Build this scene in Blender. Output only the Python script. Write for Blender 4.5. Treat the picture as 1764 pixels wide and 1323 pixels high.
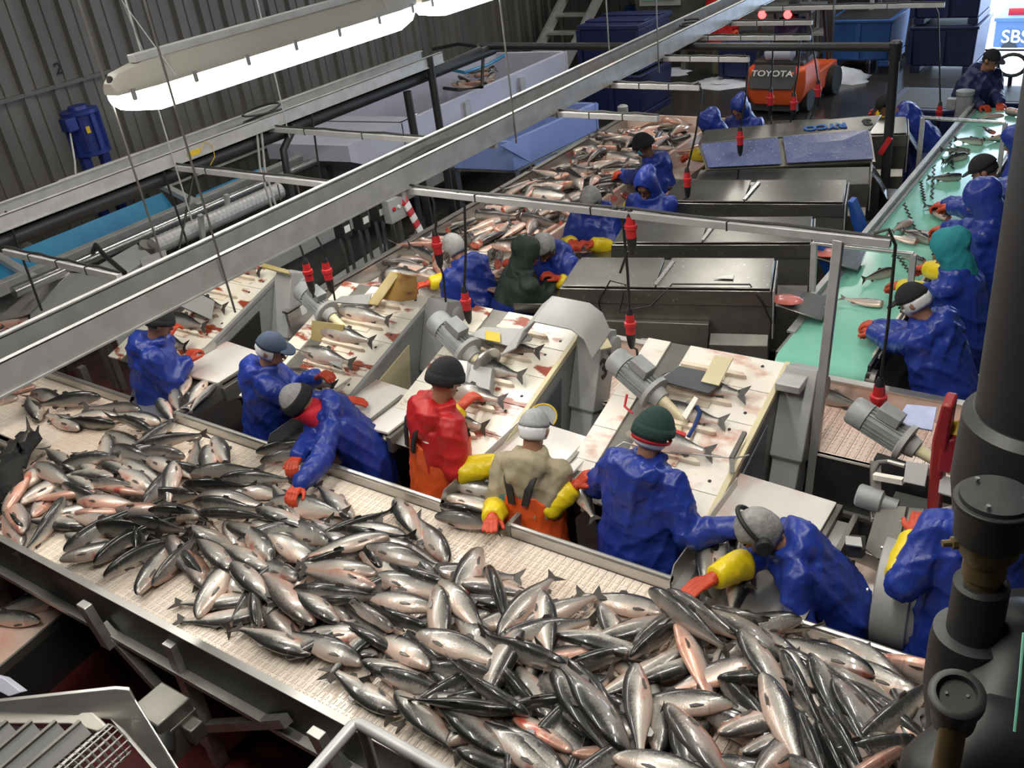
import bpy, bmesh, math, random
import numpy as np
from mathutils import Vector, Matrix, Quaternion
random.seed(7); rng = np.random.default_rng(11)
for o in list(bpy.data.objects): bpy.data.objects.remove(o)
scene = bpy.context.scene
COL = scene.collection

# ------------------------------------------------------------------ camera
F = 1620.0; CX, CY = 882.0, 661.5
R3 = Matrix(((0.8221209, -0.1939531, 0.5352564), (0.5570241, 0.4683232, -0.6858553), (-0.1176492, 0.8620067, 0.4930548)))
CAM = Vector((0, 0, 4.2))
cd = bpy.data.cameras.new('camera'); cam = bpy.data.objects.new('camera', cd); COL.objects.link(cam)
cd.sensor_width = 36; cd.lens = F / 1764 * 36; cd.clip_start = .05; cd.clip_end = 300
m4 = R3.to_4x4(); m4.translation = CAM; cam.matrix_world = m4
scene.camera = cam
def ray(px, py): return R3 @ Vector(((px - CX) / F, -(py - CY) / F, -1.0))
def P(px, py, z):
    v = ray(px, py); return CAM + v * ((z - CAM.z) / v.z)
def Px(px, py, x):
    v = ray(px, py); return CAM + v * ((x - CAM.x) / v.x)
def Py(px, py, y):
    v = ray(px, py); return CAM + v * ((y - CAM.y) / v.y)
def Pd(px, py, d):
    return CAM + ray(px, py) * d
def proj(p):
    c = R3.transposed() @ (Vector(p) - CAM); return CX + F * c.x / -c.z, CY - F * c.y / -c.z

# ------------------------------------------------------------------ world, daylight, exposure
w = bpy.data.worlds.new('daylight'); scene.world = w; w.use_nodes = True
bg = w.node_tree.nodes['Background']; bg.inputs[0].default_value = (.62, .78, 1.0, 1); bg.inputs[1].default_value = 7.0
def sunlamp():
    l = bpy.data.lights.new('sun', 'SUN'); l.energy = 1.5; l.angle = .02; l.color = (1, .96, .9)
    o = bpy.data.objects.new('sun', l); COL.objects.link(o)
    o.rotation_euler = Vector((.35, -.25, -.9)).to_track_quat('-Z', 'Y').to_euler()
sunlamp()
vs = scene.view_settings; vs.view_transform = 'Standard'; vs.look = 'None'; vs.gamma = 1; vs.use_curve_mapping = False
vs.exposure = 0.4

# ------------------------------------------------------------------ materials
MATS = {}
def mat(name, c, rough=.5, metal=0., c2=None, scale=4., bump=0., bscale=60., stain=None, coat=0., emit=0., detail=4., alpha=1., trans=0., stretch=None):
    m = bpy.data.materials.new(name); MATS[name] = m; m.use_nodes = True
    nt = m.node_tree; n = nt.nodes; L = nt.links; b = n['Principled BSDF']
    b.inputs['Base Color'].default_value = (*c, 1); b.inputs['Roughness'].default_value = rough; b.inputs['Metallic'].default_value = metal
    if coat: b.inputs['Coat Weight'].default_value = coat; b.inputs['Coat Roughness'].default_value = .15
    if emit: b.inputs['Emission Color'].default_value = (*c, 1); b.inputs['Emission Strength'].default_value = emit
    if alpha < 1: b.inputs['Alpha'].default_value = alpha
    if trans: b.inputs['Transmission Weight'].default_value = trans
    tc = None
    def coords(st=None):
        nonlocal tc
        if tc is None: tc = n.new('ShaderNodeTexCoord')
        if st:
            mp = n.new('ShaderNodeMapping'); mp.inputs['Scale'].default_value = st; L.new(tc.outputs['Object'], mp.inputs[0]); return mp.outputs[0]
        return tc.outputs['Object']
    col = None
    if c2:
        nz = n.new('ShaderNodeTexNoise'); nz.inputs['Scale'].default_value = scale; nz.inputs['Detail'].default_value = detail
        L.new(coords(stretch), nz.inputs['Vector'])
        rp = n.new('ShaderNodeValToRGB'); rp.color_ramp.elements[0].position = .32; rp.color_ramp.elements[1].position = .68
        rp.color_ramp.elements[0].color = (*c, 1); rp.color_ramp.elements[1].color = (*c2, 1)
        L.new(nz.outputs['Fac'], rp.inputs[0]); col = rp.outputs[0]
    if stain:
        sc, ss, lo, hi = stain[:4]
        nz = n.new('ShaderNodeTexNoise'); nz.inputs['Scale'].default_value = ss; nz.inputs['Detail'].default_value = 6
        L.new(coords(stain[4] if len(stain) > 4 else None), nz.inputs['Vector'])
        mr = n.new('ShaderNodeMapRange'); mr.inputs[1].default_value = lo; mr.inputs[2].default_value = hi
        L.new(nz.outputs['Fac'], mr.inputs[0])
        mx = n.new('ShaderNodeMix'); mx.data_type = 'RGBA'
        L.new(mr.outputs[0], mx.inputs[0])
        if col: L.new(col, mx.inputs[6])
        else: mx.inputs[6].default_value = (*c, 1)
        mx.inputs[7].default_value = (*sc, 1); col = mx.outputs[2]
    if col: L.new(col, b.inputs['Base Color'])
    if bump:
        nz = n.new('ShaderNodeTexNoise'); nz.inputs['Scale'].default_value = bscale; nz.inputs['Detail'].default_value = 3
        L.new(coords(), nz.inputs['Vector'])
        bp = n.new('ShaderNodeBump'); bp.inputs['Strength'].default_value = bump; bp.inputs['Distance'].default_value = .02
        L.new(nz.outputs['Fac'], bp.inputs['Height']); L.new(bp.outputs[0], b.inputs['Normal'])
    return m
mat('steel', (.42, .41, .39), .36, .85, c2=(.56, .55, .52), scale=3, stretch=(1, 1, 6))
mat('steel_mid', (.19, .185, .172), .28, .9, c2=(.27, .262, .245), scale=3, stretch=(1, 1, 5), stain=((.5, .5, .5), 30, .66, .72))
mat('web_shaded', (.045, .043, .04), .45, .5, c2=(.065, .062, .057), scale=4)  # same steel as the lip, shade of the outer face painted into its colour
mat('steel_dark', (.16, .155, .14), .42, .7, c2=(.25, .24, .215), scale=4)
mat('steel_bright', (.62, .62, .62), .25, .9, c2=(.5, .5, .5), scale=5)
mat('galv', (.42, .42, .415), .5, .45, c2=(.52, .52, .52), scale=9)
mat('galv_rust', (.4, .4, .39), .5, .4, c2=(.5, .5, .5), scale=9, stain=((.28, .15, .06), 1.1, .66, .74))
mat('grey_paint', (.235, .24, .235), .45, 0., c2=(.29, .295, .285), scale=3)
mat('grey_paint_light', (.33, .335, .33), .45, 0., c2=(.38, .385, .375), scale=3)
mat('motor_grey', (.33, .34, .35), .5, .1, c2=(.26, .27, .27), scale=14)
mat('motor_blue', (.01, .025, .16), .45, 0., c2=(.02, .04, .24), scale=6)
mat('plastic_white', (.8, .77, .7), .45, 0., c2=(.74, .69, .6), scale=3, coat=.3)
mat('plank_white', (.8, .77, .68), .42, 0., c2=(.72, .66, .55), scale=4, stain=((.27, .045, .015), 6., .55, .62, (.7, 1.7, 1)), coat=.3)
mat('plank_white_r', (.82, .79, .72), .42, 0., c2=(.76, .7, .62), scale=4, stain=((.5, .17, .09), 5., .54, .76, (1.0, 1.8, 1)), coat=.3)
mat('board_white', (.6, .575, .54), .4, 0., c2=(.66, .64, .6), scale=2, stain=((.55, .28, .22), 2.4, .5, .72), coat=.3)
mat('slat_white', (.76, .7, .58), .45, 0., c2=(.66, .5, .38), scale=9, stain=((.3, .06, .03), 9., .6, .7))
mat('belt_white', (.8, .73, .64), .35, 0., c2=(.7, .56, .45), scale=1.6, stain=((.72, .36, .26), 2.6, .62, .8), coat=.5)
mat('belt_pink', (.76, .62, .52), .4, 0., c2=(.72, .5, .42), scale=2., stain=((.66, .28, .2), 2.5, .52, .78), coat=.4)
mat('belt_back', (.66, .63, .58), .4, 0., c2=(.6, .55, .5), scale=2., stain=((.5, .3, .25), 2.5, .6, .8), coat=.3)
mat('belt_green', (.2, .54, .42), .22, 0., c2=(.24, .58, .46), scale=1.5, coat=.5)
mat('black_rubber', (.012, .012, .012), .5, 0., c2=(.02, .02, .02), scale=10)
mat('black_pipe', (.011, .011, .012), .5, 0., c2=(.016, .016, .017), scale=4, bump=.05, bscale=30)
mat('cable_black', (.012, .012, .012), .5)
mat('red_plastic', (.5, .02, .025), .4)
mat('red_paint', (.24, .012, .016), .38, 0., c2=(.3, .02, .02), scale=4)
mat('brass', (.2, .14, .06), .45, .6, c2=(.13, .1, .05), scale=6)
mat('yellow_label', (.62, .42, .02), .5)
mat('label_white', (.75, .75, .73), .5)
mat('cream_plate', (.7, .64, .4), .4, 0., c2=(.62, .55, .36), scale=5)
mat('dark_plate', (.085, .09, .105), .4, .2, c2=(.11, .115, .13), scale=5)
mat('rust_plate', (.42, .26, .07), .5, .1, c2=(.3, .13, .03), scale=5, stain=((.16, .05, .02), 9., .55, .7, (1, 1, 3)))
mat('rust_plate2', (.45, .38, .18), .45, .1, c2=(.38, .28, .1), scale=3, stain=((.3, .1, .03), 4., .62, .7))
mat('floor', (.035, .033, .032), .16, 0., c2=(.06, .055, .05), scale=.8, bump=.05, bscale=3)
mat('floor_blood', (.05, .012, .012), .25, 0., c2=(.1, .018, .018), scale=2.5)
mat('wall_panel', (.13, .124, .115), .55, .3, c2=(.19, .182, .17), scale=1.5, stretch=(1, 1, .3))
mat('roof_dark', (.07, .07, .07), .8)
mat('flap_black', (.006, .005, .005), .75, 0., bump=.4, bscale=25)
mat('blue_guard', (.02, .2, .42), .35, 0., c2=(.03, .28, .48), scale=3, coat=.4)
mat('tank_white', (.55, .56, .68), .4, 0., c2=(.5, .5, .6), scale=2)
mat('bin_bluelit', (.2, .29, .62), .4, 0., c2=(.25, .33, .66), scale=2)  # white bin with the blue light on it painted into the colour
mat('tote_blue', (.012, .018, .075), .5, 0., c2=(.018, .026, .1), scale=5)
mat('tote_bluelight', (.02, .09, .3), .5)
mat('snow', (.8, .84, .9), .6, 0., c2=(.65, .7, .8), scale=6, bump=.3, bscale=12)
mat('forklift_orange', (.75, .11, .02), .4, 0., c2=(.65, .09, .02), scale=3)
mat('forklift_grey', (.05, .05, .052), .5)
mat('tyre', (.015, .015, .015), .7)
mat('lamp_red', (1, .03, .03), .4, emit=9)
mat('tube_glow', (1, .97, .9), .4, emit=9)
mat('fixture', (.27, .26, .225), .5, 0., c2=(.31, .295, .26), scale=2)  # housing colour darkened to stand in for the shade above the lamp
mat('jacket_blue', (.011, .03, .23), .38, 0., c2=(.015, .042, .29), scale=3, bump=.5, bscale=11)
mat('jacket_navy', (.012, .018, .075), .5, 0., c2=(.018, .026, .1), scale=3, bump=.2, bscale=14)
mat('jacket_red', (.5, .012, .014), .5, 0., c2=(.42, .01, .012), scale=4, bump=.25, bscale=14)
mat('hoodie_tan', (.34, .29, .19), .8, 0., c2=(.3, .255, .165), scale=4, bump=.25, bscale=16)
mat('jacket_green', (.018, .03, .022), .6, 0., c2=(.024, .04, .03), scale=4, bump=.2, bscale=14)
mat('bib_orange', (.72, .1, .018), .42, 0., c2=(.66, .085, .014), scale=3, bump=.2, bscale=10)
mat('trouser_navy', (.012, .02, .09), .5, 0., c2=(.016, .026, .11), scale=4, bump=.2, bscale=12)
mat('trouser_green', (.01, .06, .07), .5)
mat('glove_orange', (.55, .06, .018), .5, 0., c2=(.46, .045, .015), scale=14, bump=.2, bscale=60)
mat('sleeve_yellow', (.78, .6, .012), .35, 0., c2=(.7, .52, .01), scale=6, bump=.35, bscale=16)
mat('skin', (.32, .16, .095), .5)
mat('skin_dark', (.13, .06, .035), .5)
mat('boot', (.02, .02, .022), .5)
mat('knit_black', (.012, .012, .014), .9, 0., bump=.3, bscale=120)
mat('knit_green', (.012, .04, .035), .9, 0., bump=.3, bscale=120)
mat('knit_grey', (.26, .26, .27), .9, 0., c2=(.32, .32, .33), scale=40, bump=.3, bscale=90)
mat('cap_grey', (.3, .31, .32), .85, 0., c2=(.36, .37, .38), scale=50)
mat('cap_blue', (.055, .08, .13), .8)
mat('hairnet', (.34, .34, .33), .75, 0., c2=(.22, .22, .215), scale=22, bump=.3, bscale=50)
mat('mask_white', (.72, .73, .75), .7)
mat('mask_blue', (.1, .4, .6), .7)
mat('hood_teal', (.01, .2, .24), .75, 0., c2=(.012, .24, .28), scale=8)
mat('scarf_red', (.6, .012, .03), .7)
mat('strap_black', (.015, .015, .016), .6)
mat('print_teal', (.06, .16, .17), .7)
mat('print_grey', (.2, .22, .2), .7)
mat('ink', (.01, .01, .01), .6)
mat('ink_blue', (.02, .13, .42), .5)
mat('ink_white', (.8, .8, .8), .5)
mat('camo', (.2, .18, .11), .8, 0., c2=(.1, .11, .06), scale=12)
mat('window_film', (.1, .125, .27), .25, 0., c2=(.16, .185, .34), scale=5, stain=((.34, .34, .44), 60, .58, .72), detail=8)
mat('ice', (.45, .5, .75), .25, 0., c2=(.55, .6, .85), scale=14)
mat('blue_tape', (.02, .1, .45), .45)
mat('meat_pink', (.6, .2, .16), .4, 0., c2=(.5, .1, .08), scale=20, coat=.4)
mat('bucket_white', (.66, .66, .6), .45, 0., c2=(.6, .6, .55), scale=4)
mat('container', (.05, .1, .2), .6, 0., c2=(.06, .115, .22), scale=3)
mat('eye', (.02, .015, .012), .2)
mat('lip', (.2, .07, .05), .5)
mat('hose_blue', (.01, .04, .18), .5)
mat('recess_dark', (.02, .018, .016), .6)  # black that stands in for the shade inside holes and openings
mat('black_machine', (.03, .03, .03), .45)

def fish_material(name, back, side, belly, rednose, shift):
    m = bpy.data.materials.new(name); MATS[name] = m; m.use_nodes = True
    nt = m.node_tree; n = nt.nodes; L = nt.links; b = n['Principled BSDF']
    av = n.new('ShaderNodeAttribute'); av.attribute_name = 'fv'
    asx = n.new('ShaderNodeAttribute'); asx.attribute_name = 'fs'
    oi = n.new('ShaderNodeObjectInfo'); tc = n.new('ShaderNodeTexCoord')
    add = n.new('ShaderNodeVectorMath'); add.operation = 'ADD'
    rv = n.new('ShaderNodeCombineXYZ'); mul = n.new('ShaderNodeMath'); mul.operation = 'MULTIPLY'; mul.inputs[1].default_value = 37.
    L.new(oi.outputs['Random'], mul.inputs[0]); L.new(mul.outputs[0], rv.inputs[0]); L.new(mul.outputs[0], rv.inputs[1])
    L.new(tc.outputs['Object'], add.inputs[0]); L.new(rv.outputs[0], add.inputs[1])
    nz = n.new('ShaderNodeTexNoise'); nz.inputs['Scale'].default_value = 7; nz.inputs['Detail'].default_value = 5; L.new(add.outputs[0], nz.inputs['Vector'])
    # v + noise + random shift
    a1 = n.new('ShaderNodeMath'); a1.operation = 'MULTIPLY_ADD'; a1.inputs[1].default_value = .5; L.new(nz.outputs['Fac'], a1.inputs[0]); L.new(av.outputs['Fac'], a1.inputs[2])
    a2 = n.new('ShaderNodeMath'); a2.operation = 'MULTIPLY_ADD'; a2.inputs[1].default_value = .45; L.new(oi.outputs['Random'], a2.inputs[0]); L.new(a1.outputs[0], a2.inputs[2])
    a3 = n.new('ShaderNodeMath'); a3.operation = 'MULTIPLY_ADD'; a3.inputs[1].default_value = .32; a3.inputs[2].default_value = .5 - .38 * .32 + shift; 
    sb = n.new('ShaderNodeMath'); sb.operation = 'SUBTRACT'; sb.inputs[1].default_value = .38; L.new(a2.outputs[0], sb.inputs[0]); 
    L.new(sb.outputs[0], a3.inputs[0])
    ns = n.new('ShaderNodeTexNoise'); ns.inputs['Scale'].default_value = 55; ns.inputs['Detail'].default_value = 3; L.new(add.outputs[0], ns.inputs['Vector'])
    a4 = n.new('ShaderNodeMath'); a4.operation = 'MULTIPLY_ADD'; a4.inputs[1].default_value = .16; L.new(ns.outputs['Fac'], a4.inputs[0])
    a5 = n.new('ShaderNodeMath'); a5.operation = 'SUBTRACT'; a5.inputs[1].default_value = .08; L.new(a3.outputs[0], a5.inputs[0]); L.new(a5.outputs[0], a4.inputs[2]); a3 = a4
    rp = n.new('ShaderNodeValToRGB'); e = rp.color_ramp.elements
    e[0].position = .16; e[0].color = (*belly, 1); e[1].position = .78; e[1].color = (*back, 1)
    x = e.new(.30); x.color = (*[(p + q) / 2 for p, q in zip(belly, side)], 1)
    x = e.new(.40); x.color = (*side, 1)
    x = e.new(.52); x.color = (*[q * .62 for q in side], 1)
    x = e.new(.6); x.color = (*[q * .9 + .045 for q in back], 1)
    L.new(a3.outputs[0], rp.inputs[0])
    # blood blotches, strongest near belly and gills
    n2 = n.new('ShaderNodeTexNoise'); n2.inputs['Scale'].default_value = 5.5; n2.inputs['Detail'].default_value = 5; L.new(add.outputs[0], n2.inputs['Vector'])
    mr = n.new('ShaderNodeMapRange'); mr.inputs[1].default_value = .57; mr.inputs[2].default_value = .72; L.new(n2.outputs['Fac'], mr.inputs[0])
    mb = n.new('ShaderNodeMapRange'); mb.inputs[1].default_value = .1; mb.inputs[2].default_value = -.75; L.new(av.outputs['Fac'], mb.inputs[0])
    mm = n.new('ShaderNodeMath'); mm.operation = 'MULTIPLY'; L.new(mr.outputs[0], mm.inputs[0]); L.new(mb.outputs[0], mm.inputs[1])
    m2 = n.new('ShaderNodeMath'); m2.operation = 'MULTIPLY'; m2.inputs[1].default_value = rednose; L.new(mm.outputs[0], m2.inputs[0])
    mx = n.new('ShaderNodeMix'); mx.data_type = 'RGBA'; mx.inputs[7].default_value = (.55, .1, .07, 1)
    L.new(m2.outputs[0], mx.inputs[0]); L.new(rp.outputs[0], mx.inputs[6])
    # gill line
    gl = n.new('ShaderNodeMapRange'); gl.interpolation_type = 'SMOOTHSTEP'
    sub = n.new('ShaderNodeMath'); sub.operation = 'SUBTRACT'; sub.inputs[1].default_value = .2; L.new(asx.outputs['Fac'], sub.inputs[0])
    ab = n.new('ShaderNodeMath'); ab.operation = 'ABSOLUTE'; L.new(sub.outputs[0], ab.inputs[0])
    gl.inputs[1].default_value = .02; gl.inputs[2].default_value = .0; gl.inputs[4].default_value = .4; L.new(ab.outputs[0], gl.inputs[0])
    mx2 = n.new('ShaderNodeMix'); mx2.data_type = 'RGBA'; mx2.inputs[7].default_value = (.2, .12, .1, 1)
    L.new(gl.outputs[0], mx2.inputs[0]); L.new(mx.outputs[2], mx2.inputs[6])
    dk = n.new('ShaderNodeMath'); dk.operation = 'MULTIPLY'; dk.inputs[1].default_value = 7.31; L.new(oi.outputs['Random'], dk.inputs[0])
    fr_ = n.new('ShaderNodeMath'); fr_.operation = 'FRACT'; L.new(dk.outputs[0], fr_.inputs[0])
    dm = n.new('ShaderNodeMapRange'); dm.inputs[3].default_value = .55; dm.inputs[4].default_value = 1.12; L.new(fr_.outputs[0], dm.inputs[0])
    hd = n.new('ShaderNodeMapRange'); hd.inputs[1].default_value = .2; hd.inputs[2].default_value = .17; hd.inputs[3].default_value = 1.; hd.inputs[4].default_value = .72; L.new(asx.outputs['Fac'], hd.inputs[0])
    dd = n.new('ShaderNodeMath'); dd.operation = 'MULTIPLY'; L.new(dm.outputs[0], dd.inputs[0]); L.new(hd.outputs[0], dd.inputs[1])
    vm_ = n.new('ShaderNodeVectorMath'); vm_.operation = 'SCALE'; L.new(mx2.outputs[2], vm_.inputs[0]); L.new(dd.outputs[0], vm_.inputs['Scale'])
    L.new(vm_.outputs[0], b.inputs['Base Color'])
    b.inputs['Roughness'].default_value = .3; b.inputs['Metallic'].default_value = .25
    b.inputs['Coat Weight'].default_value = .55; b.inputs['Coat Roughness'].default_value = .08
    n3 = n.new('ShaderNodeTexNoise'); n3.inputs['Scale'].default_value = 90; L.new(add.outputs[0], n3.inputs['Vector'])
    bp = n.new('ShaderNodeBump'); bp.inputs['Strength'].default_value = .12; bp.inputs['Distance'].default_value = .01
    L.new(n3.outputs['Fac'], bp.inputs['Height']); L.new(bp.outputs[0], b.inputs['Normal'])
    return m
fish_material('fish_skin', (.016, .0165, .0155), (.5, .475, .43), (.74, .56, .46), 1., 0.)
fish_material('fish_skin_pink', (.07, .06, .055), (.58, .5, .45), (.72, .4, .3), 1.2, -.03)
mat('fin_dark', (.035, .034, .032), .4, 0., c2=(.075, .06, .05), scale=20, coat=.3)
mat('flesh_red', (.5, .06, .045), .35, 0., c2=(.62, .2, .13), scale=25, coat=.5)

# ------------------------------------------------------------------ mesh helpers
class MB:
    def __init__(s): s.v = []; s.f = []; s.M = Matrix.Identity(4)
    def pts(s, ps):
        b = len(s.v); s.v += [s.M @ Vector(p) for p in ps]; return b
    def face(s, *ps):
        b = s.pts(ps); s.f.append(tuple(range(b, b + len(ps)))); return s
    def box(s, a, b_):
        x0, y0, z0 = a; x1, y1, z1 = b_
        b = s.pts([(x0, y0, z0), (x1, y0, z0), (x1, y1, z0), (x0, y1, z0), (x0, y0, z1), (x1, y0, z1), (x1, y1, z1), (x0, y1, z1)])
        s.f += [tuple(b + i for i in q) for q in ((3, 2, 1, 0), (4, 5, 6, 7), (0, 1, 5, 4), (1, 2, 6, 5), (2, 3, 7, 6), (3, 0, 4, 7))]; return s
    def bar(s, p, q, wd, hd, up=(0, 0, 1)):
        p = Vector(p); q = Vector(q); d = (q - p).normalized(); u = Vector(up)
        if abs(d.dot(u)) > .98: u = Vector((1, 0, 0))
        x = d.cross(u).normalized(); u = x.cross(d)
        c = [(-wd / 2, -hd / 2), (wd / 2, -hd / 2), (wd / 2, hd / 2), (-wd / 2, hd / 2)]
        return s.loft([[e + x * a + u * b for a, b in c] for e in (p, q)])
    def loft(s, rings, cap=True, closed=True):
        n = len(rings[0]); bs = [s.pts(r) for r in rings]
        for i in range(len(rings) - 1):
            for j in range(n if closed else n - 1):
                k = (j + 1) % n; s.f.append((bs[i] + j, bs[i] + k, bs[i + 1] + k, bs[i + 1] + j))
        if cap and closed:
            s.f.append(tuple(bs[0] + j for j in reversed(range(n)))); s.f.append(tuple(bs[-1] + j for j in range(n)))
        return s
    def tube(s, pts, r, n=10, cap=True):
        pts = [Vector(p) for p in pts]; rs = r if isinstance(r, (list, tuple)) else [r] * len(pts)
        rings = []; t0 = None; x = None
        for i, p in enumerate(pts):
            t = ((pts[min(i + 1, len(pts) - 1)] - pts[max(i - 1, 0)])); t = t.normalized() if t.length > 1e-9 else Vector((0, 0, 1))
            if x is None:
                u = Vector((0, 0, 1)) if abs(t.z) < .9 else Vector((1, 0, 0)); x = t.cross(u).normalized()
            else: x = (x - t * x.dot(t)).normalized()
            y = t.cross(x)
            rings.append([p + (x * math.cos(a) + y * math.sin(a)) * rs[i] for a in [2 * math.pi * k / n for k in range(n)]])
        return s.loft(rings, cap)
    def capsule(s, p, q, r0, r1, n=12):
        p = Vector(p); q = Vector(q); d = q - p
        if d.length < 1e-6: d = Vector((0, 0, 1e-4)); q = p + d
        t = d.normalized(); pts = []; rs = []
        for a in (-85, -55, -25): pts.append(p + t * r0 * math.sin(math.radians(a))); rs.append(r0 * math.cos(math.radians(a)))
        pts.append(p); rs.append(r0); pts.append(q); rs.append(r1)
        for a in (25, 55, 85): pts.append(q + t * r1 * math.sin(math.radians(a))); rs.append(r1 * math.cos(math.radians(a)))
        return s.tube(pts, rs, n)
    def ell(s, c, r, M=None, nu=16, nv=10):
        c = Vector(c); M = M or Matrix.Identity(3); rings = []
        for i in range(1, nv):
            t = math.pi * i / nv - math.pi / 2
            rings.append([c + M @ Vector((r[0] * math.cos(t) * math.cos(a), r[1] * math.cos(t) * math.sin(a), r[2] * math.sin(t))) for a in [2 * math.pi * k / nu for k in range(nu)]])
        return s.loft(rings)
    def lathe(s, c, axis, prof, n=24, cap=True):
        c = Vector(c); t = Vector(axis).normalized(); u = Vector((0, 0, 1)) if abs(t.z) < .9 else Vector((1, 0, 0))
        x = t.cross(u).normalized(); y = t.cross(x)
        return s.loft([[c + t * h + (x * math.cos(a) + y * math.sin(a)) * r for a in [2 * math.pi * k / n for k in range(n)]] for h, r in prof], cap)
    def prism(s, poly, off):
        off = Vector(off); a = [Vector(p) for p in poly]; return s.loft([a, [p + off for p in a]])
    def strip(s, path, wv, th=.004, nv=None):
        wv = Vector(wv); path = [Vector(p) for p in path]; rings = []
        for i, p in enumerate(path):
            t = (path[min(i + 1, len(path) - 1)] - path[max(i - 1, 0)]).normalized(); nn = t.cross(wv).normalized() * th / 2
            rings.append([p - wv / 2 - nn, p + wv / 2 - nn, p + wv / 2 + nn, p - wv / 2 + nn])
        return s.loft(rings)
    def mesh(s, name='m', origin=None):
        o = Vector(origin) if origin is not None else Vector((0, 0, 0))
        me = bpy.data.meshes.new(name); me.from_pydata([tuple(v - o) for v in s.v], [], s.f)
        bm = bmesh.new(); bm.from_mesh(me); bmesh.ops.recalc_face_normals(bm, faces=bm.faces); bm.to_mesh(me); bm.free()
        return me
def smooth(me, ang=40):
    me.polygons.foreach_set('use_smooth', [True] * len(me.polygons)); me.set_sharp_from_angle(angle=math.radians(ang))
def link(name, me, m, parent=None, bevel=0., sm=40):
    if sm and not me.get('smd'): smooth(me, sm); me['smd'] = 1
    if m and not me.materials: me.materials.append(MATS[m] if isinstance(m, str) else m)
    o = bpy.data.objects.new(name, me); COL.objects.link(o)
    if parent is not None: o.parent = parent
    if bevel:
        b = o.modifiers.new('bevel', 'BEVEL'); b.width = bevel; b.segments = 2; b.limit_method = 'ANGLE'
    return o
WORLD = {}
def wloc(o):
    l = Vector((0, 0, 0))
    while o is not None: l = l + o.location; o = o.parent
    return l
def part(name, mb, m, parent, bevel=0., sm=40, label=None, kind=None):
    o = link(name, mb.mesh(name, wloc(parent)), m, parent, bevel, sm)
    if label: o['label'] = label
    if kind: o['kind'] = kind
    return o
def thing(name, label, cat, loc=(0, 0, 0), group=None, kind=None):
    o = bpy.data.objects.new(name, None); o.empty_display_size = .1; COL.objects.link(o); o.location = loc
    if label: o['label'] = label
    if cat: o['category'] = cat
    if group: o['group'] = group
    if kind: o['kind'] = kind
    return o
def single(name, mb, m, label, cat, group=None, bevel=0., sm=40, loc=None):
    if loc is None:
        a = np.array([tuple(v) for v in mb.v]); loc = Vector(((a[:, 0].min() + a[:, 0].max()) / 2, (a[:, 1].min() + a[:, 1].max()) / 2, a[:, 2].min()))
    o = link(name, mb.mesh(name, loc), m, None, bevel, sm); o.location = loc
    o['label'] = label; o['category'] = cat
    if group: o['group'] = group
    return o
def struct(name, mb, m, parent=None, bevel=0., sm=0, label=None):
    o = link(name, mb.mesh(name, wloc(parent) if parent else None), m, parent, bevel, sm)
    if parent is None: o['kind'] = 'structure'
    if label: o['label'] = label
    return o
tmp = bpy.data.scenes.new('tmp_remesh')
def remesh(mb, voxel, iters=3, fold=0., seed=0, name='m', fscale=1.):
    me = mb.mesh(name); ob = bpy.data.objects.new('tmp', me); tmp.collection.objects.link(ob)
    md = ob.modifiers.new('r', 'REMESH'); md.mode = 'VOXEL'; md.voxel_size = voxel
    if iters:
        ms = ob.modifiers.new('s', 'SMOOTH'); ms.factor = .5; ms.iterations = iters
    vl = tmp.view_layers[0]; vl.update(); dg = vl.depsgraph; dg.update()
    m2 = bpy.data.meshes.new_from_object(ob.evaluated_get(dg)); m2.name = name
    bpy.data.objects.remove(ob); bpy.data.meshes.remove(me)
    if fold:
        n = len(m2.vertices); co = np.empty(n * 3); m2.vertices.foreach_get('co', co); co = co.reshape(-1, 3)
        no = np.empty(n * 3); m2.vertices.foreach_get('normal', no); no = no.reshape(-1, 3)
        r = np.random.default_rng(seed); d = np.zeros(n)
        for k in range(9):
            fr = r.uniform(26, 90) * fscale; ax = r.normal(size=3); ax /= np.linalg.norm(ax); ax[2] *= .6
            wob = np.sin(co @ (r.normal(size=3) * 7) + r.uniform(0, 6)) * 1.6
            d += ((1 - np.abs(np.sin(co @ ax * fr * .5 + wob + r.uniform(0, 6)))) ** 2.2 - .25) * r.uniform(.5, 1.) / (fr / 40) ** .6 * (.55 + .45 * np.sin(co @ (r.normal(size=3) * 5) + r.uniform(0, 6)))
        co += no * (d * fold / 2)[:, None]; m2.vertices.foreach_set('co', co.ravel()); m2.update()
    m2.polygons.foreach_set('use_smooth', [True] * len(m2.polygons)); m2['smd'] = 1
    return m2
def shift_mesh(me, off):
    me.transform(Matrix.Translation(-Vector(off))); return me
def text_obj(s, size, M, m, parent, name='lettering', depth=.003, bold=0.):
    c = bpy.data.curves.new('txt', 'FONT'); c.body = s; c.size = size; c.extrude = depth; c.align_x = 'CENTER'; c.align_y = 'CENTER'; c.offset = bold
    ob = bpy.data.objects.new('txt', c); tmp.collection.objects.link(ob); vl = tmp.view_layers[0]; vl.update(); dg = vl.depsgraph; dg.update()
    me = bpy.data.meshes.new_from_object(ob.evaluated_get(dg)); bpy.data.objects.remove(ob)
    me.transform(M); me.transform(Matrix.Translation(-wloc(parent))); me.materials.clear()
    return link(name, me, m, parent, sm=0)
def frame(o, x, z):
    """matrix with origin o, text right x, text face normal z"""
    x = Vector(x).normalized(); z = Vector(z); z = (z - x * z.dot(x)).normalized(); y = z.cross(x)
    M = Matrix((x, y, z)).transposed().to_4x4(); M.translation = Vector(o); return M
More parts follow.
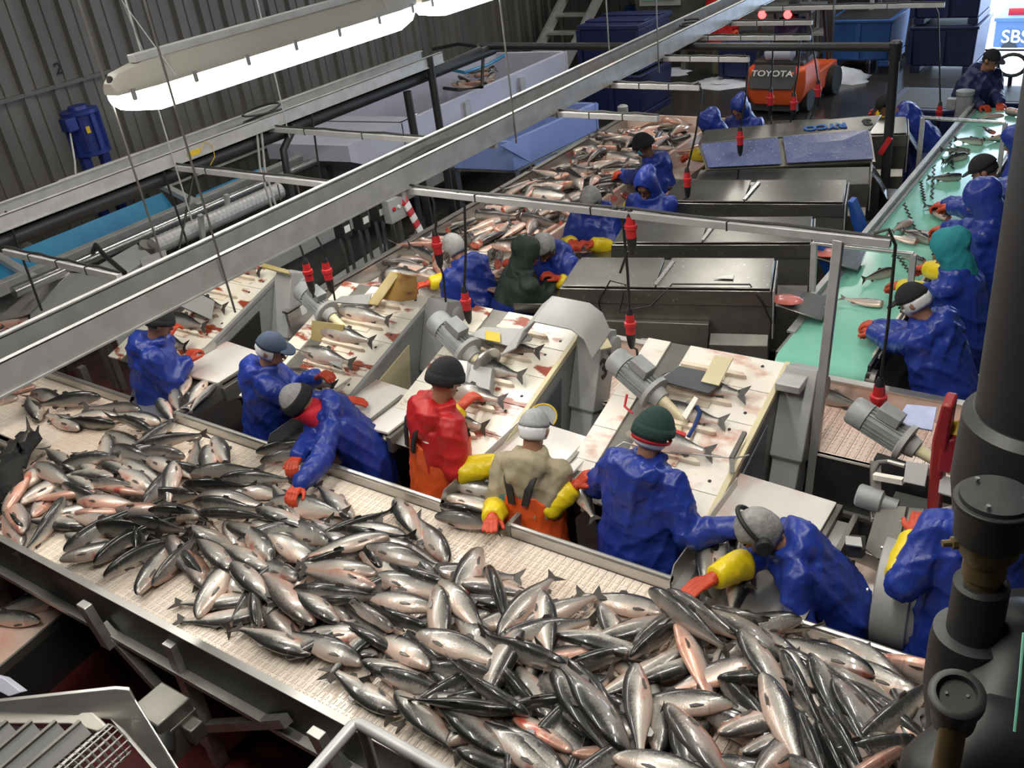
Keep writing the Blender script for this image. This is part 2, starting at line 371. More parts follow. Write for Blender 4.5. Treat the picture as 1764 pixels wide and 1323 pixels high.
# ================================================================== STRUCTURE
WX, BY, RX, FY, RZ = -12.0, 19.0, 4.0, -3.5, 6.2
f = MB().box((WX - .3, FY, -.2), (RX, BY + .4, 0)); struct('floor', f, 'floor', label='dark wet concrete floor')
f = MB().box((WX - .3, FY, RZ), (RX, BY + .4, RZ + .15)); struct('ceiling', f, 'roof_dark')
# corrugated left wall: panels of ribbed sheet
wl = thing('wall_left', 'corrugated metal wall with painted numbers', None, (WX, 0, 0), kind='structure')
per = .42
prof = [(0, 0), (.12, 0), (.15, .06), (.24, .06), (.27, 0), (.335, 0), (.345, .018), (.36, .018), (.37, 0), (.42, 0)]
for zi, (z0, z1, off) in enumerate(((0, 2.25, 0.), (2.25, RZ, .05))):
    mb = MB(); ring0 = []; 
    for k in range(3): ring0 += [(a + k * per, b) for a, b in (prof[:-1] if k < 2 else prof)]
    mb.loft([[(b + off, a, z0) for a, b in ring0], [(b + off, a, z1) for a, b in ring0]], cap=False, closed=False)
    me = mb.mesh('wall_panel'); smooth(me, 20); me['smd'] = 1; me.materials.append(MATS['wall_panel'])
    y = FY
    while y < BY:
        o = bpy.data.objects.new('wall_panel', me); COL.objects.link(o); o.parent = wl; o.location = (0, y, 0); y += per * 3
part('flashing', MB().box((WX + .02, FY, 2.22), (WX + .1, BY, 2.27)), 'wall_panel', wl)
for s, px, py, sz in (('2', 101, 119, .2), ('1', 461, 27, .17)):
    p = Px(px, py, WX + .12); text_obj(s, sz, frame(p, (0, 1, 0), (1, 0, 0)), 'ink', wl, 'wall_number', .004, .004)
struct('wall_right', MB().box((RX, FY, 0), (RX + .2, BY, RZ)), 'wall_panel')
struct('wall_front', MB().box((WX, FY - .2, 0), (RX, FY, RZ)), 'wall_panel')
DX0, DX1, DH = -4.25, 1.2, 4.0
wb = thing('wall_back', 'pale ribbed metal wall around the loading door', None, (0, BY, 0), kind='structure')
def ribwall(x0, x1, z0, z1):
    r = []; x = x0
    while x < x1: r += [(x, 0), (min(x + .2, x1), 0), (min(x + .21, x1), .03), (min(x + .24, x1), .03)]; x += .25
    r.append((x1, 0))
    part('wall_panel', MB().loft([[(a, BY - b, z0) for a, b in r], [(a, BY - b, z1) for a, b in r]], cap=False, closed=False), 'wall_panel', wb, sm=0)
    part('wall_backing', MB().box((x0, BY + .05, z0), (x1, BY + .25, z1)), 'roof_dark', wb, sm=0)
ribwall(WX, DX0, 0, RZ); ribwall(DX1, RX, 0, RZ); ribwall(DX0, DX1, DH, RZ)
d1 = thing('door_1', 'tall loading door opening to bright daylight', None, (DX0, BY, 0), kind='structure')
part('door_jamb', MB().box((DX0 - .1, BY - .12, 0), (DX0 + .06, BY + .3, DH)), 'galv', d1)
part('door_jamb', MB().box((DX1 - .06, BY - .12, 0), (DX1 + .1, BY + .3, DH)), 'galv', d1)
part('door_header', MB().box((DX0 - .1, BY - .12, DH), (DX1 + .1, BY + .3, DH + .2)), 'galv', d1)
ZG = Py(1740, 98, 25).z
struct('ground_outside', MB().box((-40, BY + .4, ZG - .2), (40, 70, ZG)), 'snow', label='snowy yard outside the loading door')
struct('dock_edge', MB().box((-8, BY + .25, ZG), (6, BY + .5, 0)), 'steel_dark')
# blood wet floor area under the heading line
struct('drain_floor', MB().box((-9.4, .2, .0), (-.3, 5.0, .012)), 'floor_blood', label='blood-stained wet floor under the heading machines')

# ================================================================== FLUORESCENT FIXTURES
def fixture(x, y0, z, ln, label, group, wires=True, lamp=1.0):
    """vapour-tight batten: tapered grey housing over a glowing lens"""
    t = thing('fluorescent_light', label, 'light fixture', (x, y0, z), group)
    def sec(w, z0, z1, tw): return [(-w, z0), (w, z0), (tw, z1), (-tw, z1)]
    hs = []
    for yy, k, ztop in ((0, .55, .06), (.05, .7, .10), (.22, 1., .125), (ln - .22, 1., .125), (ln - .05, .7, .10), (ln, .55, .06)):
        hs.append([(x + a, y0 + yy, z + b) for a, b in [(-.1 * k, 0), (.1 * k, 0), (.1 * k, .03), (.06 * k, ztop), (-.06 * k, ztop), (-.1 * k, .03)]])
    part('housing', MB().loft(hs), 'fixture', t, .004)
    ls = []
    for yy, k, dp in ((.01, .5, .05), (.06, .66, .09), (.22, .98, .125), (ln - .22, .98, .125), (ln - .06, .66, .09), (ln - .01, .5, .05)):
        ls.append([(x + a, y0 + yy, z - b) for a, b in [(-.1 * k, 0), (.1 * k, 0), (.1 * k, .5 * dp), (.07 * k, dp), (-.07 * k, dp), (-.1 * k, .5 * dp)]])
    part('lens', MB().loft(ls), 'tube_glow', t)
    part('end_port', MB().lathe((x + .01, y0 + .02, z + .075), (0, -1, .3), [(0, .02), (.012, .02)], 12), 'recess_dark', t)
    part('support_channel', MB().box((x - .03, y0 + .18, z + .125), (x + .03, y0 + ln - .1, z + .165)), 'galv', t, .003)
    cl = MB().box((-.006, -.015, -.035), (.006, .015, .02)).box((-.012, -.012, -.04), (.008, .012, -.03)).mesh('clip')
    n = 7
    for i in range(n):
        yy = .08 + (ln - .16) * i / (n - 1)
        k = .72 if i in (0, n - 1) else 1.
        for sx in (-1, 1):
            o = link('clip', cl, 'steel', t); o.location = (sx * .104 * k, yy, 0); o.rotation_euler.z = 0 if sx > 0 else math.pi
    if wires:
        for yy in (.35, ln - .35):
            ap = Vector((x, y0 + yy - .12, z + .42))
            part('hanger_wire', MB().tube([(x - .1, y0 + yy, z + .02), ap, (x + .1, y0 + yy, z + .02)], .0035, 5).tube([ap, (ap.x, ap.y, RZ)], .003, 5), 'galv', t)
    l = bpy.data.lights.new('tube', 'AREA'); l.shape = 'RECTANGLE'; l.size = .16; l.size_y = ln - .3; l.energy = 42 * lamp; l.color = (1, .955, .87)
    o = bpy.data.objects.new('tube_lamp', l); COL.objects.link(o); o.parent = t; o.location = (0, ln / 2, -.14)
    return t
LX, LZ = -4.6, 3.33
fixture(LX, 2.88, LZ, 2.46, 'near fluorescent light batten hanging above the cable tray', 'fluorescent lights', lamp=.5)
fixture(LX, 5.40, LZ, 2.46, 'far fluorescent light batten continuing behind the near one', 'fluorescent lights', lamp=.5)
g = 'ceiling lights above the frame'
for x, y, k in ((-1.3, .2, 1.1), (-4.2, -.2, 1.2), (-1.4, 3.2, 1.1), (-1.9, 8.2, .6), (-6.9, 1.6, 1.1), (-8.6, 6.2, .5), (-4.6, 9.2, .6), (-8.8, 11.5, .4), (-6.4, 14.2, .9), (-4.6, 15.6, .6)):  # all out of view; the two rearmost are added to brighten the back wall
    fixture(x, y, 4.9, 2.46, 'unseen fluorescent ceiling light high above the hall', g, lamp=k)
# ================================================================== FRONT CONVEYOR
BZ = .92; FYc, RYc = 1.74, 3.15
XL, XR = -8.9, .55
fc = thing('fish_conveyor', 'long white modular belt conveyor piled with whole salmon in the foreground', 'conveyor', (-3, 2.4, 0))
def module(w, pitch, rows):
    mb = MB().box((0, 0, -.016), (pitch - .003, w, 0))
    n = int(w / .045)
    for i in range(n):
        y = .02 + i * (w - .04) / n
        for r in range(rows):
            x = (r + .5) * pitch / rows - .006
            mb.box((x, y, -.001), (x + .009, y + .03, .0035))
    return mb.mesh('belt_module')
def belt(parent, x0, x1, y0, y1, z, pitch, m, rows=2, along='x'):
    n = int(abs((x1 - x0) if along == 'x' else (y1 - y0)) / pitch)
    me = module((y1 - y0) if along == 'x' else (x1 - x0), pitch, rows)
    pl = wloc(parent)
    for i in range(n):
        o = link('belt_module', me, m, parent, sm=0)
        if along == 'x': o.location = Vector((x0 + i * pitch, y0, z)) - pl
        else: o.location = Vector((x1, y0 + i * pitch, z)) - pl; o.rotation_euler.z = math.pi / 2
bc = P(45, 768, 1.0)
xb, yb = bc.x, bc.y
belt(fc, xb, XR, FYc, RYc, BZ, .05, 'belt_white')
belt(fc, XL, xb, yb, RYc, BZ, .05, 'belt_white')
part('carry_bed', MB().box((XL, FYc - .02, BZ - .07), (XR, RYc + .02, BZ - .02)), 'steel_dark', fc)
# front side channel
def channel_x(name, x0, x1, y, zt, parent, out=-1):
    part('side_web', MB().box((x0, y - .006, .735), (x1, y + .006, zt - .008)), 'web_shaded', parent)
    mb = MB()
    mb.box((x0, min(y, y - out * .035) - .006, zt - .008), (x1, max(y, y - out * .035), zt))
    part('top_lip', mb, 'steel', parent); mb = MB()
    mb.box((x0, min(y, y + out * .06), .735), (x1, max(y, y + out * .06), .747))
    mb.box((x0, y + out * .06 - .004, .735), (x1, y + out * .06 + .004, .765))
    return part(name, mb, 'steel', parent)
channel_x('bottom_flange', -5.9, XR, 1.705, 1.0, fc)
part('side_frame', MB().box((XL, yb - .03, .7), (xb, yb, 1.0)).box((XL, yb - .05, .99), (xb, yb + .01, 1.0)), 'steel', fc)
# rear rail segments between the chutes
GAPS = [(-6.05, -5.55), (-4.56, -4.1), (-3.1, -2.64), (-1.65, -1.02)]
segs = [(XL, -6.05), (-5.55, -4.56), (-4.1, -3.1), (-2.64, -1.65), (-1.02, XR)]
for a, b in segs:
    mb = MB().box((a, 3.155, .8), (b, 3.165, .985))
    mb.tube([(a, 3.175, .985), (b, 3.175, .985)], .018, 8)
    mb.box((a, 3.16, .80), (b, 3.2, .81))
    part('rear_rail', mb, 'steel', fc)
part('rear_frame', MB().box((XL, 3.17, .68), (XR, 3.2, .82)), 'steel_dark', fc)
# legs and braces under the front edge
for px, py in ((300, 1095),):
    lx = P(px, py, .95).x
    for k in (0, 1, 2):
        x = lx + k * 1.75
        part('leg', MB().box((x - .035, 1.66, 0), (x + .035, 1.73, .93)), 'steel', fc)
        part('brace', MB().bar((x - .62, 1.66, .8), (x, 1.69, .12), .05, .05), 'steel', fc)
        part('brace', MB().bar((x + .85, 1.66, .86), (x + .02, 1.69, .32), .05, .05), 'steel', fc)
        part('gusset', MB().prism([(x - .68, 1.65, .97), (x - .6, 1.65, .97), (x - .52, 1.65, .7), (x - .6, 1.65, .7)], (0, -.05, 0)), 'steel', fc, .004)
        part('leg', MB().box((x - .035, 3.1, 0), (x + .035, 3.17, .85)), 'steel_dark', fc)
# infeed belt joining from the left
inf = thing('infeed_conveyor', 'short white infeed belt joining the front conveyor at far left', 'conveyor', (-6.3, 1.4, 0))
part('belt', MB().box((-8.6, 1.74, BZ - .05), (xb - .01, yb - .06, BZ - .015)), 'belt_white', inf)
part('leg', MB().box((-7.2, 1.8, 0), (-7.13, 1.87, .87)), 'steel', inf)
part('leg', MB().box((-6.2, 1.8, 0), (-6.13, 1.87, .87)), 'steel', inf)
# low gutter with a dropped fish under the line, left edge
gt = thing('waste_chute', 'low white waste chute below the front conveyor at left edge', 'chute', P(30, 1080, .35))
a, b, c, d = P(-40, 1085, .35), P(150, 985, .35), P(175, 1015, .35), P(-20, 1180, .35)
part('chute_floor', MB().prism([a, b, c, d], (0, 0, -.02)), 'belt_pink', gt)
part('chute_wall', MB().prism([d, c, c + Vector((0, 0, .06)), d + Vector((0, 0, .06))], (.02, -.02, 0)), 'steel_dark', gt)
part('chute_skirt', MB().prism([d, c, c - Vector((0, 0, .34)), d - Vector((0, 0, .34))], (.02, -.02, 0)), 'black_machine', gt)

# ================================================================== CHUTES FROM FRONT BELT TO HEADING MACHINES
chl = ['steel fish chute beside the worker at far left of the heading line', 'steel fish chute behind the worker with the red scarf',
       'steel fish chute between the red jacket and the tan hoodie', 'steel fish chute holding three silver salmon, beside the ear-muff worker']
for (a, b), lb in zip(GAPS, chl):
    t = thing('fish_chute', lb, 'chute', ((a + b) / 2, 3.5, .8), 'chutes feeding the heading machines')
    y1 = 4.0
    part('chute_floor', MB().prism([(a, 3.15, .925), (b, 3.15, .925), (b, y1, .95), (a, y1, .95)], (0, 0, -.012)), 'steel', t)
    part('chute_wall', MB().prism([(a, 3.15, .9), (a, y1, .92), (a, y1, 1.06), (a, 3.21, 1.05), (a, 3.15, .98)], (-.006, 0, 0)), 'steel', t)
    part('chute_wall', MB().prism([(b, 3.15, .88), (b, y1, .90), (b, y1, 1.02), (b, 3.15, 1.0)], (.03, 0, 0)), 'steel_dark', t)
    part('support_leg', MB().box((b - .03, 3.75, 0), (b + .02, 3.8, .92)), 'steel_dark', t)

# ================================================================== HEADING MACHINES
SL = math.atan(.3); TV = Vector((0, math.cos(SL), math.sin(SL))); TN = Vector((0, -math.sin(SL), math.cos(SL)))
TB = (3.85, 1.0)
def tp(x, v, h=0.): return Vector((x, TB[0], TB[1])) + TV * v + TN * h
def motor(parent, c, ax, s=1., m='motor_grey', name='motor'):
    """finned electric gear motor, fan cover at the back"""
    ax = Vector(ax).normalized(); c = Vector(c)
    mo = part(name, MB().lathe(c, ax, [(-.09 * s, .062 * s), (.1 * s, .062 * s)], 20), m, parent)
    part('fan_cover', MB().lathe(c, ax, [(-.19 * s, .05 * s), (-.185 * s, .07 * s), (-.17 * s, .078 * s), (-.09 * s, .078 * s)], 20), m, mo)
    u = Vector((0, 0, 1)) if abs(ax.z) < .9 else Vector((1, 0, 0)); x = ax.cross(u).normalized(); y = ax.cross(x)
    fb = MB()
    for k in range(20):
        an = 2 * math.pi * k / 20; rd = x * math.cos(an) + y * math.sin(an)
        fb.bar(c + rd * .068 * s - ax * .085 * s, c + rd * .068 * s + ax * .1 * s, .004 * s, .02 * s, rd)
    part('cooling_fins', fb, m, mo, kind='stuff')
    part('flange', MB().lathe(c, ax, [(.1 * s, .075 * s), (.11 * s, .1 * s), (.135 * s, .1 * s), (.14 * s, .06 * s), (.19 * s, .05 * s)], 20), 'grey_paint_light', mo)
    part('terminal_box', MB().bar(c - y * .095 * s - ax * .06 * s, c - y * .095 * s + ax * .06 * s, .085 * s, .06 * s, y), m, mo, .004)
    part('gear_neck', MB().lathe(c, ax, [(.19 * s, .035 * s), (.22 * s, .03 * s), (.38 * s, .022 * s)], 12), 'cream_plate', mo)
    return mo
def plate(name, pts, th, m, parent, bevel=.002, label=None):
    """thin sheet from world points"""
    pts = [Vector(p) for p in pts]; n = (pts[1] - pts[0]).cross(pts[-1] - pts[0]).normalized()
    return part(name, MB().prism(pts, n * th), m, parent, bevel, label=label)
def Pt(px, py, h=.1):
    """pixel onto the plane h above the inclined table"""
    v = ray(px, py); o = Vector((0, TB[0], TB[1])) + TN * h; return CAM + v * ((o - CAM).dot(TN) / v.dot(TN))
def heading_machine(xr, label, idx):
    t = thing('fish_heading_machine', label, 'machine', (xr - .35, 4.3, 0), 'heading machines along the front conveyor')
    pm = 'plank_white_r' if idx >= 3 else 'plank_white'
    v0, v1 = -.25, 1.08
    n = 5; dv = (v1 - v0) / n
    for i in range(n):
        a, b = v0 + i * dv + .002, v0 + (i + 1) * dv - .002
        part('table_plank', MB().prism([tp(xr - .62, a), tp(xr, a), tp(xr, b), tp(xr - .62, b)], TN * -.02), pm, t, .002)
        part('table_plank', MB().prism([tp(xr - .92, a), tp(xr - .76, a), tp(xr - .76, b), tp(xr - .92, b)], TN * -.02), pm, t, .002)
        for q, (dx, e) in enumerate(((.08, .3), (.12, .75), (.4, .5))):
            if (i + q + idx) % 2: continue
            part('bolt_hole', MB().lathe(tp(xr - dx, a + dv * e, .0005), TN, [(0, .011), (.0015, .011)], 8), 'recess_dark', t)  # black discs painted in for the dark of the holes
    part('knife_slot', MB().prism([tp(xr - .76, v0, -.01), tp(xr - .62, v0, -.01), tp(xr - .62, v1, -.01), tp(xr - .76, v1, -.01)], TN * -.01), 'steel_dark', t)
    for k in range(5):
        v = -.06 + k * .235
        part('flight', MB().prism([tp(xr - .6, v, 0), tp(xr - .2, v, 0), tp(xr - .17, v + .008, 0), tp(xr - .2, v + .03, 0), tp(xr - .6, v + .03, 0)], TN * .035), 'slat_white', t, .003)
        part('flight_bracket', MB().prism([tp(xr - .45, v - .045, 0), tp(xr - .3, v - .045, 0), tp(xr - .3, v, 0), tp(xr - .45, v, 0)], TN * .008), 'slat_white', t, .002)
    part('edge_trim', MB().prism([tp(xr, v0, -.02), tp(xr + .035, v0, -.02), tp(xr + .035, v1, -.02), tp(xr, v1, -.02)], TN * .035), 'cream_plate' if idx >= 2 else 'grey_paint', t, .003)
    part('frame_body', MB().prism([(xr - .9, 3.75, .9), (xr - .9, 4.85, 1.2), (xr - .9, 4.85, .35), (xr - .9, 4.2, .35)], (.9, 0, 0)), 'black_machine', t)
    part('side_panel', MB().prism([(xr, 3.62, .70), (xr, 3.62, .91), (xr, 4.9, 1.29), (xr, 4.9, .5), (xr, 4.2, .42)], (.028, 0, 0)), 'grey_paint', t, .003)
    ap = [(xr + .03, 3.98, .72), (xr + .03, 4.02, .96), (xr + .03, 4.5, 1.1), (xr + .03, 4.42, .72)]
    part('access_panel', MB().prism(ap, (.012, 0, 0)), ['recess_dark', 'cream_plate', 'dark_plate', 'dark_plate', 'grey_paint'][idx], t, .003)  # on the first machine a black plate stands in for a dark opening
    # leaning drive column
    c0, c1 = Vector((xr + .13, 4.44, .3)), Vector((xr + .13, 4.87, 1.32))
    dx = .1
    d = (c1 - c0).normalized(); nn = Vector((1, 0, 0)).cross(d).normalized()
    rings = []
    for s, w, k in ((0, .085, .8), (.48, .085, .85), (.5, .105, 1.), (.93, .105, 1.), (1., .085, .95)):
        p = c0.lerp(c1, s); rings.append([p + Vector((-dx * k, 0, 0)) - nn * w, p + Vector((dx * k, 0, 0)) - nn * w, p + Vector((dx * k, 0, 0)) + nn * w, p + Vector((-dx * k, 0, 0)) + nn * w])
    cm = part('drive_column', MB().loft(rings), 'grey_paint_light', t, .006)
    part('bearing_cap', MB().lathe(c1 + Vector((dx, 0, -.12)), (1, 0, 0), [(0, .07), (.03, .07), (.035, .05)], 18), 'grey_paint_light', cm)
    if idx == 2: text_obj('3', .2, frame(c0.lerp(c1, .78) + Vector((dx + .004, -.045, 0)), (0, 1, .1), (1, 0, 0)), 'ink', cm, 'machine_number', .002, .004)
    if idx < 2: part('warning_label', MB().box((xr + .29, 4.72, 1.0), (xr + .294, 4.78, 1.08)), 'label_white', cm)
    # cutting board with its steel rim
    bx0, bx1 = xr + .03, xr + .58
    part('cutting_board', MB().prism([(bx0, 3.58, .985), (bx1, 3.6, .985), (bx1, 4.08, .985), (bx0 - .02, 4.12, .985)], (0, 0, .018)), 'board_white', t, .003)
    part('board_frame', MB().box((bx1 - .01, 3.58, .86), (bx1 + .03, 4.1, .98)).box((bx0, 4.08, .9), (bx1, 4.1, .98)), 'steel_dark', t, .003)
    part('leg', MB().box((bx1 - .05, 4.0, 0), (bx1, 4.05, .9)), 'steel_dark', t)
    part('leg', MB().box((xr - .85, 3.95, 0), (xr - .79, 4.01, .9)), 'steel_dark', t)
    part('leg', MB().box((xr - .85, 4.75, 0), (xr - .79, 4.81, 1.0)), 'steel_dark', t)
    return t
HXR = [-6.1, -4.46, -3.13, -1.71, -.22]
HL = ['leftmost heading machine, inclined white table partly hidden by the cable tray', 'heading machine with the rusty orange guard plate, blood-stained inclined table',
      'heading machine numbered 3 with grey arched hood over its blood-stained table', 'heading machine with dark and cream guard plates, pale pink-stained table']
HM = [heading_machine(x, l, i) for i, (x, l) in enumerate(zip(HXR[:4], HL))]
# --- machine 1 extras
h = HM[0]
def tplate(name, pxs, hh, th, m, parent, lift=None):
    pts = [Pt(a, b, hh if lift is None else lift[k]) for k, (a, b) in enumerate(pxs)]; return plate(name, pts, th, m, parent)
tplate('guard_plank', [(452, 462), (500, 475), (498, 468), (452, 455)], .1, .02, 'rust_plate2', h)
tplate('grey_guard', [(310, 528), (365, 552), (370, 520), (330, 500)], .12, .012, 'grey_paint', h)
plate('control_shelf', [Py(280, 592, 4.0), Py(345, 614, 3.95), Py(345, 604, 3.99), Py(282, 582, 4.04)], .05, 'grey_paint', h)
plate('label', [Py(296, 597, 3.96), Py(315, 601, 3.96), Py(312, 612, 3.95), Py(294, 607, 3.95)], .004, 'label_white', h)
# --- machine 2 extras
h = HM[1]
mm = motor(h, Pt(545, 522, .16), (.87, -.15, -.38), 1.05)
plate('guard_plate', [Py(537, 552, 4.3), Py(592, 560, 4.3), Py(586, 605, 4.25), Py(535, 592, 4.25)], .012, 'rust_plate2', h)
tplate('rusty_guard', [(640, 512), (685, 470), (717, 476), (717, 515), (690, 520)], .1, .012, 'rust_plate', h, (.06, .2, .2, .1, .05))
tplate('ochre_guard', [(632, 523), (672, 468), (690, 469), (650, 526)], .2, .012, 'rust_plate2', h, (.08, .2, .2, .08))
tplate('grey_guard', [(572, 520), (588, 510), (640, 506), (634, 524)], .09, .012, 'grey_paint', h)
tplate('grey_guard', [(537, 602), (590, 614), (588, 634), (540, 612)], .07, .012, 'grey_paint', h)
part('guide_rod', MB().tube([Pt(488, 622, .1), Pt(505, 600, .12), Pt(535, 608, .1)], .006, 6), 'steel', h)
# --- machine 3 extras
h = HM[2]
mm = motor(h, Pt(783, 583, .16), (.85, -.2, -.42), 1.15)
part('knife_disc', MB().lathe(Pt(838, 622, .1), (.72, -.25, -.3), [(-.015, .09), (0, .11), (.015, .11), (.02, .08)], 24), 'steel', h)
tplate('blade_guard', [(808, 577), (832, 563), (902, 566), (916, 583), (880, 597)], .16, .012, 'grey_paint_light', h)
tplate('yellow_label', [(836, 569), (861, 573), (862, 590), (837, 585)], .175, .004, 'yellow_label', h)
arch = [Pt(880, 590, .17), Pt(905, 577, .19), Pt(918, 548, .24), Pt(936, 532, .27), Pt(1000, 545, .27), Pt(1022, 562, .22), Pt(1036, 594, .12)]
part('arched_hood', MB().strip(arch, TV * .26, .012), 'grey_paint_light', h, .003)
tplate('hood_end', [(1024, 588), (1042, 572), (1054, 597), (1034, 602)], .1, .01, 'cream_plate', h)
plate('control_box', [Py(778, 618, 4.2), Py(805, 622, 4.2), Py(802, 660, 4.1), Py(777, 650, 4.1)], .06, 'label_white', h, .004)
part('stop_button', MB().lathe(Py(786, 634, 4.1), (0, -1, .2), [(-.02, .02), (.03, .02), (.035, .015)], 14), 'red_plastic', h)
plate('cover_box', [Py(802, 626, 4.22), Py(848, 634, 4.25), Py(843, 672, 4.1), Py(800, 660, 4.1)], .1, 'grey_paint_light', h, .004)
part('knife_arm', MB().bar(Py(790, 680, 4.1), Py(830, 668, 4.2), .05, .03), 'steel_dark', h)
part('panel_box', MB().box((-3.95, 3.9, .55), (-3.82, 4.0, .72)), 'label_white', h, .004)
# --- machine 4 extras
h = HM[3]
mm = motor(h, Pt(1098, 652, .16), (.85, -.2, -.4), 1.1)
tplate('dark_guard', [(1134, 655), (1170, 630), (1218, 640), (1240, 662), (1220, 677)], .12, .012, 'dark_plate', h)
tplate('cream_guard', [(1207, 657), (1232, 611), (1263, 616), (1238, 664)], .14, .012, 'cream_plate', h, (.14, .2, .2, .14))
plate('cream_box', [Py(1110, 703, 4.3), Py(1176, 714, 4.3), Py(1174, 745, 4.2), Py(1110, 735, 4.2)], .08, 'cream_plate', h, .004)
tplate('white_flap', [(1174, 715), (1196, 682), (1203, 686), (1182, 722)], .12, .012, 'plastic_white', h)
part('red_hose', MB().tube([Pt(1080, 680, .1), Pt(1076, 700, .08), Pt(1090, 712, .06)], .008, 6), 'red_plastic', h)
part('red_hose', MB().tube([Py(1075, 765, 4.1), Py(1085, 738, 4.2), Py(1110, 735, 4.2)], .01, 6), 'red_plastic', h)
part('blue_hose', MB().tube([Pt(1200, 700, .08), Pt(1206, 710, .08), Pt(1196, 735, .08), Pt(1186, 752, .08)], .012, 8), 'hose_blue', h)
part('spray_handle', MB().bar(Pt(1154, 742, .1), Pt(1180, 752, .08), .03, .03), 'red_plastic', h)
part('guide_rod', MB().tube([Py(1055, 775, 3.95), Py(1075, 762, 4.), Py(1100, 770, 4.)], .006, 6), 'steel', h)
part('guide_rod', MB().tube([Pt(1155, 778, .07), Pt(1265, 790, .07), Pt(1290, 784, .06)], .005, 6), 'steel', h)
part('angle_bar', MB().bar(Pt(1262, 815, .04), Pt(1260, 790, .08), .025, .02).bar(Pt(1260, 790, .08), Pt(1283, 745, .08), .025, .02), 'steel_dark', h)
part('bearing_block', MB().box((-1.68, 4.62, 1.27), (-1.53, 4.86, 1.32)), 'galv', h, .006)

# --- machine 5, right edge: motor, red guard, plates
h = thing('fish_heading_machine', 'rightmost heading machine with red guard, partly behind the black pipe', 'machine', (-.7, 4.1, 0), 'heading machines along the front conveyor')
motor(h, Py(1522, 738, 4.45), (.9, -.15, -.32), 1.05)
plate('wet_plate', [Py(1541, 728, 4.6), Py(1562, 696, 4.75), Py(1614, 701, 4.75), Py(1606, 741, 4.6)], .012, 'ice', h)
rp = [(1622, 697), (1642, 701), (1636, 738), (1631, 775), (1626, 797), (1605, 985), (1590, 975), (1600, 810), (1605, 760)]
part('red_guard', MB().prism([Py(a, b, 4.0) for a, b in rp], (0, .1, .02)), 'red_paint', h, .012)
part('red_guard_box', MB().prism([Py(1620, 762, 4.0), Py(1664, 752, 4.05), Py(1660, 822, 4.0), Py(1614, 812, 3.98)], (0, .16, .02)), 'red_paint', h, .01)
plate('yellow_label', [Py(1635, 724, 4.1), Py(1661, 726, 4.1), Py(1660, 752, 4.05), Py(1634, 748, 4.05)], .01, 'yellow_label', h)
plate('grey_plate', [Py(1561, 794, 4.05), Py(1600, 800, 4.05), Py(1593, 838, 3.98), Py(1556, 830, 3.98)], .02, 'grey_paint_light', h)
plate('grey_plate', [Py(1620, 818, 4.02), Py(1648, 824, 4.02), Py(1640, 855, 3.95), Py(1616, 848, 3.95)], .02, 'grey_paint_light', h)
part('white_bar', MB().bar(Py(1506, 820, 4.05), Py(1556, 829, 4.02), .03, .03), 'plastic_white', h)
part('guide_pipe', MB().tube([Py(1505, 812, 4.1), Py(1512, 796, 4.12), Py(1530, 795, 4.15), Py(1560, 803, 4.1)], .012, 8), 'steel', h)
part('post', MB().bar(Py(1508, 795, 4.15), Py(1508, 900, 3.95), .05, .05), 'steel_dark', h)
part('cross_bar', MB().bar(Py(1505, 800, 4.3), Py(1600, 830, 4.3), .06, .12), 'black_machine', h)
part('small_motor', MB().lathe(Py(1497, 858, 4.0), (1, 0, -.1), [(-.06, .05), (-.05, .06), (.06, .06), (.07, .04), (.14, .04)], 18), 'motor_grey', h)
plate('ramp_plate', [Py(1490, 945, 3.75), Py(1512, 870, 3.98), Py(1562, 872, 3.98), Py(1543, 960, 3.72), Py(1510, 962, 3.7)], .015, 'steel_dark', h)
plate('ramp_plate', [Py(1548, 955, 3.72), Py(1566, 874, 3.98), Py(1592, 876, 3.98), Py(1572, 965, 3.7)], .015, 'steel_dark', h)
part('ramp_rod', MB().tube([Py(1500, 870, 4.0), Py(1503, 893, 3.92), Py(1570, 900, 3.9)], .006, 6), 'steel', h)
plate('table_plank', [Py(1600, 880, 3.98), Py(1660, 865, 4.05), Py(1662, 905, 3.95), Py(1598, 895, 3.93)], .02, 'plank_white_r', h)
plate('table_plank', [Py(1590, 900, 3.9), Py(1660, 910, 3.9), Py(1650, 985, 3.65), Py(1575, 960, 3.68)], .02, 'plank_white_r', h)
part('frame_body', MB().box((-.95, 4.1, .2), (-.1, 4.6, .78)), 'black_machine', h)
part('frame_post', MB().bar(Py(1590, 990, 3.9), Py(1574, 960, 3.75), .03, .03), 'black_machine', h)
# grey drum near the ear-muff worker
dr = thing('drum_guard', 'round grey metal drum guard beside the ear-muff worker', 'drum', (-.62, 3.72, .25))
dc = Py(1550, 1025, 3.7)
part('drum_shell', MB().lathe(dc + Vector((-.1, 0, 0)), (1, .1, 0), [(0, .25), (.005, .265), (.16, .265), (.165, .255), (.34, .255), (.345, .2)], 36), 'grey_paint_light', dr, .003)
for an in range(6):
    a = an * math.pi / 3 + .4
    part('bolt', MB().lathe(dc + Vector((-.105, .235 * math.cos(a), .235 * math.sin(a))), (-1, 0, 0), [(0, .01), (.008, .01)], 8), 'steel', dr)
part('stand', MB().box((dc.x - .08, dc.y - .05, 0), (dc.x + .2, dc.y + .05, dc.z - .2)), 'black_machine', dr)
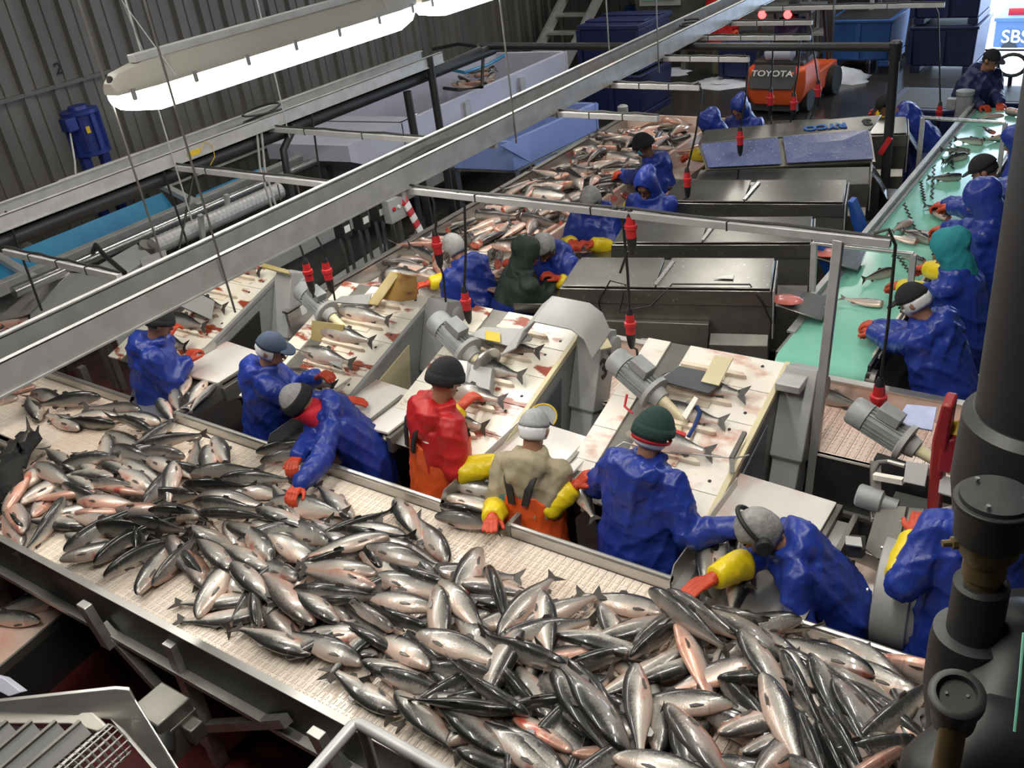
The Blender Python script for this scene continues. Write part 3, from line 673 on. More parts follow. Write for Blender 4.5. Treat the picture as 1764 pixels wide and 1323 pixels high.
# lower pink belt and blue tote under it, right of ear-muff worker
lb = thing('cross_belt', 'short pinkish wet belt behind the ear-muff worker', 'conveyor', (-.85, 3.75, 0))
plate('belt', [P(1440, 1022, .62), P(1500, 1060, .62), P(1520, 985, .62), P(1440, 950, .62)], .02, 'belt_pink', lb)
plate('belt_side', [P(1440, 1028, .6), P(1500, 1066, .6), P(1500, 1110, .4), P(1440, 1075, .4)], .02, 'black_machine', lb)
plate('back_rail', [P(1430, 925, .72), P(1515, 962, .72), P(1515, 985, .64), P(1430, 950, .64)], .02, 'steel', lb)
bx = thing('junction_box', 'small black junction box on a bracket beside the grey drum', 'box', Py(1472, 960, 3.75))
plate('box_body', [Py(1457, 925, 3.72), Py(1484, 927, 3.72), Py(1484, 962, 3.68), Py(1459, 960, 3.68)], .06, 'black_machine', bx, .004)
plate('box_lid', [Py(1457, 925, 3.72), Py(1484, 928, 3.72), Py(1486, 944, 3.66), Py(1457, 940, 3.66)], -.01, 'galv', bx)
part('cable', MB().tube([Py(1470, 965, 3.7), Py(1468, 1010, 3.62), Py(1478, 1028, 3.6), Py(1500, 1034, 3.6)], .009, 8), 'cable_black', bx)

# ================================================================== MIDDLE CROSS BELT
mc = thing('cross_conveyor', 'pink-stained white cross conveyor behind the heading machines', 'conveyor', (-3, 5, 0))
belt(mc, -5.6, -.45, 4.72, 5.3, .84, .06, 'belt_pink', rows=2)
part('bed', MB().box((-5.6, 4.73, .76), (-.45, 5.3, .82)), 'steel_dark', mc)
part('back_border', MB().box((-5.7, 5.31, .74), (-.45, 5.335, .985)), 'belt_pink', mc)
part('border_cap', MB().box((-5.7, 5.3, .985), (-.45, 5.36, 1.0)), 'steel', mc)
part('front_skirt', MB().box((-5.6, 4.69, .45), (-.45, 4.71, .85)), 'black_machine', mc)
part('front_edge', MB().box((-5.6, 4.685, .835), (-.45, 4.715, .85)), 'plastic_white', mc)
part('lower_rail', MB().box((-5.6, 4.66, .45), (-.45, 4.7, .48)), 'steel', mc)
for x in (-5.2, -3.9, -2.4, -1.0): part('leg', MB().box((x, 4.95, 0), (x + .06, 5.01, .76)), 'steel_dark', mc)
plate('end_splash', [P(1248, 612, 1.0), P(1338, 628, 1.0), P(1340, 655, .9), P(1250, 640, .9)], .01, 'meat_pink', mc)
# rounded pan seen on the floor between machines 3 and 4
pn = MB().lathe((-2.62, 4.3, .12), (0, 0, 1), [(0, .02), (0, .3), (.02, .32), (.02, .31), (.006, .29), (.006, .02)], 32)
single('drain_grate', pn, 'belt_pink', 'round perforated drain pan on the bloody floor between machines', 'drain', sm=30)

# ================================================================== GREEN SORTING BELT
gc = thing('sorting_conveyor', 'mint green sorting belt conveyor with workers along its right side', 'conveyor', (-1.7, 8.8, 0))
GZ = .95; gx0, gx1, gy0, gy1 = -2.02, -1.41, 5.62, 12.0
path = [(gy1, GZ)] + [(gy0 + .0, GZ)] + [(gy0 - .085 * math.sin(a), GZ - .085 + .085 * math.cos(a)) for a in [math.pi * k / 10 for k in range(1, 11)]] + [(gy1, GZ - .17)]
part('belt', MB().loft([[(gx0, y, z), (gx1, y, z), (gx1, y, z - .006), (gx0, y, z - .006)] for y, z in path[:2]] ), 'belt_green', gc)
mb = MB(); mb.loft([[(gx0, y, z), (gx1, y, z)] for y, z in path[1:]], cap=False, closed=False); part('belt_return', mb, 'belt_green', gc)
part('side_frame', MB().box((gx1, gy0 - .02, .78), (gx1 + .02, gy1, .98)).box((gx1, gy0 - .06, .80), (gx1 + .025, gy0 + .4, .93)), 'black_machine', gc)
part('side_frame', MB().box((gx0 - .02, gy0, .78), (gx0, gy1, .95)), 'steel_dark', gc)
part('edge_strip', MB().box((gx1 - .02, gy0 + .15, .95), (gx1 + .03, gy1, .975)), 'plastic_white', gc)
part('guide_rail', MB().box((gx0 - .06, gy0 + .75, 1.0), (gx0 - .015, gy1 + .2, 1.03)).box((gx0 - .05, gy0 + .3, .95), (gx0 + .01, gy1, .965)), 'galv', gc)
part('drive_roller', MB().tube([(gx0, gy0, GZ - .086), (gx1 + .06, gy0, GZ - .086)], .075, 16), 'steel_dark', gc)
for y in (5.9, 7.9, 9.9, 11.8):
    for x in (gx0 + .02, gx1 - .06): part('leg', MB().box((x, y, 0), (x + .05, y + .05, .8)), 'steel_dark', gc)
# bridge frames over the belt
for (a, b, lbl) in (((1403, 418), (1574, 438), 'tubular steel bridge frame over the near end of the green belt'), ((1590, 203), (1732, 212), 'tubular steel bridge frame over the far end of the green belt')):
    A, B = P(*a, 1.42), P(*b, 1.42)
    t = thing('bridge_frame', lbl, 'frame', (A.x, A.y, 0), 'bridge frames')
    part('top_bar', MB().tube([A, B], .018, 10), 'steel_bright', t)
    part('post', MB().box((A.x - .02, A.y - .02, 0), (A.x + .02, A.y + .02, 1.42)), 'galv', t)
    part('post', MB().box((B.x - .02, B.y - .02, .95), (B.x + .02, B.y + .02, 1.42)), 'galv', t)
# ================================================================== BACK FISH TABLE
bt = thing('sorting_table', 'long white sorting table heaped with headed salmon in the middle distance', 'table', (-5.25, 8, 0))
belt(bt, -5.83, -4.68, 5.4, 10.55, .93, .09, 'belt_back', rows=2, along='y')
part('bed', MB().box((-5.84, 5.38, .84), (-4.66, 10.6, .91)), 'steel_dark', bt)
part('left_border', MB().box((-5.87, 4.6, .8), (-5.84, 10.62, 1.07)).box((-5.9, 4.6, 1.06), (-5.84, 10.62, 1.08)), 'steel', bt)
part('right_border', MB().box((-4.675, 5.9, .86), (-4.635, 10.6, 1.05)), 'belt_pink', bt)
part('end_border', MB().box((-5.87, 10.58, .85), (-4.4, 10.62, 1.1)), 'belt_pink', bt)
part('infeed_plate', MB().prism([(-5.83, 4.75, .9), (-4.68, 5.32, .9), (-4.68, 5.42, .93), (-5.83, 5.42, .93)], (0, 0, -.02)), 'steel', bt)
for y in (5.6, 7.2, 8.8, 10.4):
    for x in (-5.84, -4.74): part('leg', MB().box((x, y, 0), (x + .06, y + .06, .85)), 'steel_dark', bt)
part('brace', MB().bar((-5.86, 7.3, .05), (-5.86, 6.2, .8), .05, .05), 'steel', bt)
part('side_chute', MB().prism([(-4.62, 6.0, .9), (-4.3, 6.0, .9), (-4.3, 10.2, .9), (-4.62, 10.2, .9)], (0, 0, -.02)), 'belt_pink', bt)

# ================================================================== GUTTING MACHINES
def gutting_machine(A, B, zt, wd, label, idx):
    A = Vector((*A, 0)); B = Vector((*B, 0)); ex = (B - A).normalized(); ey = Vector((-ex.y, ex.x, 0)); Ln = (B - A).length
    t = thing('gutting_machine', label, 'machine', (A + B) / 2 + ey * wd / 2, 'stainless gutting machines')
    def q(x, y, z): return A + ex * x + ey * y + Vector((0, 0, z))
    part('base', MB().loft([[q(.05, .03, .25), q(Ln - .05, .03, .25), q(Ln - .05, wd - .03, .25), q(.05, wd - .03, .25)], [q(0, 0, zt - .13), q(Ln, 0, zt - .13), q(Ln, wd, zt - .13), q(0, wd, zt - .13)]]), 'steel_dark', t, .008)
    if idx != 3:
        part('upper_housing', MB().loft([[q(0, -.01, zt - .13), q(Ln, -.01, zt - .13), q(Ln, wd, zt - .13), q(0, wd, zt - .13)], [q(.01, .0, zt - .01), q(Ln - .01, .0, zt - .01), q(Ln - .01, wd, zt + .02), q(.05, wd, zt + .02)]]), 'steel_mid', t, .006)
        for s0, s1 in ((.02, .47), (.475, .99)):
            part('lid', MB().prism([q(Ln * s0, .005, zt), q(Ln * s1, .005, zt), q(Ln * s1, wd - .02, zt + .035), q(Ln * s0 + .05, wd - .02, zt + .035)], (0, 0, .012)), 'steel_mid', t, .004)
        for s in (.05, .25, .48, .7, .95):
            part('latch', MB().box((-.015, -.02, 0), (.015, .012, .03)), 'steel_bright', t).location += q(Ln * s, -.012, zt - .03) - wloc(t)
        part('hinge_bar', MB().bar(q(Ln * .47, .02, zt + .02), q(Ln * .52, wd * .8, zt + .05), .03, .012), 'steel_bright', t)
    part('lower_guard', MB().loft([[q(.02, -.08, .45), q(Ln * .7, -.08, .45), q(Ln * .7, 0, .45), q(.02, 0, .45)], [q(.02, -.03, zt - .26), q(Ln * .72, -.06, zt - .26), q(Ln * .72, 0, zt - .26), q(.02, 0, zt - .26)]]), 'steel_dark', t, .006)
    part('lower_guard', MB().box((0, 0, 0), (1, 1, 1)) if False else MB().loft([[q(Ln * .72, -.1, .3), q(Ln - .02, -.1, .3), q(Ln - .02, 0, .3), q(Ln * .72, 0, .3)], [q(Ln * .72, -.08, zt - .42), q(Ln - .02, -.08, zt - .42), q(Ln - .02, 0, zt - .36), q(Ln * .72, 0, zt - .36)]]), 'steel_dark', t, .006)
    part('end_plate', MB().prism([q(Ln, .0, zt - .4), q(Ln, wd, zt - .4), q(Ln, wd, zt + .02), q(Ln, 0, zt - .01)], ex * .012), 'galv', t, .003)
    part('outlet', MB().prism([q(Ln + .013, .12, zt - .34), q(Ln + .013, wd - .12, zt - .34), q(Ln + .013, wd - .15, zt - .06), q(Ln + .013, .15, zt - .06)], ex * .004), 'recess_dark', t)  # flat black sheet painted in for the shaded outlet mouth
    if idx in (0, 1):
        part('outlet_plate', MB().prism([q(Ln + .02, -.02, zt - .12), q(Ln + .35, -.08, zt - .2), q(Ln + .42, .3, zt - .2), q(Ln + .05, .3, zt - .12)], (0, 0, .012)), 'steel_mid', t, .003)
        part('fish_scraps', MB().ell(q(Ln + .1, .08, zt - .11), (.12, .09, .02), nu=12, nv=6), 'meat_pink', t, kind='stuff')
    if idx in (1, 2):
        part('blue_tarp', MB().loft([[q(Ln + .02, .1, zt - .02), q(Ln + .05, .22, zt - .02), q(Ln + .09, .2, zt - .02), q(Ln + .06, .08, zt - .02)], [q(Ln + .06, .08, zt - .2), q(Ln + .1, .24, zt - .2), q(Ln + .17, .2, zt - .2), q(Ln + .12, .06, zt - .2)], [q(Ln + .12, .1, zt - .35), q(Ln + .17, .22, zt - .35), q(Ln + .22, .2, zt - .35), q(Ln + .17, .08, zt - .35)]]), 'blue_tape', t)
    part('infeed_tray', MB().prism([q(-.36, -.05, zt - .2), q(-.02, -.05, zt - .2), q(-.02, .38, zt - .2), q(-.36, .38, zt - .2)], (0, 0, .015)), 'steel_mid', t, .003)
    part('tray_wall', MB().prism([q(-.36, -.06, zt - .2), q(-.02, -.06, zt - .2), q(-.02, -.06, zt - .12), q(-.36, -.06, zt - .12)], ey * .012), 'steel_mid', t, .002)
    for x in (.12, Ln - .12):
        for y in (.06, wd - .06): part('leg', MB().bar(q(x, y, 0), q(x, y, .26), .06, .06), 'steel_dark', t)
    if idx == 0:
        part('warning_sticker', MB().prism([q(Ln * .73, .13, zt + .03), q(Ln * .82, .2, zt + .035), q(Ln * .82, .12, zt + .03)], (0, 0, .004)), 'label_white', t)
        part('rating_plate', MB().bar(q(Ln * .4, -.075, zt - .42), q(Ln * .45, -.075, zt - .42), .004, .06), 'label_white', t)
        part('power_cable', MB().tube([q(Ln * .22, -.03, zt - .35), q(Ln * .2, -.03, zt - .1), q(Ln * .26, .0, zt + .06), q(Ln * .33, .02, zt + .02), q(Ln * .3, -.04, zt - .18), q(Ln * .45, -.03, zt - .13), q(Ln * .55, .02, zt + .03), q(Ln * .9, .03, zt + .03), q(Ln * .96, -.02, zt - .1), q(Ln, -.02, zt - .25)], .007, 6), 'cable_black', t)
    return t, q, Ln
GM = [((-3.77, 5.57), (-2.23, 6.05)), ((-3.81, 6.48), (-2.25, 6.97)), ((-3.86, 7.52), (-2.29, 7.91)), ((-3.92, 8.36), (-2.33, 8.82)), ((-3.75, 9.6), (-2.3, 10.0))]
GL = ['nearest gutting machine with a white arrow sticker, low steel housing', 'second nearest gutting machine, low steel housing below the overhead bar',
      'third gutting machine from the front, with blue plastic hanging at its outlet', 'gutting machine with raised window lid and number 3', 'farthest gutting machine, behind the raised window lid']
for i, ((a, b), l) in enumerate(zip(GM, GL)):
    t, q, Ln = gutting_machine(a, b, 1.2, .5, l, i)
    if i == 3:
        zl0, zl1, zl2 = 1.2, 1.42, 1.46
        w0, w1, w2, w3 = P(1217, 293, 1.2), P(1509, 279, 1.2), P(1500, 226, 1.4), P(1203, 250, 1.4)
        mid0, mid1 = w0.lerp(w1, .47), w3.lerp(w2, .48)
        lid = plate('open_lid', [w0, w1, w2, w3], -.03, 'steel_dark', t, .004)
        def pane(a, b, c, d):
            cc = (a + b + c + d) / 4; pts = [cc + (p - cc) * .94 for p in (a, b, c, d)]
            n = (pts[1] - pts[0]).cross(pts[3] - pts[0]).normalized()
            n = n if n.dot(CAM - cc) > 0 else -n
            part('window_pane', MB().prism([p + n * .03 for p in pts], n * .012), 'window_film', lid)
        pane(w0, mid0, mid1, w3); pane(mid0, w1, w2, mid1)
        u0, u1 = P(1214, 227, 1.44), P(1518, 201, 1.44)
        top = plate('lid_top', [w3, w2, u1, u0], .02, 'steel_mid', t, .004)
        nn = (w2 - w3).cross(u0 - w3).normalized()
        if nn.z < 0: nn = -nn
        ex = (w2 - w3).normalized()
        text_obj('RYCO', .15, frame(P(1421, 221, 1.425) + nn * .02, -ex, nn), 'ink_blue', top, 'maker_lettering', .003, .006)
        text_obj('3', .19, frame(P(1493, 213, 1.425) + nn * .02, -ex, nn), 'ink', top, 'machine_number', .003, .01)
    if i >= 3:
        part('outlet_chute', MB().strip([q(Ln + .02, .25, 1.12), q(Ln + .1, .25, 1.0), q(Ln + .16, .25, .88), q(Ln + .32, .25, .86)], q(0, .3, 0) - q(0, 0, 0), .008), 'steel_bright', t)

# ================================================================== OVERHEAD TRAYS, RODS, BARS
def tray(name, label, x0, x1, zb, zo, zf, y0, y1, m):
    t = thing(name, label, 'cable tray', ((x0 + x1) / 2, y0, zb), 'overhead cable trays')
    part('near_flange', MB().box((x0 - .004, y0, zb), (x0 + .004, y1, zo)).box((x0 - .03, y0, zo - .006), (x0 + .004, y1, zo + .003)).box((x0 - .004, y0, zb - .004), (x0 + .016, y1, zb + .006)), m, t)
    part('tray_floor', MB().box((x1, y0, zb + .02), (x0, y1, zb + .028)), 'black_rubber', t)
    part('far_flange', MB().box((x1 - .004, y0, zb), (x1 + .004, y1, zf)).box((x1 - .004, y0, zf - .006), (x1 + .03, y1, zf + .003)), m, t)
    return t
TZ = 2.25
x0 = P(300, 530, TZ).x; zo = Px(300, 479, x0).z; x1 = x0 - .3; zf = Px(300, 436, x1).z
t1 = tray('cable_tray', 'near long grey cable tray running diagonally above the heading machines', x0, x1, TZ, zo, zf, .4, 14.5, 'galv_rust')
T1X = (x0, x1)
for k in range(4):
    r_ = random.Random(k); pts = []
    for i in range(40):
        y = .5 + i * .36; pts.append((x1 + .08 + k * .055 + r_.uniform(-.02, .02), y, TZ + .045 + r_.uniform(0, .02) + (.06 * math.exp(-((y - 5.2) / .5) ** 2) if k < 2 else 0)))
    part('cable', MB().tube(pts, .014, 6), 'cable_black', t1)
part('cable_coil', MB().tube([(x1 + .15 + .1 * math.cos(a), 9.6 + .14 * math.sin(a), TZ + .1 + .03 * a / 6) for a in np.linspace(0, 9, 24)], .012, 6), 'cable_black', t1)
part('splice_box', MB().box((x0 - .2, 7.9, TZ + .03), (x0 - .12, 8.0, TZ + .09)), 'red_plastic', t1)
x2 = P(300, 285, TZ).x; zo2 = Px(300, 261, x2).z; x3 = x2 - .3; zf2 = Px(300, 241, x3).z
t2 = tray('cable_tray', 'far long grey cable tray running diagonally in front of the ribbed wall', x2, x3, TZ, zo2, zf2, .8, 8.3, 'galv')
part('cable_coil', MB().tube([(x2 - .1 + .07 * math.cos(a), 5.75 + .22 * math.sin(a), TZ + .13 + .04 * math.sin(a * .5)) for a in np.linspace(0, 11, 30)], .01, 6), 'cable_black', t2)
part('under_pipe', MB().tube([(x2 - .12, .8, TZ - .1), (x2 - .12, 9.4, TZ - .1)], .065, 14), 'black_pipe', t2)
part('yellow_tag', MB().prism([Px(323, 262, x2 + .01), Px(344, 255, x2 + .01), Px(344, 265, x2 + .01), Px(324, 271, x2 + .01)], (.004, 0, 0)), 'yellow_label', t2)
part('yellow_wire', MB().tube([Px(345, 262, x2 + .01), Px(352, 243, x2 + .02), Px(366, 250, x2 + .02), Px(370, 270, x2), Px(362, 285, x2)], .004, 5), 'yellow_label', t2)
def rod(pxa, x, y0z, lbl):
    pass
rodl = [((403, 530), 'outer'), ((278, 440), 'inner'), ((889, 240), 'outer'), ((1050, 95), 'inner'), ((1135, 120), 'outer')]
names = ['threaded hanger rod of the near tray, nearest the camera', 'threaded hanger rod on the far side of the near tray, leftmost', 'threaded hanger rod in the middle of the near tray',
         'threaded hanger rod farther along the near tray', 'farthest threaded hanger rod on the near tray']
for ((px, py), s), nm in zip(rodl, names):
    X = x0 + .02 if s == 'outer' else x1 - .02
    b = Px(px, py, X)
    single('hanger_rod', MB().tube([(X, b.y, b.z - .03), (X, b.y, RZ)], .007, 6), 'steel_dark', nm, 'rod', 'tray hanger rods')
for px, py, nm in ((320, 345, 'thin hanger rod of the far tray at left'), (490, 200, 'thin hanger rod of the far tray near the cable coil')):
    b = Px(px, py, x2 + .02); single('hanger_rod', MB().tube([(x2 + .02, b.y, b.z - .2), (x2 + .02, b.y, RZ)], .007, 6), 'galv', nm, 'rod', 'tray hanger rods')
BZt = 2.226
bars = [((700, 333), (1540, 412), 'longest grey strut bar over the gutting machines, carrying hanging plugs'), ((0, 437), (215, 473), 'short strut bar below the tray at left edge'), ((330, 290), (562, 320), 'strut bar between the two trays near the blue guard'),
        ((495, 225), (745, 242), 'strut bar between the two trays beside the bent black hose'), ((968, 194), (1130, 207), 'rusty strut bar over the sorting table'), ((1050, 148), (1208, 150), 'strut bar with white tag above the hooded workers'),
        ((1150, 101), (1290, 103), 'strut bar beside the orange forklift'), ((1225, 63), (1392, 68), 'strut bar crossing in front of the forklift mast'), ((1290, 38), (1395, 42), 'strut bar across the forklift lights'), ((1320, 8), (1617, 17), 'farthest strut bar near the loading door')]
BARP = []
for a, b, nm in bars:
    A, B = P(*a, BZt), P(*b, BZt); yy = (A.y + B.y) / 2; A.y = B.y = yy
    if 'between the two trays' in nm: A.x = x3; B.x = x0
    elif a[0] > 600: A.x = min(A.x, x1)
    BARP.append((A, B))
    t = thing('strut_bar', nm, 'strut', A, 'overhead strut bars')
    part('channel', MB().box((A.x, yy - .02, BZt - .022), (B.x, yy + .02, BZt + .022)), 'galv', t, .003)
    for k in range(1, 4):
        xx = A.x + (B.x - A.x) * k / 4; part('cable_tie', MB().box((xx - .004, yy - .023, BZt - .026), (xx + .004, yy + .023, BZt + .028)), 'cable_black', t)
    part('cable', MB().tube([(A.x + (B.x - A.x) * k / 12, yy + .01, BZt + .03 + .006 * math.sin(k * 2)) for k in range(13)], .009, 6), 'cable_black', t)
# leaning steel post under the long bar
pt, pb_ = Py(1445, 412, BARP[0][0].y), Vector((-1.5, BARP[0][0].y, 0))
t = thing('support_post', 'tall square steel post holding up the long strut bar', 'post', pb_)
part('post', MB().bar(pb_, pt, .05, .05), 'galv', t, .003)
part('foot_plate', MB().box((pb_.x - .08, pb_.y - .08, 0), (pb_.x + .08, pb_.y + .08, .012)), 'steel_dark', t)
# hanging plugs
def plug(y, top, con, bot, label, s=1.):
    T = Py(*top, y); Cc = Py(*con, y); Bt = Py(*bot, y) if bot else None
    t = thing('hanging_plug', label, 'plug', Cc, 'red plugs hanging from the overhead bars')
    mid = T.lerp(Cc, .5) + Vector((.012, 0, 0))
    part('cable', MB().tube([T + Vector((-.1, 0, .02)), T + Vector((-.03, 0, .05)), T + Vector((.01, 0, -.03)), mid, Cc + Vector((0, 0, .1 * s))], .009, 6), 'cable_black', t)
    part('socket', MB().lathe(Cc, (0, 0, 1), [(-.05 * s, .032 * s), (.0, .032 * s), (.005 * s, .04 * s), (.03 * s, .04 * s), (.035 * s, .03 * s), (.085 * s, .026 * s)], 14), 'red_plastic', t)
    part('gland', MB().lathe(Cc, (0, 0, 1), [(.085 * s, .024 * s), (.11 * s, .02 * s), (.13 * s, .012 * s)], 12), 'cable_black', t)
    part('plug_body', MB().lathe(Cc, (0, 0, -1), [(.05 * s, .033 * s), (.08 * s, .03 * s), (.13 * s, .024 * s), (.16 * s, .012 * s)], 12), 'cable_black', t)
    if Bt: part('lower_cable', MB().tube([Cc + Vector((0, 0, -.15 * s)), Cc.lerp(Bt, .5) + Vector((.015, 0, 0)), Bt], .008, 6), 'cable_black', t)
by = [A.y for A, B in BARP]
plug(by[0], (745, 340), (753, 425), (768, 520), 'red plug hanging over the sorting table, left of the hairnet worker')
plug(by[0], (797, 345), (803, 522), (808, 575), 'red plug hanging in front of the hairnet worker in blue')
plug(by[0], (1070, 372), (1086, 562), (1101, 640), 'red plug hanging above the heading machine motor with dark plate')
plug(by[0], (1540, 412), (1513, 690), None, 'red plug hanging at the right end, above the pink cross belt', 1.15)
plug(by[0], (1085, 375), (1087, 395), (1068, 470), 'red plug tied up close under the long strut bar')
plug(4.35, (515, 420), (531, 472), (540, 512), 'left one of two red plugs below the cable tray')
plug(4.4, (550, 415), (564, 470), (577, 517), 'right one of two red plugs below the cable tray')
plug(by[5], (1208, 152), (1184, 312), (1168, 372), 'red plug hanging left of the raised window lid')
plug(by[6], (1288, 105), (1275, 240), (1262, 372), 'red plug hanging before the raised window lid')
plug(by[7], (1330, 70), (1327, 172), (1340, 320), 'red plug hanging just before the forklift counterweight')
plug(by[7], (1378, 68), (1367, 180), (1360, 215), 'red plug hanging right of the forklift wheel')
plug(by[8], (1395, 45), (1409, 158), (1396, 205), 'highest red plug hanging beside the forklift bucket')
plug(by[9], (1615, 18), (1618, 195), None, 'red plug hanging before the dark stacked totes')
# black pipe frame
pf = thing('pipe_frame', 'black pipe frame crossing above the gutting machines', 'pipe', P(840, 75, 2.2))
A, B = P(842, 73, 2.2), P(1532, 90, 2.2); B.y = A.y = (A.y + B.y) / 2
L0 = P(745, 120, 2.2)
part('cross_pipe', MB().tube([(x2 - .12, 6.8, 2.15), (x2 - .1, A.y - .2, 2.2), A, B], .04, 10), 'black_pipe', pf)
part('down_pipe', MB().tube([B, Vector((B.x, B.y, 1.6)), Vector((B.x, B.y, .2))], .045, 10), 'black_pipe', pf)
part('elbow', MB().lathe(B, (0, 0, 1), [(-.12, .055), (.04, .06), (.06, .04)], 12), 'black_pipe', pf)
part('valve_lever', MB().bar(Vector((B.x + .03, B.y - .05, 1.38)), Vector((B.x - .05, B.y - .06, 1.22)), .03, .05), 'red_plastic', pf)
A2 = Px(735, 75, x2); part('post', MB().tube([(x2, A2.y, 2.35), (x2, A2.y, .0)], .045, 10), 'black_pipe', pf)
A3 = Px(700, 150, x2); part('post', MB().tube([(x2, A3.y, 2.1), (x2, A3.y, 0)], .045, 10), 'black_pipe', pf)
XH = x2 - .03
hs = thing('black_hose', 'bent black hose hanging below the far cable tray', 'hose', Px(490, 300, XH))
part('hose', MB().tube([Px(p[0], p[1], XH) for p in ((506, 215), (502, 228), (488, 258), (495, 300), (503, 342))], .035, 10), 'black_rubber', hs)
for dx in (-12, 22): part('bracket', MB().tube([Px(490 + dx, 318, XH), Px(496 + dx, 345, XH)], .008, 6), 'steel_dark', hs)
cd_ = thing('conduit_pair', 'pair of thin grey conduits dropping from the far tray', 'conduit', Px(455, 300, XH))
for dx in (0, 8): part('conduit', MB().tube([Px(442 + dx, 228, XH), Px(444 + dx, 244, XH), Px(448 + dx, 290, XH), Px(468 + dx, 358, XH)], .011, 6), 'galv', cd_)
for a, b, nm in (((283, 300), (325, 425), 'black rod crossing the blue guard, leaning left'), ((330, 318), (308, 432), 'black rod crossing the blue guard, leaning right'), ((22, 398), (72, 535), 'black rod by the grey plates at left'), ((538, 205), (552, 310), 'black rod below the far tray near the bent hose')):
    single('black_rod', MB().tube([Px(a[0] - .25 * (b[0] - a[0]), a[1] - .25 * (b[1] - a[1]), XH), Px(*b, XH)], .01, 6), 'cable_black', nm, 'rod', 'black rods')

# ================================================================== LEFT BACKGROUND: GRADER LINE
# (grader)
gl = thing('grading_line', 'stainless grading line with bright blue guards between the cable trays', 'conveyor', (-9.2, 6, 0))
def ybar(name, x, z, y0, y1, w, h, m, ang=0): 
    mb = MB(); mb.M = Matrix.Translation((x, 0, z)) @ Matrix.Rotation(ang, 4, 'Y'); mb.box((-w / 2, y0, -h / 2), (w / 2, y1, h / 2)); return part(name, mb, m, gl, .004)
ybar('blue_guard', -9.5, 1.1, 3.6, 6.25, .3, .02, 'blue_guard', .9)
ybar('blue_guard', -9.25, 1.0, 6.5, 7.6, .3, .02, 'blue_guard', .9)
ybar('beam', -9.1, 1.1, 3.8, 9.5, .12, .12, 'galv', 0)
ybar('blue_strip', -8.62, 1.0, 5.4, 7.0, .12, .02, 'blue_guard', .7)
part('steel_pipe', MB().tube([(-8.85, 3.9, 1.1), (-8.85, 10, 1.1)], .06, 14), 'steel_bright', gl)
mb = MB(); prof_ = []
for i in range(60): prof_.append((5.2 + i * .03, .09 + (.006 if i % 2 else 0)))
mb.lathe((-8.42, 0, 1.1), (0, 1, 0), prof_, 16); part('spiral_tube', mb, 'galv', gl, sm=20)
ybar('beam', -8.15, 1.0, 4.4, 10.5, .12, .06, 'galv', 0)
ybar('side_plate', -7.9, .75, 4.2, 9.5, .02, .5, 'grey_paint', 0)
ybar('beam', -9.75, 1.25, 6.4, 11, .2, .06, 'steel', .5)
ybar('far_plate', -10.2, 1.35, 5.5, 12, .5, .02, 'steel_dark', .9)
ybar('black_tube', -10.0, 1.25, 3.4, 6.4, .14, .14, 'black_pipe', 0)
for y in (4.2, 6.3, 8.4):
    part('cross_frame', MB().bar((-9.85, y, 1.35), (-9.0, y, 1.1), .08, .06), 'galv', gl, .004)
    part('leg', MB().box((-9.13, y, 0), (-9.07, y + .06, 1.05)), 'steel_dark', gl); part('leg', MB().box((-8.18, y, 0), (-8.12, y + .06, 1.0)), 'steel_dark', gl)
part('valve_cylinder', MB().lathe(P(40, 425, 1.15), (.6, .3, -.5), [(0, .06), (.02, .075), (.12, .075), (.13, .06), (.3, .06), (.31, .05), (.42, .05)], 16), 'steel_bright', gl)
part('chain_drive', MB().lathe(P(255, 425, 1.1), (.5, .2, 1), [(-.03, .03), (-.03, .09), (.03, .09), (.03, .03)], 14), 'steel_dark', gl)
plate('cover_plate', [P(160, 462, 1.1), P(235, 420, 1.1), P(262, 440, 1.1), P(205, 480, 1.1)], .03, 'grey_paint_light', gl)
plate('cover_plate', [P(240, 445, 1.12), P(285, 430, 1.12), P(290, 455, 1.1), P(250, 470, 1.1)], .04, 'galv', gl)
part('hose', MB().tube([P(160, 435, 1.15), P(165, 422, 1.25), P(180, 440, 1.2), P(215, 470, 1.12)], .025, 8), 'black_rubber', gl)
for i, (px, py) in enumerate(((345, 385), (390, 350))):
    part('bracket', MB().bar(P(px, py - 15, 1.3), P(px + 5, py + 30, 1.0), .05, .04), 'galv', gl)
fl_ = MB(); rgs = []
for k in range(9):
    t_ = k / 8; c_ = P(-30 + 88 * t_, 880 - 132 * t_, .98 + .1 * math.sin(t_ * 3.0)); wd_ = .16 * (1 - t_ * .55)
    pr_ = Vector((.75, .3, 0)).normalized()
    rgs.append([c_ + pr_ * (wd_ * (q_ - .5) * 2) + Vector((0, 0, .04 * math.cos((q_ - .5) * 3) + .03 * math.sin(k * 2.3 + q_ * 11))) + Vector((.03 * math.sin(k * 3.1 + q_ * 5), .04 * math.sin(q_ * 7 + k * 2), 0)) for q_ in [i_ / 6 for i_ in range(7)]])
fl_.loft(rgs, cap=False, closed=False); fo_ = single('rubber_flap', fl_, 'flap_black', 'crumpled black rubber flap at the left edge of the belt', 'flap', sm=80)
sf_ = fo_.modifiers.new('thickness', 'SOLIDIFY'); sf_.thickness = .008
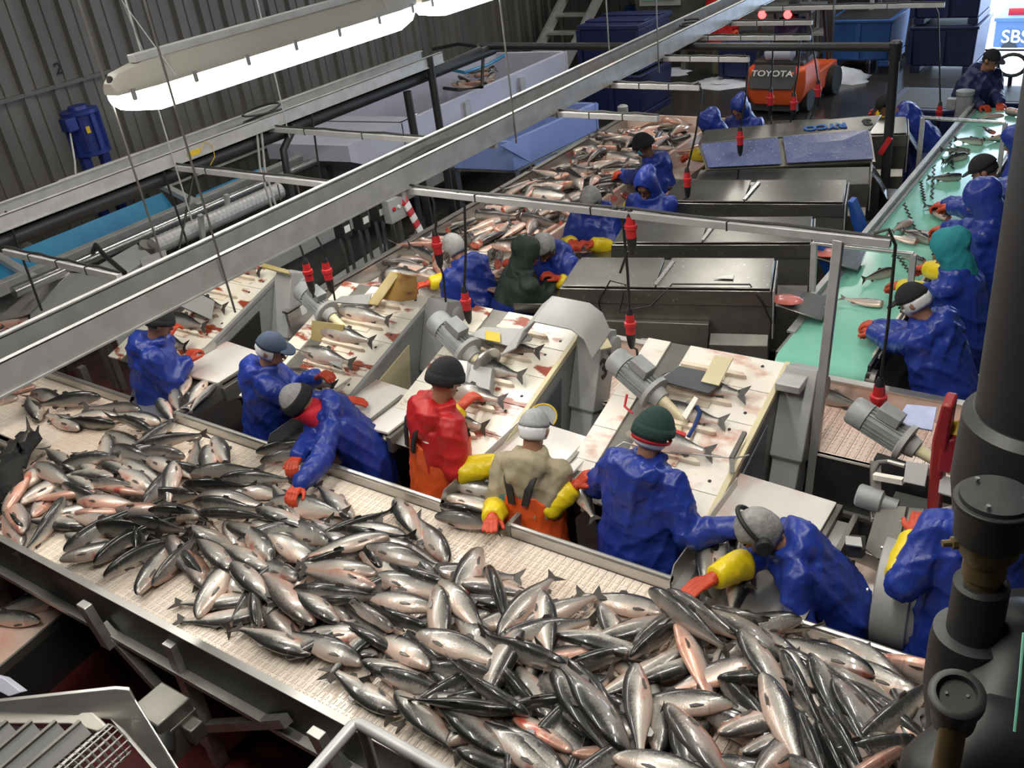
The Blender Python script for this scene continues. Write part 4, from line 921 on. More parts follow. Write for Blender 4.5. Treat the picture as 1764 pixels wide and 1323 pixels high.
# big sloped hopper plates at left edge
hp = thing('steel_hopper', 'large plain steel hopper plates below the tray at left edge', 'hopper', P(60, 520, .8))
plate('hopper_side', [P(-30, 497, 1.05), P(108, 455, 1.12), P(120, 470, 1.08), P(52, 540, .8), P(-30, 560, .8)], .02, 'steel', hp)
plate('hopper_front', [P(120, 470, 1.08), P(217, 473, 1.1), P(160, 560, .75), P(50, 605, .6), P(52, 540, .8)], .02, 'grey_paint', hp)
plate('hopper_floor', [P(-30, 548, .75), P(48, 545, .75), P(48, 585, .72), P(-30, 605, .72)], .02, 'belt_pink', hp)
part('leg', MB().box((-8.3, 4.2, 0), (-8.24, 4.26, .8)), 'steel_dark', hp)
part('leg', MB().box((-7.6, 3.6, 0), (-7.54, 3.66, .7)), 'steel_dark', hp)
# blue pump motor by the wall
bm_ = thing('pump_motor', 'blue vertical pump motor standing by the ribbed wall', 'motor', (-10.9, Px(145, 200, -10.9).y, 0))
bp = Px(146, 222, -10.9)
part('motor_body', MB().lathe(bp, (0, 0, 1), [(-.3, .19), (-.29, .22), (-.25, .22), (-.24, .19), (.18, .19), (.19, .22), (.23, .22), (.24, .12), (.28, .11)], 24), 'motor_blue', bm_)
for k in range(10):
    a = 2 * math.pi * k / 10; part('fin', MB().bar(bp + Vector((.2 * math.cos(a), .2 * math.sin(a), -.24)), bp + Vector((.2 * math.cos(a), .2 * math.sin(a), .18)), .02, .05, (math.cos(a), math.sin(a), 0)), 'motor_blue', bm_)
part('rating_plate', MB().box((bp.x + .19, bp.y - .1, bp.z - .02), (bp.x + .2, bp.y - .05, bp.z + .06)), 'yellow_label', bm_)
for s in (-.13, .13): part('leg', MB().box((bp.x - .05, bp.y + s - .05, 0), (bp.x + .05, bp.y + s + .05, bp.z - .28)), 'motor_blue', bm_)
part('terminal_box', MB().box((bp.x + .05, bp.y - .32, bp.z + .05), (bp.x + .2, bp.y - .18, bp.z + .2)), 'motor_blue', bm_, .01)
part('cable', MB().tube([bp + Vector((.1, -.25, .05)), bp + Vector((.1, -.32, -.3)), bp + Vector((.1, -.45, -.7))], .012, 6), 'label_white', bm_)
# control boxes in a row under the near tray
for i, (px, py) in enumerate(((590, 395), (622, 380), (650, 366))):
    c = P(px, py, 1.0)
    t = thing('control_box', ['left', 'middle', 'right'][i] + ' one of three black control boxes under the tray', 'box', (c.x, c.y, 0), 'control boxes')
    part('case', MB().box((c.x - .07, c.y - .06, .92), (c.x + .07, c.y + .06, 1.13)), 'black_machine', t, .006)
    part('face_label', MB().box((c.x + .071, c.y - .04, .98), (c.x + .074, c.y + .04, 1.05)), 'label_white', t)
    for s in (-.05, .05): part('leg', MB().box((c.x - .015, c.y + s - .012, 0), (c.x + .015, c.y + s + .012, .92)), 'steel_bright', t)
sc = thing('start_panel', 'grey start panel with red buttons under the near tray', 'panel', P(680, 355, 1.05))
c = P(680, 355, 1.05); part('case', MB().box((c.x - .05, c.y - .14, .9), (c.x + .05, c.y + .14, 1.15)), 'grey_paint_light', sc, .005)
for k in (-1, 0, 1): part('button', MB().lathe((c.x + .05, c.y + k * .08, 1.05), (1, 0, 0), [(0, .02), (.02, .02)], 10), 'red_plastic' if k != 0 else 'label_white', sc)
part('stand', MB().box((c.x - .03, c.y - .03, 0), (c.x + .03, c.y + .03, .9)), 'steel_dark', sc)
br_ = thing('barrier_board', 'leaning red and white striped barrier board under the tray', 'barrier', P(708, 375, .8))
A, B = P(695, 340, 1.1), P(725, 400, .7)
for k in range(6): part('stripe', MB().bar(A.lerp(B, k / 6), A.lerp(B, (k + 1) / 6), .14, .02), 'red_plastic' if k % 2 == 0 else 'label_white', br_)
lp = thing('step_platform', 'low grey step platform beside the sorting table', 'platform', P(600, 470, .3))
plate('deck', [P(540, 500, .3), P(660, 420, .3), P(660, 440, .3), P(560, 520, .3)], .05, 'grey_paint', lp)
for q_ in (P(560, 500, .3), P(655, 432, .3)): part('leg', MB().box((q_.x - .03, q_.y - .03, 0), (q_.x + .03, q_.y + .03, .26)), 'steel_dark', lp)
# ================================================================== WHITE TANKS
def tank(name, label, pts, z0, z1, th=.06, m='tank_white', posts=2):
    t = thing(name, label, 'tank', ((pts[0][0] + pts[2][0]) / 2, (pts[0][1] + pts[2][1]) / 2, z0))
    n = len(pts)
    for i in range(n):
        a = Vector((*pts[i], 0)); b = Vector((*pts[(i + 1) % n], 0)); d = (b - a).normalized(); nn = Vector((d.y, -d.x, 0))
        part('wall', MB().prism([a + Vector((0, 0, z0)), b + Vector((0, 0, z0)), b + Vector((0, 0, z1)), a + Vector((0, 0, z1))], nn * -th), m, t, .01)
        k = posts if (b - a).length > 2 else 0
        for j in range(1, k + 1):
            p = a.lerp(b, j / (k + 1)); part('rib', MB().box((p.x - .04, p.y - .06, z0), (p.x + .05, p.y + .06, z1 - .08)), 'galv', t)
    part('bottom', MB().prism([Vector((*p, z0)) for p in pts], (0, 0, -.03)), 'steel_dark', t)
    for p in pts: part('leg', MB().box((p[0] - .05, p[1] - .05, 0), (p[0] + .05, p[1] + .05, z0)), 'black_machine', t)
    return t
a, b = P(690, 212, 1.3), P(977, 87, 1.3)
ofs = Vector((-1.3, -.15, 0))
TK = tank('fish_hold_tank', 'big white open tank partly filled with fish, behind the black frame', [(a.x, a.y), (b.x, b.y), (b.x + ofs.x, b.y + ofs.y), (a.x + ofs.x, a.y + ofs.y)], .35, 1.3)
part('hopper_bottom', MB().prism([(a.x, a.y + .3, .5), (a.x, a.y - 1.0, 1.1), (a.x, a.y - 1.0, 1.3), (a.x, a.y + .3, 1.3)], ofs), 'tank_white', TK)
part('steel_frame', MB().tube([P(765, 152, 1.36), P(790, 155, 1.4), P(830, 150, 1.4), P(833, 82, 1.75), P(790, 76, 1.75), P(745, 85, 1.7)], .025, 8), 'black_pipe', TK)
part('blue_pipe', MB().tube([P(775, 120, 1.4), P(800, 125, 1.4), P(840, 112, 1.4), P(870, 95, 1.4)], .025, 8), 'blue_guard', TK)
a, b = P(880, 244, 1.0), P(1029, 176, 1.0)
TK2 = tank('ice_bin', 'white open bin tinted by blue light, beside the far end of the sorting table', [(a.x, a.y), (b.x, b.y), (b.x - .9, b.y - .1), (a.x - .9, a.y - .1)], .62, 1.0, m='bin_bluelit')
XA = a.x + .01
part('front_panel', MB().prism([Px(861, 251, XA), Px(1029, 178, XA), Px(1027, 226, XA), Px(924, 286, XA)], (.02, 0, 0)), 'bin_bluelit', TK2)
part('corner_post', MB().box((XA, Px(955, 230, XA).y - .05, .3), (XA + .05, Px(955, 230, XA).y + .05, .98)), 'steel_dark', TK2)
# totes
FS = Vector((.95, .85, .72)); fy = P(1323, 127, .67).y + .34; fx = P(1330, 127, .67).x
def tote(cx, cy, z, label, m='tote_blue', s=(1.1, 1.2, .75), group='blue totes', lid=False):
    t = thing('plastic_tote', label, 'tote', (cx, cy, z), group); w, d, hgt = s[0] / 2, s[1] / 2, s[2]
    part('tub', MB().loft([[(cx - w * .93, cy - d * .93, z + .1), (cx + w * .93, cy - d * .93, z + .1), (cx + w * .93, cy + d * .93, z + .1), (cx - w * .93, cy + d * .93, z + .1)], [(cx - w, cy - d, z + hgt - .06), (cx + w, cy - d, z + hgt - .06), (cx + w, cy + d, z + hgt - .06), (cx - w, cy + d, z + hgt - .06)]]), m, t, .03)
    for sx in (-1, 1): part('runner', MB().box((cx + sx * w * .8 - .08, cy - d * .93, z), (cx + sx * w * .8 + .08, cy + d * .93, z + .1)), m, t, .01)
    rim = MB().box((cx - w - .02, cy - d - .02, z + hgt - .07), (cx + w + .02, cy + d + .02, z + hgt - (0 if lid else .02)))
    part('rim', rim, m, t, .012)
    if lid:
        for k in (-1, 1): part('lid_rib', MB().box((cx - w, cy + k * d * .45 - .1, z + hgt), (cx + w, cy + k * d * .45 + .1, z + hgt + .03)), m, t, .01)
    else: part('opening', MB().box((cx - w + .06, cy - d + .06, z + hgt - .02), (cx + w - .06, cy + d - .06, z + hgt - .015)), 'recess_dark', t)  # black sheet over the solid tub stands in for its shaded inside
    for k in (-.5, .5): part('wall_rib', MB().box((cx - w * .5 + k * w - .04, cy - d - .015, z + .12), (cx - w * .5 + k * w + .04, cy - d + .03, z + hgt - .08)), m, t)
    return t
c = P(965, 120, 0); 
tote(-8.0, 14.6, 0, 'lower dark blue tote behind the white tank', s=(1.1, 1.2, .75)); tote(-8.0, 14.6, .77, 'lidded dark blue tote on top, behind the white tank', lid=True)
c = P(1075, 130, 0); tote(c.x, c.y, 0, 'bright blue tote beyond the cable tray, beside the snow', 'tote_bluelight', (.9, 1.0, .6))
c = P(1110, 95, 0); tote(c.x, c.y + .6, 0, 'bright blue tote farther back beyond the cable tray', 'tote_bluelight', (.9, 1.0, 1.0))
c = P(1290, 140, 0); tote(c.x, c.y + .3, 0, 'dark blue tote on the ice left of the forklift', s=(.9, 1.0, .75))
c = P(1395, 165, 0); tote(-4.95, fy + 3.0, .15, 'blue tote carried on the forklift forks', 'tote_bluelight', (1.1, 1.2, .8))
for k, nm in enumerate(('bottom', 'middle', 'top')): tote(-3.62, 18.1, k * .78, nm + ' dark blue tote of the stack by the loading door', s=(1.05, 1.1, .78))
c = P(1585, 215, 0); tote(-2.55, 12.4, 0, 'dark blue tote beside the far end of the green belt', s=(1.0, 1.0, .95))
tote(-1.3, 12.9, 0, 'dark blue tote before the man walking at the door', s=(1.3, .8, .9))
# ice piles
def pile(px, py, r, hgt, label, seed):
    c = P(px, py, 0); mb = MB(); rr = random.Random(seed); rings = []
    for i in range(6):
        t_ = i / 5; rings.append([(c.x + r * (1 - t_ ** 1.5 * .95) * math.cos(a) * (1 + .25 * rr.uniform(-1, 1)), c.y + r * .8 * (1 - t_ ** 1.5 * .95) * math.sin(a) * (1 + .25 * rr.uniform(-1, 1)), hgt * t_ * (1 + .1 * rr.uniform(-1, 1)) + .002) for a in [2 * math.pi * k / 18 for k in range(18)]])
    mb.loft(rings); o = single('ice_pile', mb, 'snow', label, 'ice pile', 'spilled ice', sm=80)
pile(1452, 136, .5, .2, 'white ice pile on the floor right of the forklift', 1); pile(1252, 142, .6, .07, 'low white ice spill under the red-jacket man', 2); pile(1150, 125, .45, .06, 'white ice spill beside the bright blue tote', 3); pile(1035, 135, .3, .15, 'small white ice heap behind the tray', 4)
# ================================================================== FORKLIFT

fk = thing('forklift', 'orange forklift seen from behind with red lights on its guard', 'forklift', (fx, fy, 0))
mb = MB(); w = .52
sec = [(-.38, .25, .8), (-.42, .45, .95), (-.4, .7, 1.), (-.3, .95, .96), (-.15, 1.02, .9)]
part('counterweight', MB().loft([[(fx - w * k, fy + .55, z), (fx - w * k, fy + y * .6, z), (fx - w * k * .75, fy + y, z), (fx + w * k * .75, fy + y, z), (fx + w * k, fy + y * .6, z), (fx + w * k, fy + .55, z)] for y, z, k in sec]), 'forklift_orange', fk, .03)
gr = part('grille', MB().prism([(fx - .36, fy - .44, .62), (fx + .36, fy - .44, .62), (fx + .4, fy - .40, .78), (fx + .34, fy - .2, 1.06), (fx - .34, fy - .2, 1.06), (fx - .4, fy - .40, .78)], (0, -.03, 0)), 'forklift_grey', fk, .01)
text_obj('TOYOTA', .17, frame((fx, fy - .40, .93), (1, 0, 0), (0, -1, .5)), 'ink_white', gr, 'maker_lettering', .004, .002)
part('hood', MB().box((fx - .42, fy - .1, 1.0), (fx + .42, fy + .7, 1.12)), 'forklift_grey', fk, .03)
part('gas_tank', MB().lathe((fx - .25, fy - .02, 1.25), (1, 0, 0), [(0, .06), (.04, .14), (.46, .14), (.5, .06)], 16), 'tank_white', fk)
for sx in (-1, 1):
    part('guard_post', MB().tube([(fx + sx * .42, fy + .1, 1.05), (fx + sx * .42, fy + .2, 2.05)], .03, 8), 'forklift_grey', fk)
    part('guard_post', MB().tube([(fx + sx * .42, fy + 1.3, .8), (fx + sx * .42, fy + .9, 2.05)], .03, 8), 'forklift_grey', fk)
    lt_ = Py(1313 if sx < 0 else 1357, 25, fy + .1) - Vector((fx, fy, 0)); part('tail_light', MB().ell(Vector((fx + lt_.x / FS.x, fy + lt_.y / FS.y, lt_.z / FS.z)), (.07, .05, .09)), 'lamp_red', fk)
    part('rear_wheel', MB().lathe((fx + sx * .42 - .09, fy + .1, .24), (1, 0, 0), [(0, .14), (0, .22), (.02, .24), (.16, .24), (.18, .22), (.18, .14)], 24), 'tyre', fk)
    part('front_wheel', MB().lathe((fx + sx * .48 - .11, fy + 1.35, .32), (1, 0, 0), [(0, .18), (0, .3), (.02, .32), (.2, .32), (.22, .3), (.22, .18)], 24), 'tyre', fk)
    part('mast', MB().box((fx + sx * .3 - .05, fy + 1.75, .1), (fx + sx * .3 + .05, fy + 1.9, 2.6)), 'forklift_grey', fk)
    part('fork', MB().box((fx + sx * .28 - .06, fy + 1.9, .1), (fx + sx * .28 + .06, fy + 2.9, .15)), 'forklift_grey', fk)
part('guard_roof', MB().box((fx - .46, fy + .1, 2.05), (fx + .46, fy + 1.0, 2.1)), 'forklift_grey', fk)
part('chassis', MB().box((fx - .48, fy + .3, .25), (fx + .48, fy + 1.7, .7)), 'forklift_orange', fk, .03)
part('seat', MB().box((fx - .2, fy + .35, 1.1), (fx + .2, fy + .75, 1.2)).box((fx - .2, fy + .3, 1.1), (fx + .2, fy + .38, 1.55)), 'black_rubber', fk, .02)
part('foot', MB().box((fx - .4, fy - .3, .1), (fx + .4, fy + .4, .26)), 'forklift_grey', fk)
fk.scale = FS
# ================================================================== BACK WALL FURNITURE
rk = thing('steel_rack', 'pale steel shelf rack against the back wall', 'rack', (-5.6, 18.5, 0))
for x in (-6.1, -5.0):
    for y in (18.2, 18.7): part('upright', MB().box((x - .03, y - .03, 0), (x + .03, y + .03, 2.2)), 'galv', rk)
for z in (.5, 1.2, 1.9): part('shelf', MB().box((-6.15, 18.15, z), (-4.95, 18.75, z + .04)), 'galv', rk)
part('carton', MB().box((-5.9, 18.25, 1.94), (-5.5, 18.6, 2.2)), 'rust_plate2', rk, .01)
st = thing('metal_stairs', 'pale metal staircase far behind the white tank', 'stairs', (-10.2, 17, 0))
for s in (0, .8): part('stringer', MB().bar((-11 + s, 15.5, 0), (-10.4 + s, 18.2, 2.6), .06, .2), 'galv', st)
for k in range(9): part('tread', MB().box((-11 + .067 * k, 15.5 + .3 * k, .28 * k + .05), (-10.2 + .067 * k, 15.75 + .3 * k, .28 * k + .09)), 'galv', st)
sm_ = thing('storage_silo', 'grey hopper machine with pale green window far in the back', 'machine', (-8.6, 17.8, 0))
part('body', MB().loft([[(-9.2, 17.3, .9), (-8.2, 17.3, .9), (-8.2, 18.4, .9), (-9.2, 18.4, .9)], [(-9.4, 17.2, 3.2), (-8.0, 17.2, 3.2), (-8.0, 18.5, 3.2), (-9.4, 18.5, 3.2)]]), 'steel_dark', sm_, .01)
part('window', MB().box((-9.0, 17.2, 1.35), (-8.35, 17.27, 1.8)), 'hood_teal' if False else 'belt_green', sm_)
part('frame', MB().box((-9.1, 17.22, 1.25), (-8.25, 17.26, 1.9)), 'grey_paint_light', sm_)
for x in (-9.1, -8.3): part('leg', MB().box((x - .05, 17.4, 0), (x + .05, 17.5, .95)), 'steel_dark', sm_)
ca, cb2 = Py(1712, 60, 25.0), Py(1790, 60, 25.0); zt_, zb_, zg_ = Py(1740, 32, 25).z, Py(1740, 82, 25).z, Py(1740, 98, 25).z
cb = thing('yard_container', 'pale blue container lettered SBS out in the bright yard', 'container', (ca.x + 1, 26, zg_))
part('box', MB().box((ca.x, 25, zb_), (cb2.x + 2.2, 27, zt_)), 'container', cb, .03)
part('lid_rim', MB().box((ca.x - .03, 24.97, zt_ - .06), (cb2.x + 2.23, 27.03, zt_ + .02)), 'container', cb, .01)
text_obj('SBS', .4, frame(Py(1749, 64, 24.98), (1, 0, 0), (0, -1, 0)), 'ink_white', cb, 'lettering', .004, .004)
for x in (ca.x + .35, ca.x + 1.9): part('wheel', MB().lathe((x, 24.95, zg_ + .17), (0, 1, 0), [(0, .08), (0, .17), (.15, .17), (.15, .08)], 18), 'tyre', cb)
part('red_light', MB().box((ca.x + .2, 25.3, zt_ + .02), (ca.x + .7, 25.5, zt_ + .17)), 'red_plastic', cb)
pj = thing('pallet_jack', 'dark pallet jack handle standing at the loading door', 'pallet jack', P(1740, 225, 0))
hb = Py(1740, 152, 13.4); hb.z = 0; 
part('handle_stem', MB().tube([hb, hb + Vector((0, -.1, 1.0))], .025, 8), 'black_machine', pj); pj.location = hb
pj.children[0].location -= Vector(hb) - P(1740, 225, 0)
part('handle_loop', MB().tube([hb + Vector((.16 * math.cos(a), -.1, 1.13 + .13 * math.sin(a))) for a in np.linspace(-math.pi / 2, 1.5 * math.pi, 17)], .022, 8), 'black_machine', pj)
part('forks', MB().box((hb.x - .3, hb.y, .05), (hb.x + .3, hb.y + 1.1, .12)), 'black_machine', pj, .01)
# standing grey motor at far end of the green belt
mo_ = thing('roller_motor', 'upright grey roller motor at the far end of the green belt', 'motor', P(1660, 195, .9))
c = P(1660, 185, 1.0); part('motor_case', MB().lathe(c, (0, 0, 1), [(-.12, .09), (.14, .09), (.15, .1), (.19, .1), (.2, .06)], 18), 'motor_grey', mo_); part('side_box', MB().box((c.x - .18, c.y - .05, c.z - .02), (c.x - .08, c.y + .05, c.z + .1)), 'motor_grey', mo_, .006)
vm = thing('small_valve', 'small grey post valve beyond the sorting table', 'valve', P(1073, 205, 0)); c = P(1073, 190, .6); part('post', MB().tube([(c.x, c.y, 0), (c.x, c.y, .55)], .05, 10), 'steel_dark', vm); part('cap', MB().lathe(c, (0, 0, 1), [(-.08, .08), (.06, .08), (.08, .05)], 14), 'galv', vm)
# buckets
def bucket(x, y, label, tilt=0):
    t = thing('bucket', label, 'bucket', (x, y, 0), 'white buckets')
    part('pail', MB().lathe((x, y, 0), (0, 0, 1), [(0, .02), (0, .125), (.33, .15), (.335, .158), (.36, .158), (.36, .146), (.02, .12), (.02, .02)], 24), 'bucket_white', t)
    part('bail', MB().tube([(x + .16 * math.cos(a), y - .02 - .1 * math.sin(a), .33 - .12 * math.sin(a)) for a in np.linspace(0, math.pi, 12)], .003, 5), 'steel_dark', t)
c = P(1714, 530, 0); bucket(c.x + .0, c.y, 'white bucket on the floor between two workers at the green belt')
c = P(1650, 600, 0); bucket(c.x + .08, c.y + .1, 'white bucket half hidden behind the worker in the teal hood')
c = P(1680, 665, 0); bucket(c.x + .05, c.y, 'stacked white buckets beside the grey bin near the black pipe')
gb = thing('grey_bin', 'pale grey sloped plastic bin beside the black pipe', 'bin', P(1690, 740, .3))
plate('bin_front', [P(1632, 735, .5), P(1660, 655, .75), P(1700, 640, .75), P(1700, 720, .5), P(1690, 770, .35)], .03, 'bucket_white', gb)
plate('bin_side', [P(1660, 655, .75), P(1680, 640, .75), P(1672, 730, .5), P(1655, 735, .5)], .02, 'grey_paint_light', gb)

# ================================================================== RIGHT FOREGROUND PIPES
vp = thing('valve_pipe', 'large black pipe and valve stack close to the camera at right', 'pipe', Pd(1786, 680, 2.2))
UP = Vector((0, 0, 1))
c = Pd(1800, 690, 2.2); part('main_pipe', MB().lathe(c, UP, [(-.05, .145), (1.9, .145)], 40), 'black_pipe', vp)
part('coupling', MB().lathe(c, UP, [(-.34, .1), (-.33, .165), (-.24, .178), (-.05, .172), (-.03, .15), (-.03, .14)], 40), 'black_pipe', vp)
ax0 = Pd(1716, 858, 1.95)
def stack(name, y0, y1, prof, m, n=32, dx=0.):
    """lathe on the common vertical axis between two image rows; prof: (fraction, radius)"""
    def zat(py):
        lo, hi = 0., 4.1
        for _ in range(40):
            md = (lo + hi) / 2
            if proj((ax0.x, ax0.y, md))[1] > py: lo = md
            else: hi = md
        return lo
    a, b = zat(y0), zat(y1)
    return part(name, MB().lathe((ax0.x, ax0.y, a), UP, [((b - a) * f_, r_) for f_, r_ in prof][::-1], n), m, vp, sm=35)
stack('cap_body', 858, 930, [(0, .08), (.02, .082), (.1, .082), (.2, .076), (.9, .072), (1, .06)], 'black_rubber')
stack('cap_lid', 852, 858, [(0, .07), (1, .072)], 'black_pipe')
for a in (.4, 2.5, 4.6): part('cap_bolt', MB().lathe(ax0 + Vector((.055 * math.cos(a), .055 * math.sin(a), .012)), UP, [(0, .005), (.005, .005)], 8), 'steel_bright', vp)
stack('brass_body', 915, 962, [(0, .066), (.6, .062), (1, .045)], 'brass')
stack('brass_nut', 955, 1020, [(0, .044), (.5, .045), (.55, .04), (1, .04)], 'brass', 12)
part('bleed_valve', MB().lathe(ax0 + Vector((-.05, -.02, -.12)), (-.82, -.56, 0), [(-.02, .01), (.0, .014), (.02, .014), (.022, .008), (.04, .008)], 8), 'brass', vp)
stack('sleeve', 1000, 1150, [(0, .05), (.03, .058), (1, .058)], 'black_rubber')
stack('hub', 1085, 1190, [(0, .064), (.02, .085), (.25, .09), (.9, .09), (1, .08)], 'black_pipe')
c = Pd(1790, 1150, 2.2); part('main_body', MB().lathe(c, UP, [(-.9, .2), (-.25, .22), (-.12, .24), (.05, .2), (.12, .14)], 36), 'black_pipe', vp)
part('side_body', MB().capsule(Pd(1690, 1330, 2.05), Pd(1765, 1120, 2.15), .12, .12, 20), 'black_pipe', vp)
c = Pd(1648, 1200, 1.75); ax = (CAM - c).normalized() * .55 + UP * .8
part('knob', MB().lathe(c, ax, [(-.1, .04), (-.02, .044), (-.015, .05), (.012, .05), (.016, .044), (.016, .036), (.004, .032)], 28), 'black_rubber', vp)
for a in (.3, 3.4): part('knob_screw', MB().lathe(c + Vector((.018 * math.cos(a), .018 * math.sin(a), .004)), ax, [(0, .003), (.004, .003)], 8), 'steel_bright', vp)
part('lower_stem', MB().lathe(Pd(1635, 1290, 1.82), UP, [(-.2, .025), (.08, .025)], 14), 'brass', vp)
part('flange_block', MB().capsule(Pd(1625, 1340, 1.95), Pd(1720, 1280, 1.98), .09, .1, 16), 'black_pipe', vp)
part('green_hose', MB().tube([Pd(1764, 1090, 1.75), Pd(1757, 1170, 1.75), Pd(1748, 1260, 1.75)], .003, 6), 'belt_green', vp)

# ================================================================== BOTTOM LEFT: FLIGHTED ELEVATOR, HANDRAIL
el = thing('flighted_elevator', 'steel flighted elevator conveyor in the bottom left corner', 'conveyor', (-3.7, 1.1, .5))
z0 = 1.0
plate('side_frame', [P(-20, 1212, z0 + .06), P(198, 1188, z0 + .06), P(222, 1190, z0 + .05), P(232, 1210, z0), P(310, 1335, z0 - .15), P(270, 1335, z0 - .15), P(190, 1240, z0 - .06), P(-20, 1228, z0 - .04)], .02, 'steel', el, .004)
plate('bracket', [P(-20, 1162, z0 + .1), P(5, 1168, z0 + .1), P(38, 1192, z0 + .05), P(14, 1200, z0 + .05), P(-20, 1182, z0 + .06)], .04, 'tank_white', el, .005)
plate('guide', [P(-20, 1224, z0 - .02), P(138, 1224, z0 - .02), P(150, 1219, z0 - .02), P(182, 1250, z0 - .03), P(168, 1260, z0 - .05), P(120, 1246, z0 - .05), P(-20, 1246, z0 - .05)], .03, 'plastic_white', el, .006)
for k in range(5):
    dx = k * 42 - 42
    fl4 = [P(12 + dx, 1242, z0 + .0), P(32 + dx, 1264, z0 - .07), P(32 + dx - 180, 1264 + 154, z0 - .07), P(12 + dx - 180, 1242 + 154, z0 + .0)]
    pf_ = plate('flight', fl4, .006, 'grey_paint_light', el, .001)
    part('flight_edge', MB().bar(fl4[0], fl4[3], .018, .012), 'steel_dark', pf_)
plate('belt_bed', [P(-20, 1246, z0 - .13), P(150, 1262, z0 - .13), P(-20, 1420, z0 - .13)], .01, 'black_machine', el)
mb = MB(); c0, c1 = P(205, 1272, z0 - .12), P(140, 1330, z0 - .12); axd = (c1 - c0).normalized(); ux = axd.cross(UP).normalized(); uy = axd.cross(ux)
for i in range(9):
    o_ = c0 + axd * (i * .035); mb.tube([o_ + (ux * math.cos(a) + uy * math.sin(a)) * .085 for a in np.linspace(0, 2 * math.pi, 19)], .004, 4)
for j in range(16):
    a = 2 * math.pi * j / 16; r_ = (ux * math.cos(a) + uy * math.sin(a)) * .085; mb.tube([c0 + r_, c0 + r_ + axd * .3], .004, 4)
part('mesh_roller', mb, 'steel', el, kind='stuff')
mb = MB()
for i in range(12):
    a = P(190 - i * 7, 1255 + i * 8, z0 - .1); b = P(150 - i * 7, 1252 + i * 8, z0 - .1); mb.tube([b, a], .007, 5)
part('mesh_belt', mb, 'steel_dark', el, kind='stuff')
gm = P(285, 1232, z0 - .25)
part('gear_motor', MB().box((gm.x - .12, gm.y - .1, gm.z - .2), (gm.x + .1, gm.y + .1, gm.z + .08)), 'steel_dark', el, .01)
part('motor_rib', MB().box((gm.x - .125, gm.y - .105, gm.z - .02), (gm.x + .105, gm.y + .105, gm.z + .0)), 'steel_dark', el, .004)
part('motor_cover', MB().lathe(gm + Vector((.02, -.06, -.02)), (.5, -.6, -.4), [(0, .08), (.12, .08), (.13, .06)], 16), 'black_machine', el)
part('terminal_box', MB().box((gm.x + .08, gm.y - .0, gm.z - .12), (gm.x + .18, gm.y + .08, gm.z - .02)), 'steel_dark', el, .008)
part('frame_leg', MB().bar(P(60, 1300, .8), Vector((-3.6, .9, 0)), .06, .06), 'steel_dark', el)
hr = thing('handrail', 'bent steel handrail at the bottom edge below the belt', 'handrail', P(612, 1245, 1.9))
A, B, Cc = P(500, 1375, 1.9), P(614, 1243, 1.9), P(800, 1350, 1.9)
part('top_pipe', MB().tube([A, A.lerp(B, .94), B + (A - B) * .02 + (Cc - B) * .02, B.lerp(Cc, .06), Cc], .02, 12), 'galv', hr)
part('upright', MB().tube([B.lerp(Cc, .05), B.lerp(Cc, .05) - Vector((0, 0, 1.9))], .018, 10), 'steel_dark', hr)
part('upright', MB().tube([B.lerp(Cc, .55), B.lerp(Cc, .55) - Vector((0, 0, 1.9))], .018, 10), 'steel_dark', hr)

for i_, (a_, b_, nm) in enumerate((((1637, 243), (1641, 290), 'farthest'), ((1609, 285), (1605, 342), 'second farthest'), ((1586, 312), (1592, 345), 'middle'), ((1557, 350), (1577, 396), 'second nearest'), ((1538, 430), (1568, 470), 'nearest'))):
    A, B = P(*a_, .99), P(*b_, .965); pr_ = Vector((B.y - A.y, A.x - B.x, 0)).normalized()
    single('coiled_cord', MB().tube([A.lerp(B, k / 14) + pr_ * (.012 if k % 2 else -.012) for k in range(15)], .007, 6), 'cable_black', nm + ' black coiled cord lying across the green belt', 'cord', 'coiled cords')
# ================================================================== FISH
PROF = [(0, .015, .012), (.015, .034, .024), (.05, .056, .038), (.1, .075, .05), (.17, .094, .058), (.24, .109, .064), (.32, .12, .067), (.41, .125, .067), (.5, .123, .064), (.59, .113, .058), (.68, .096, .048), (.77, .074, .036), (.85, .053, .025), (.92, .038, .016), (.97, .034, .01), (1., .038, .006)]
NS = 14
def off_c(x, kl, kd):
    """lateral and dorsal offset of the centre line at x in -.5..+.5"""
    return kl * (.25 - x * x) * 1.2 + (.35 * kl * (x + .1) ** 3 if kl else 0), kd * (.25 - x * x)
def body_mesh(kl, kd, headless):
    me = bpy.data.meshes.new('salmon'); V = []; Fc = []; fv = []; fs = []
    prof = [p for p in PROF if p[0] > .2] if headless else PROF
    if headless: prof = [(.19, .085, .055)] + prof
    for s, hh, ww in prof:
        x = .5 - s * .9; oy, oz = off_c(x, kl, kd)
        for k in range(NS):
            a = 2 * math.pi * k / NS + math.pi / NS
            cz, cy = math.sin(a), math.cos(a)
            V.append((x, oy + ww * cy * (1 - .12 * max(-cz, 0)), oz + hh * cz - (.012 if s < .1 else 0) * (1 - s / .1))); fv.append(cz); fs.append(s)
    n = len(prof)
    for i in range(n - 1):
        for k in range(NS):
            j = (k + 1) % NS; Fc.append((i * NS + k, (i + 1) * NS + k, (i + 1) * NS + j, i * NS + j))
    Fc.append(tuple(range(NS))); Fc.append(tuple((n - 1) * NS + k for k in reversed(range(NS))))
    me.from_pydata(V, [], Fc)
    for nm, arr in (('fv', fv), ('fs', fs)):
        at = me.attributes.new(nm, 'FLOAT', 'POINT'); at.data.foreach_set('value', arr)
    me.polygons.foreach_set('use_smooth', [True] * len(me.polygons)); me['smd'] = 1
    if headless: me.polygons[len(Fc) - 2].material_index = 1; me.polygons[len(Fc) - 2].use_smooth = False
    return me
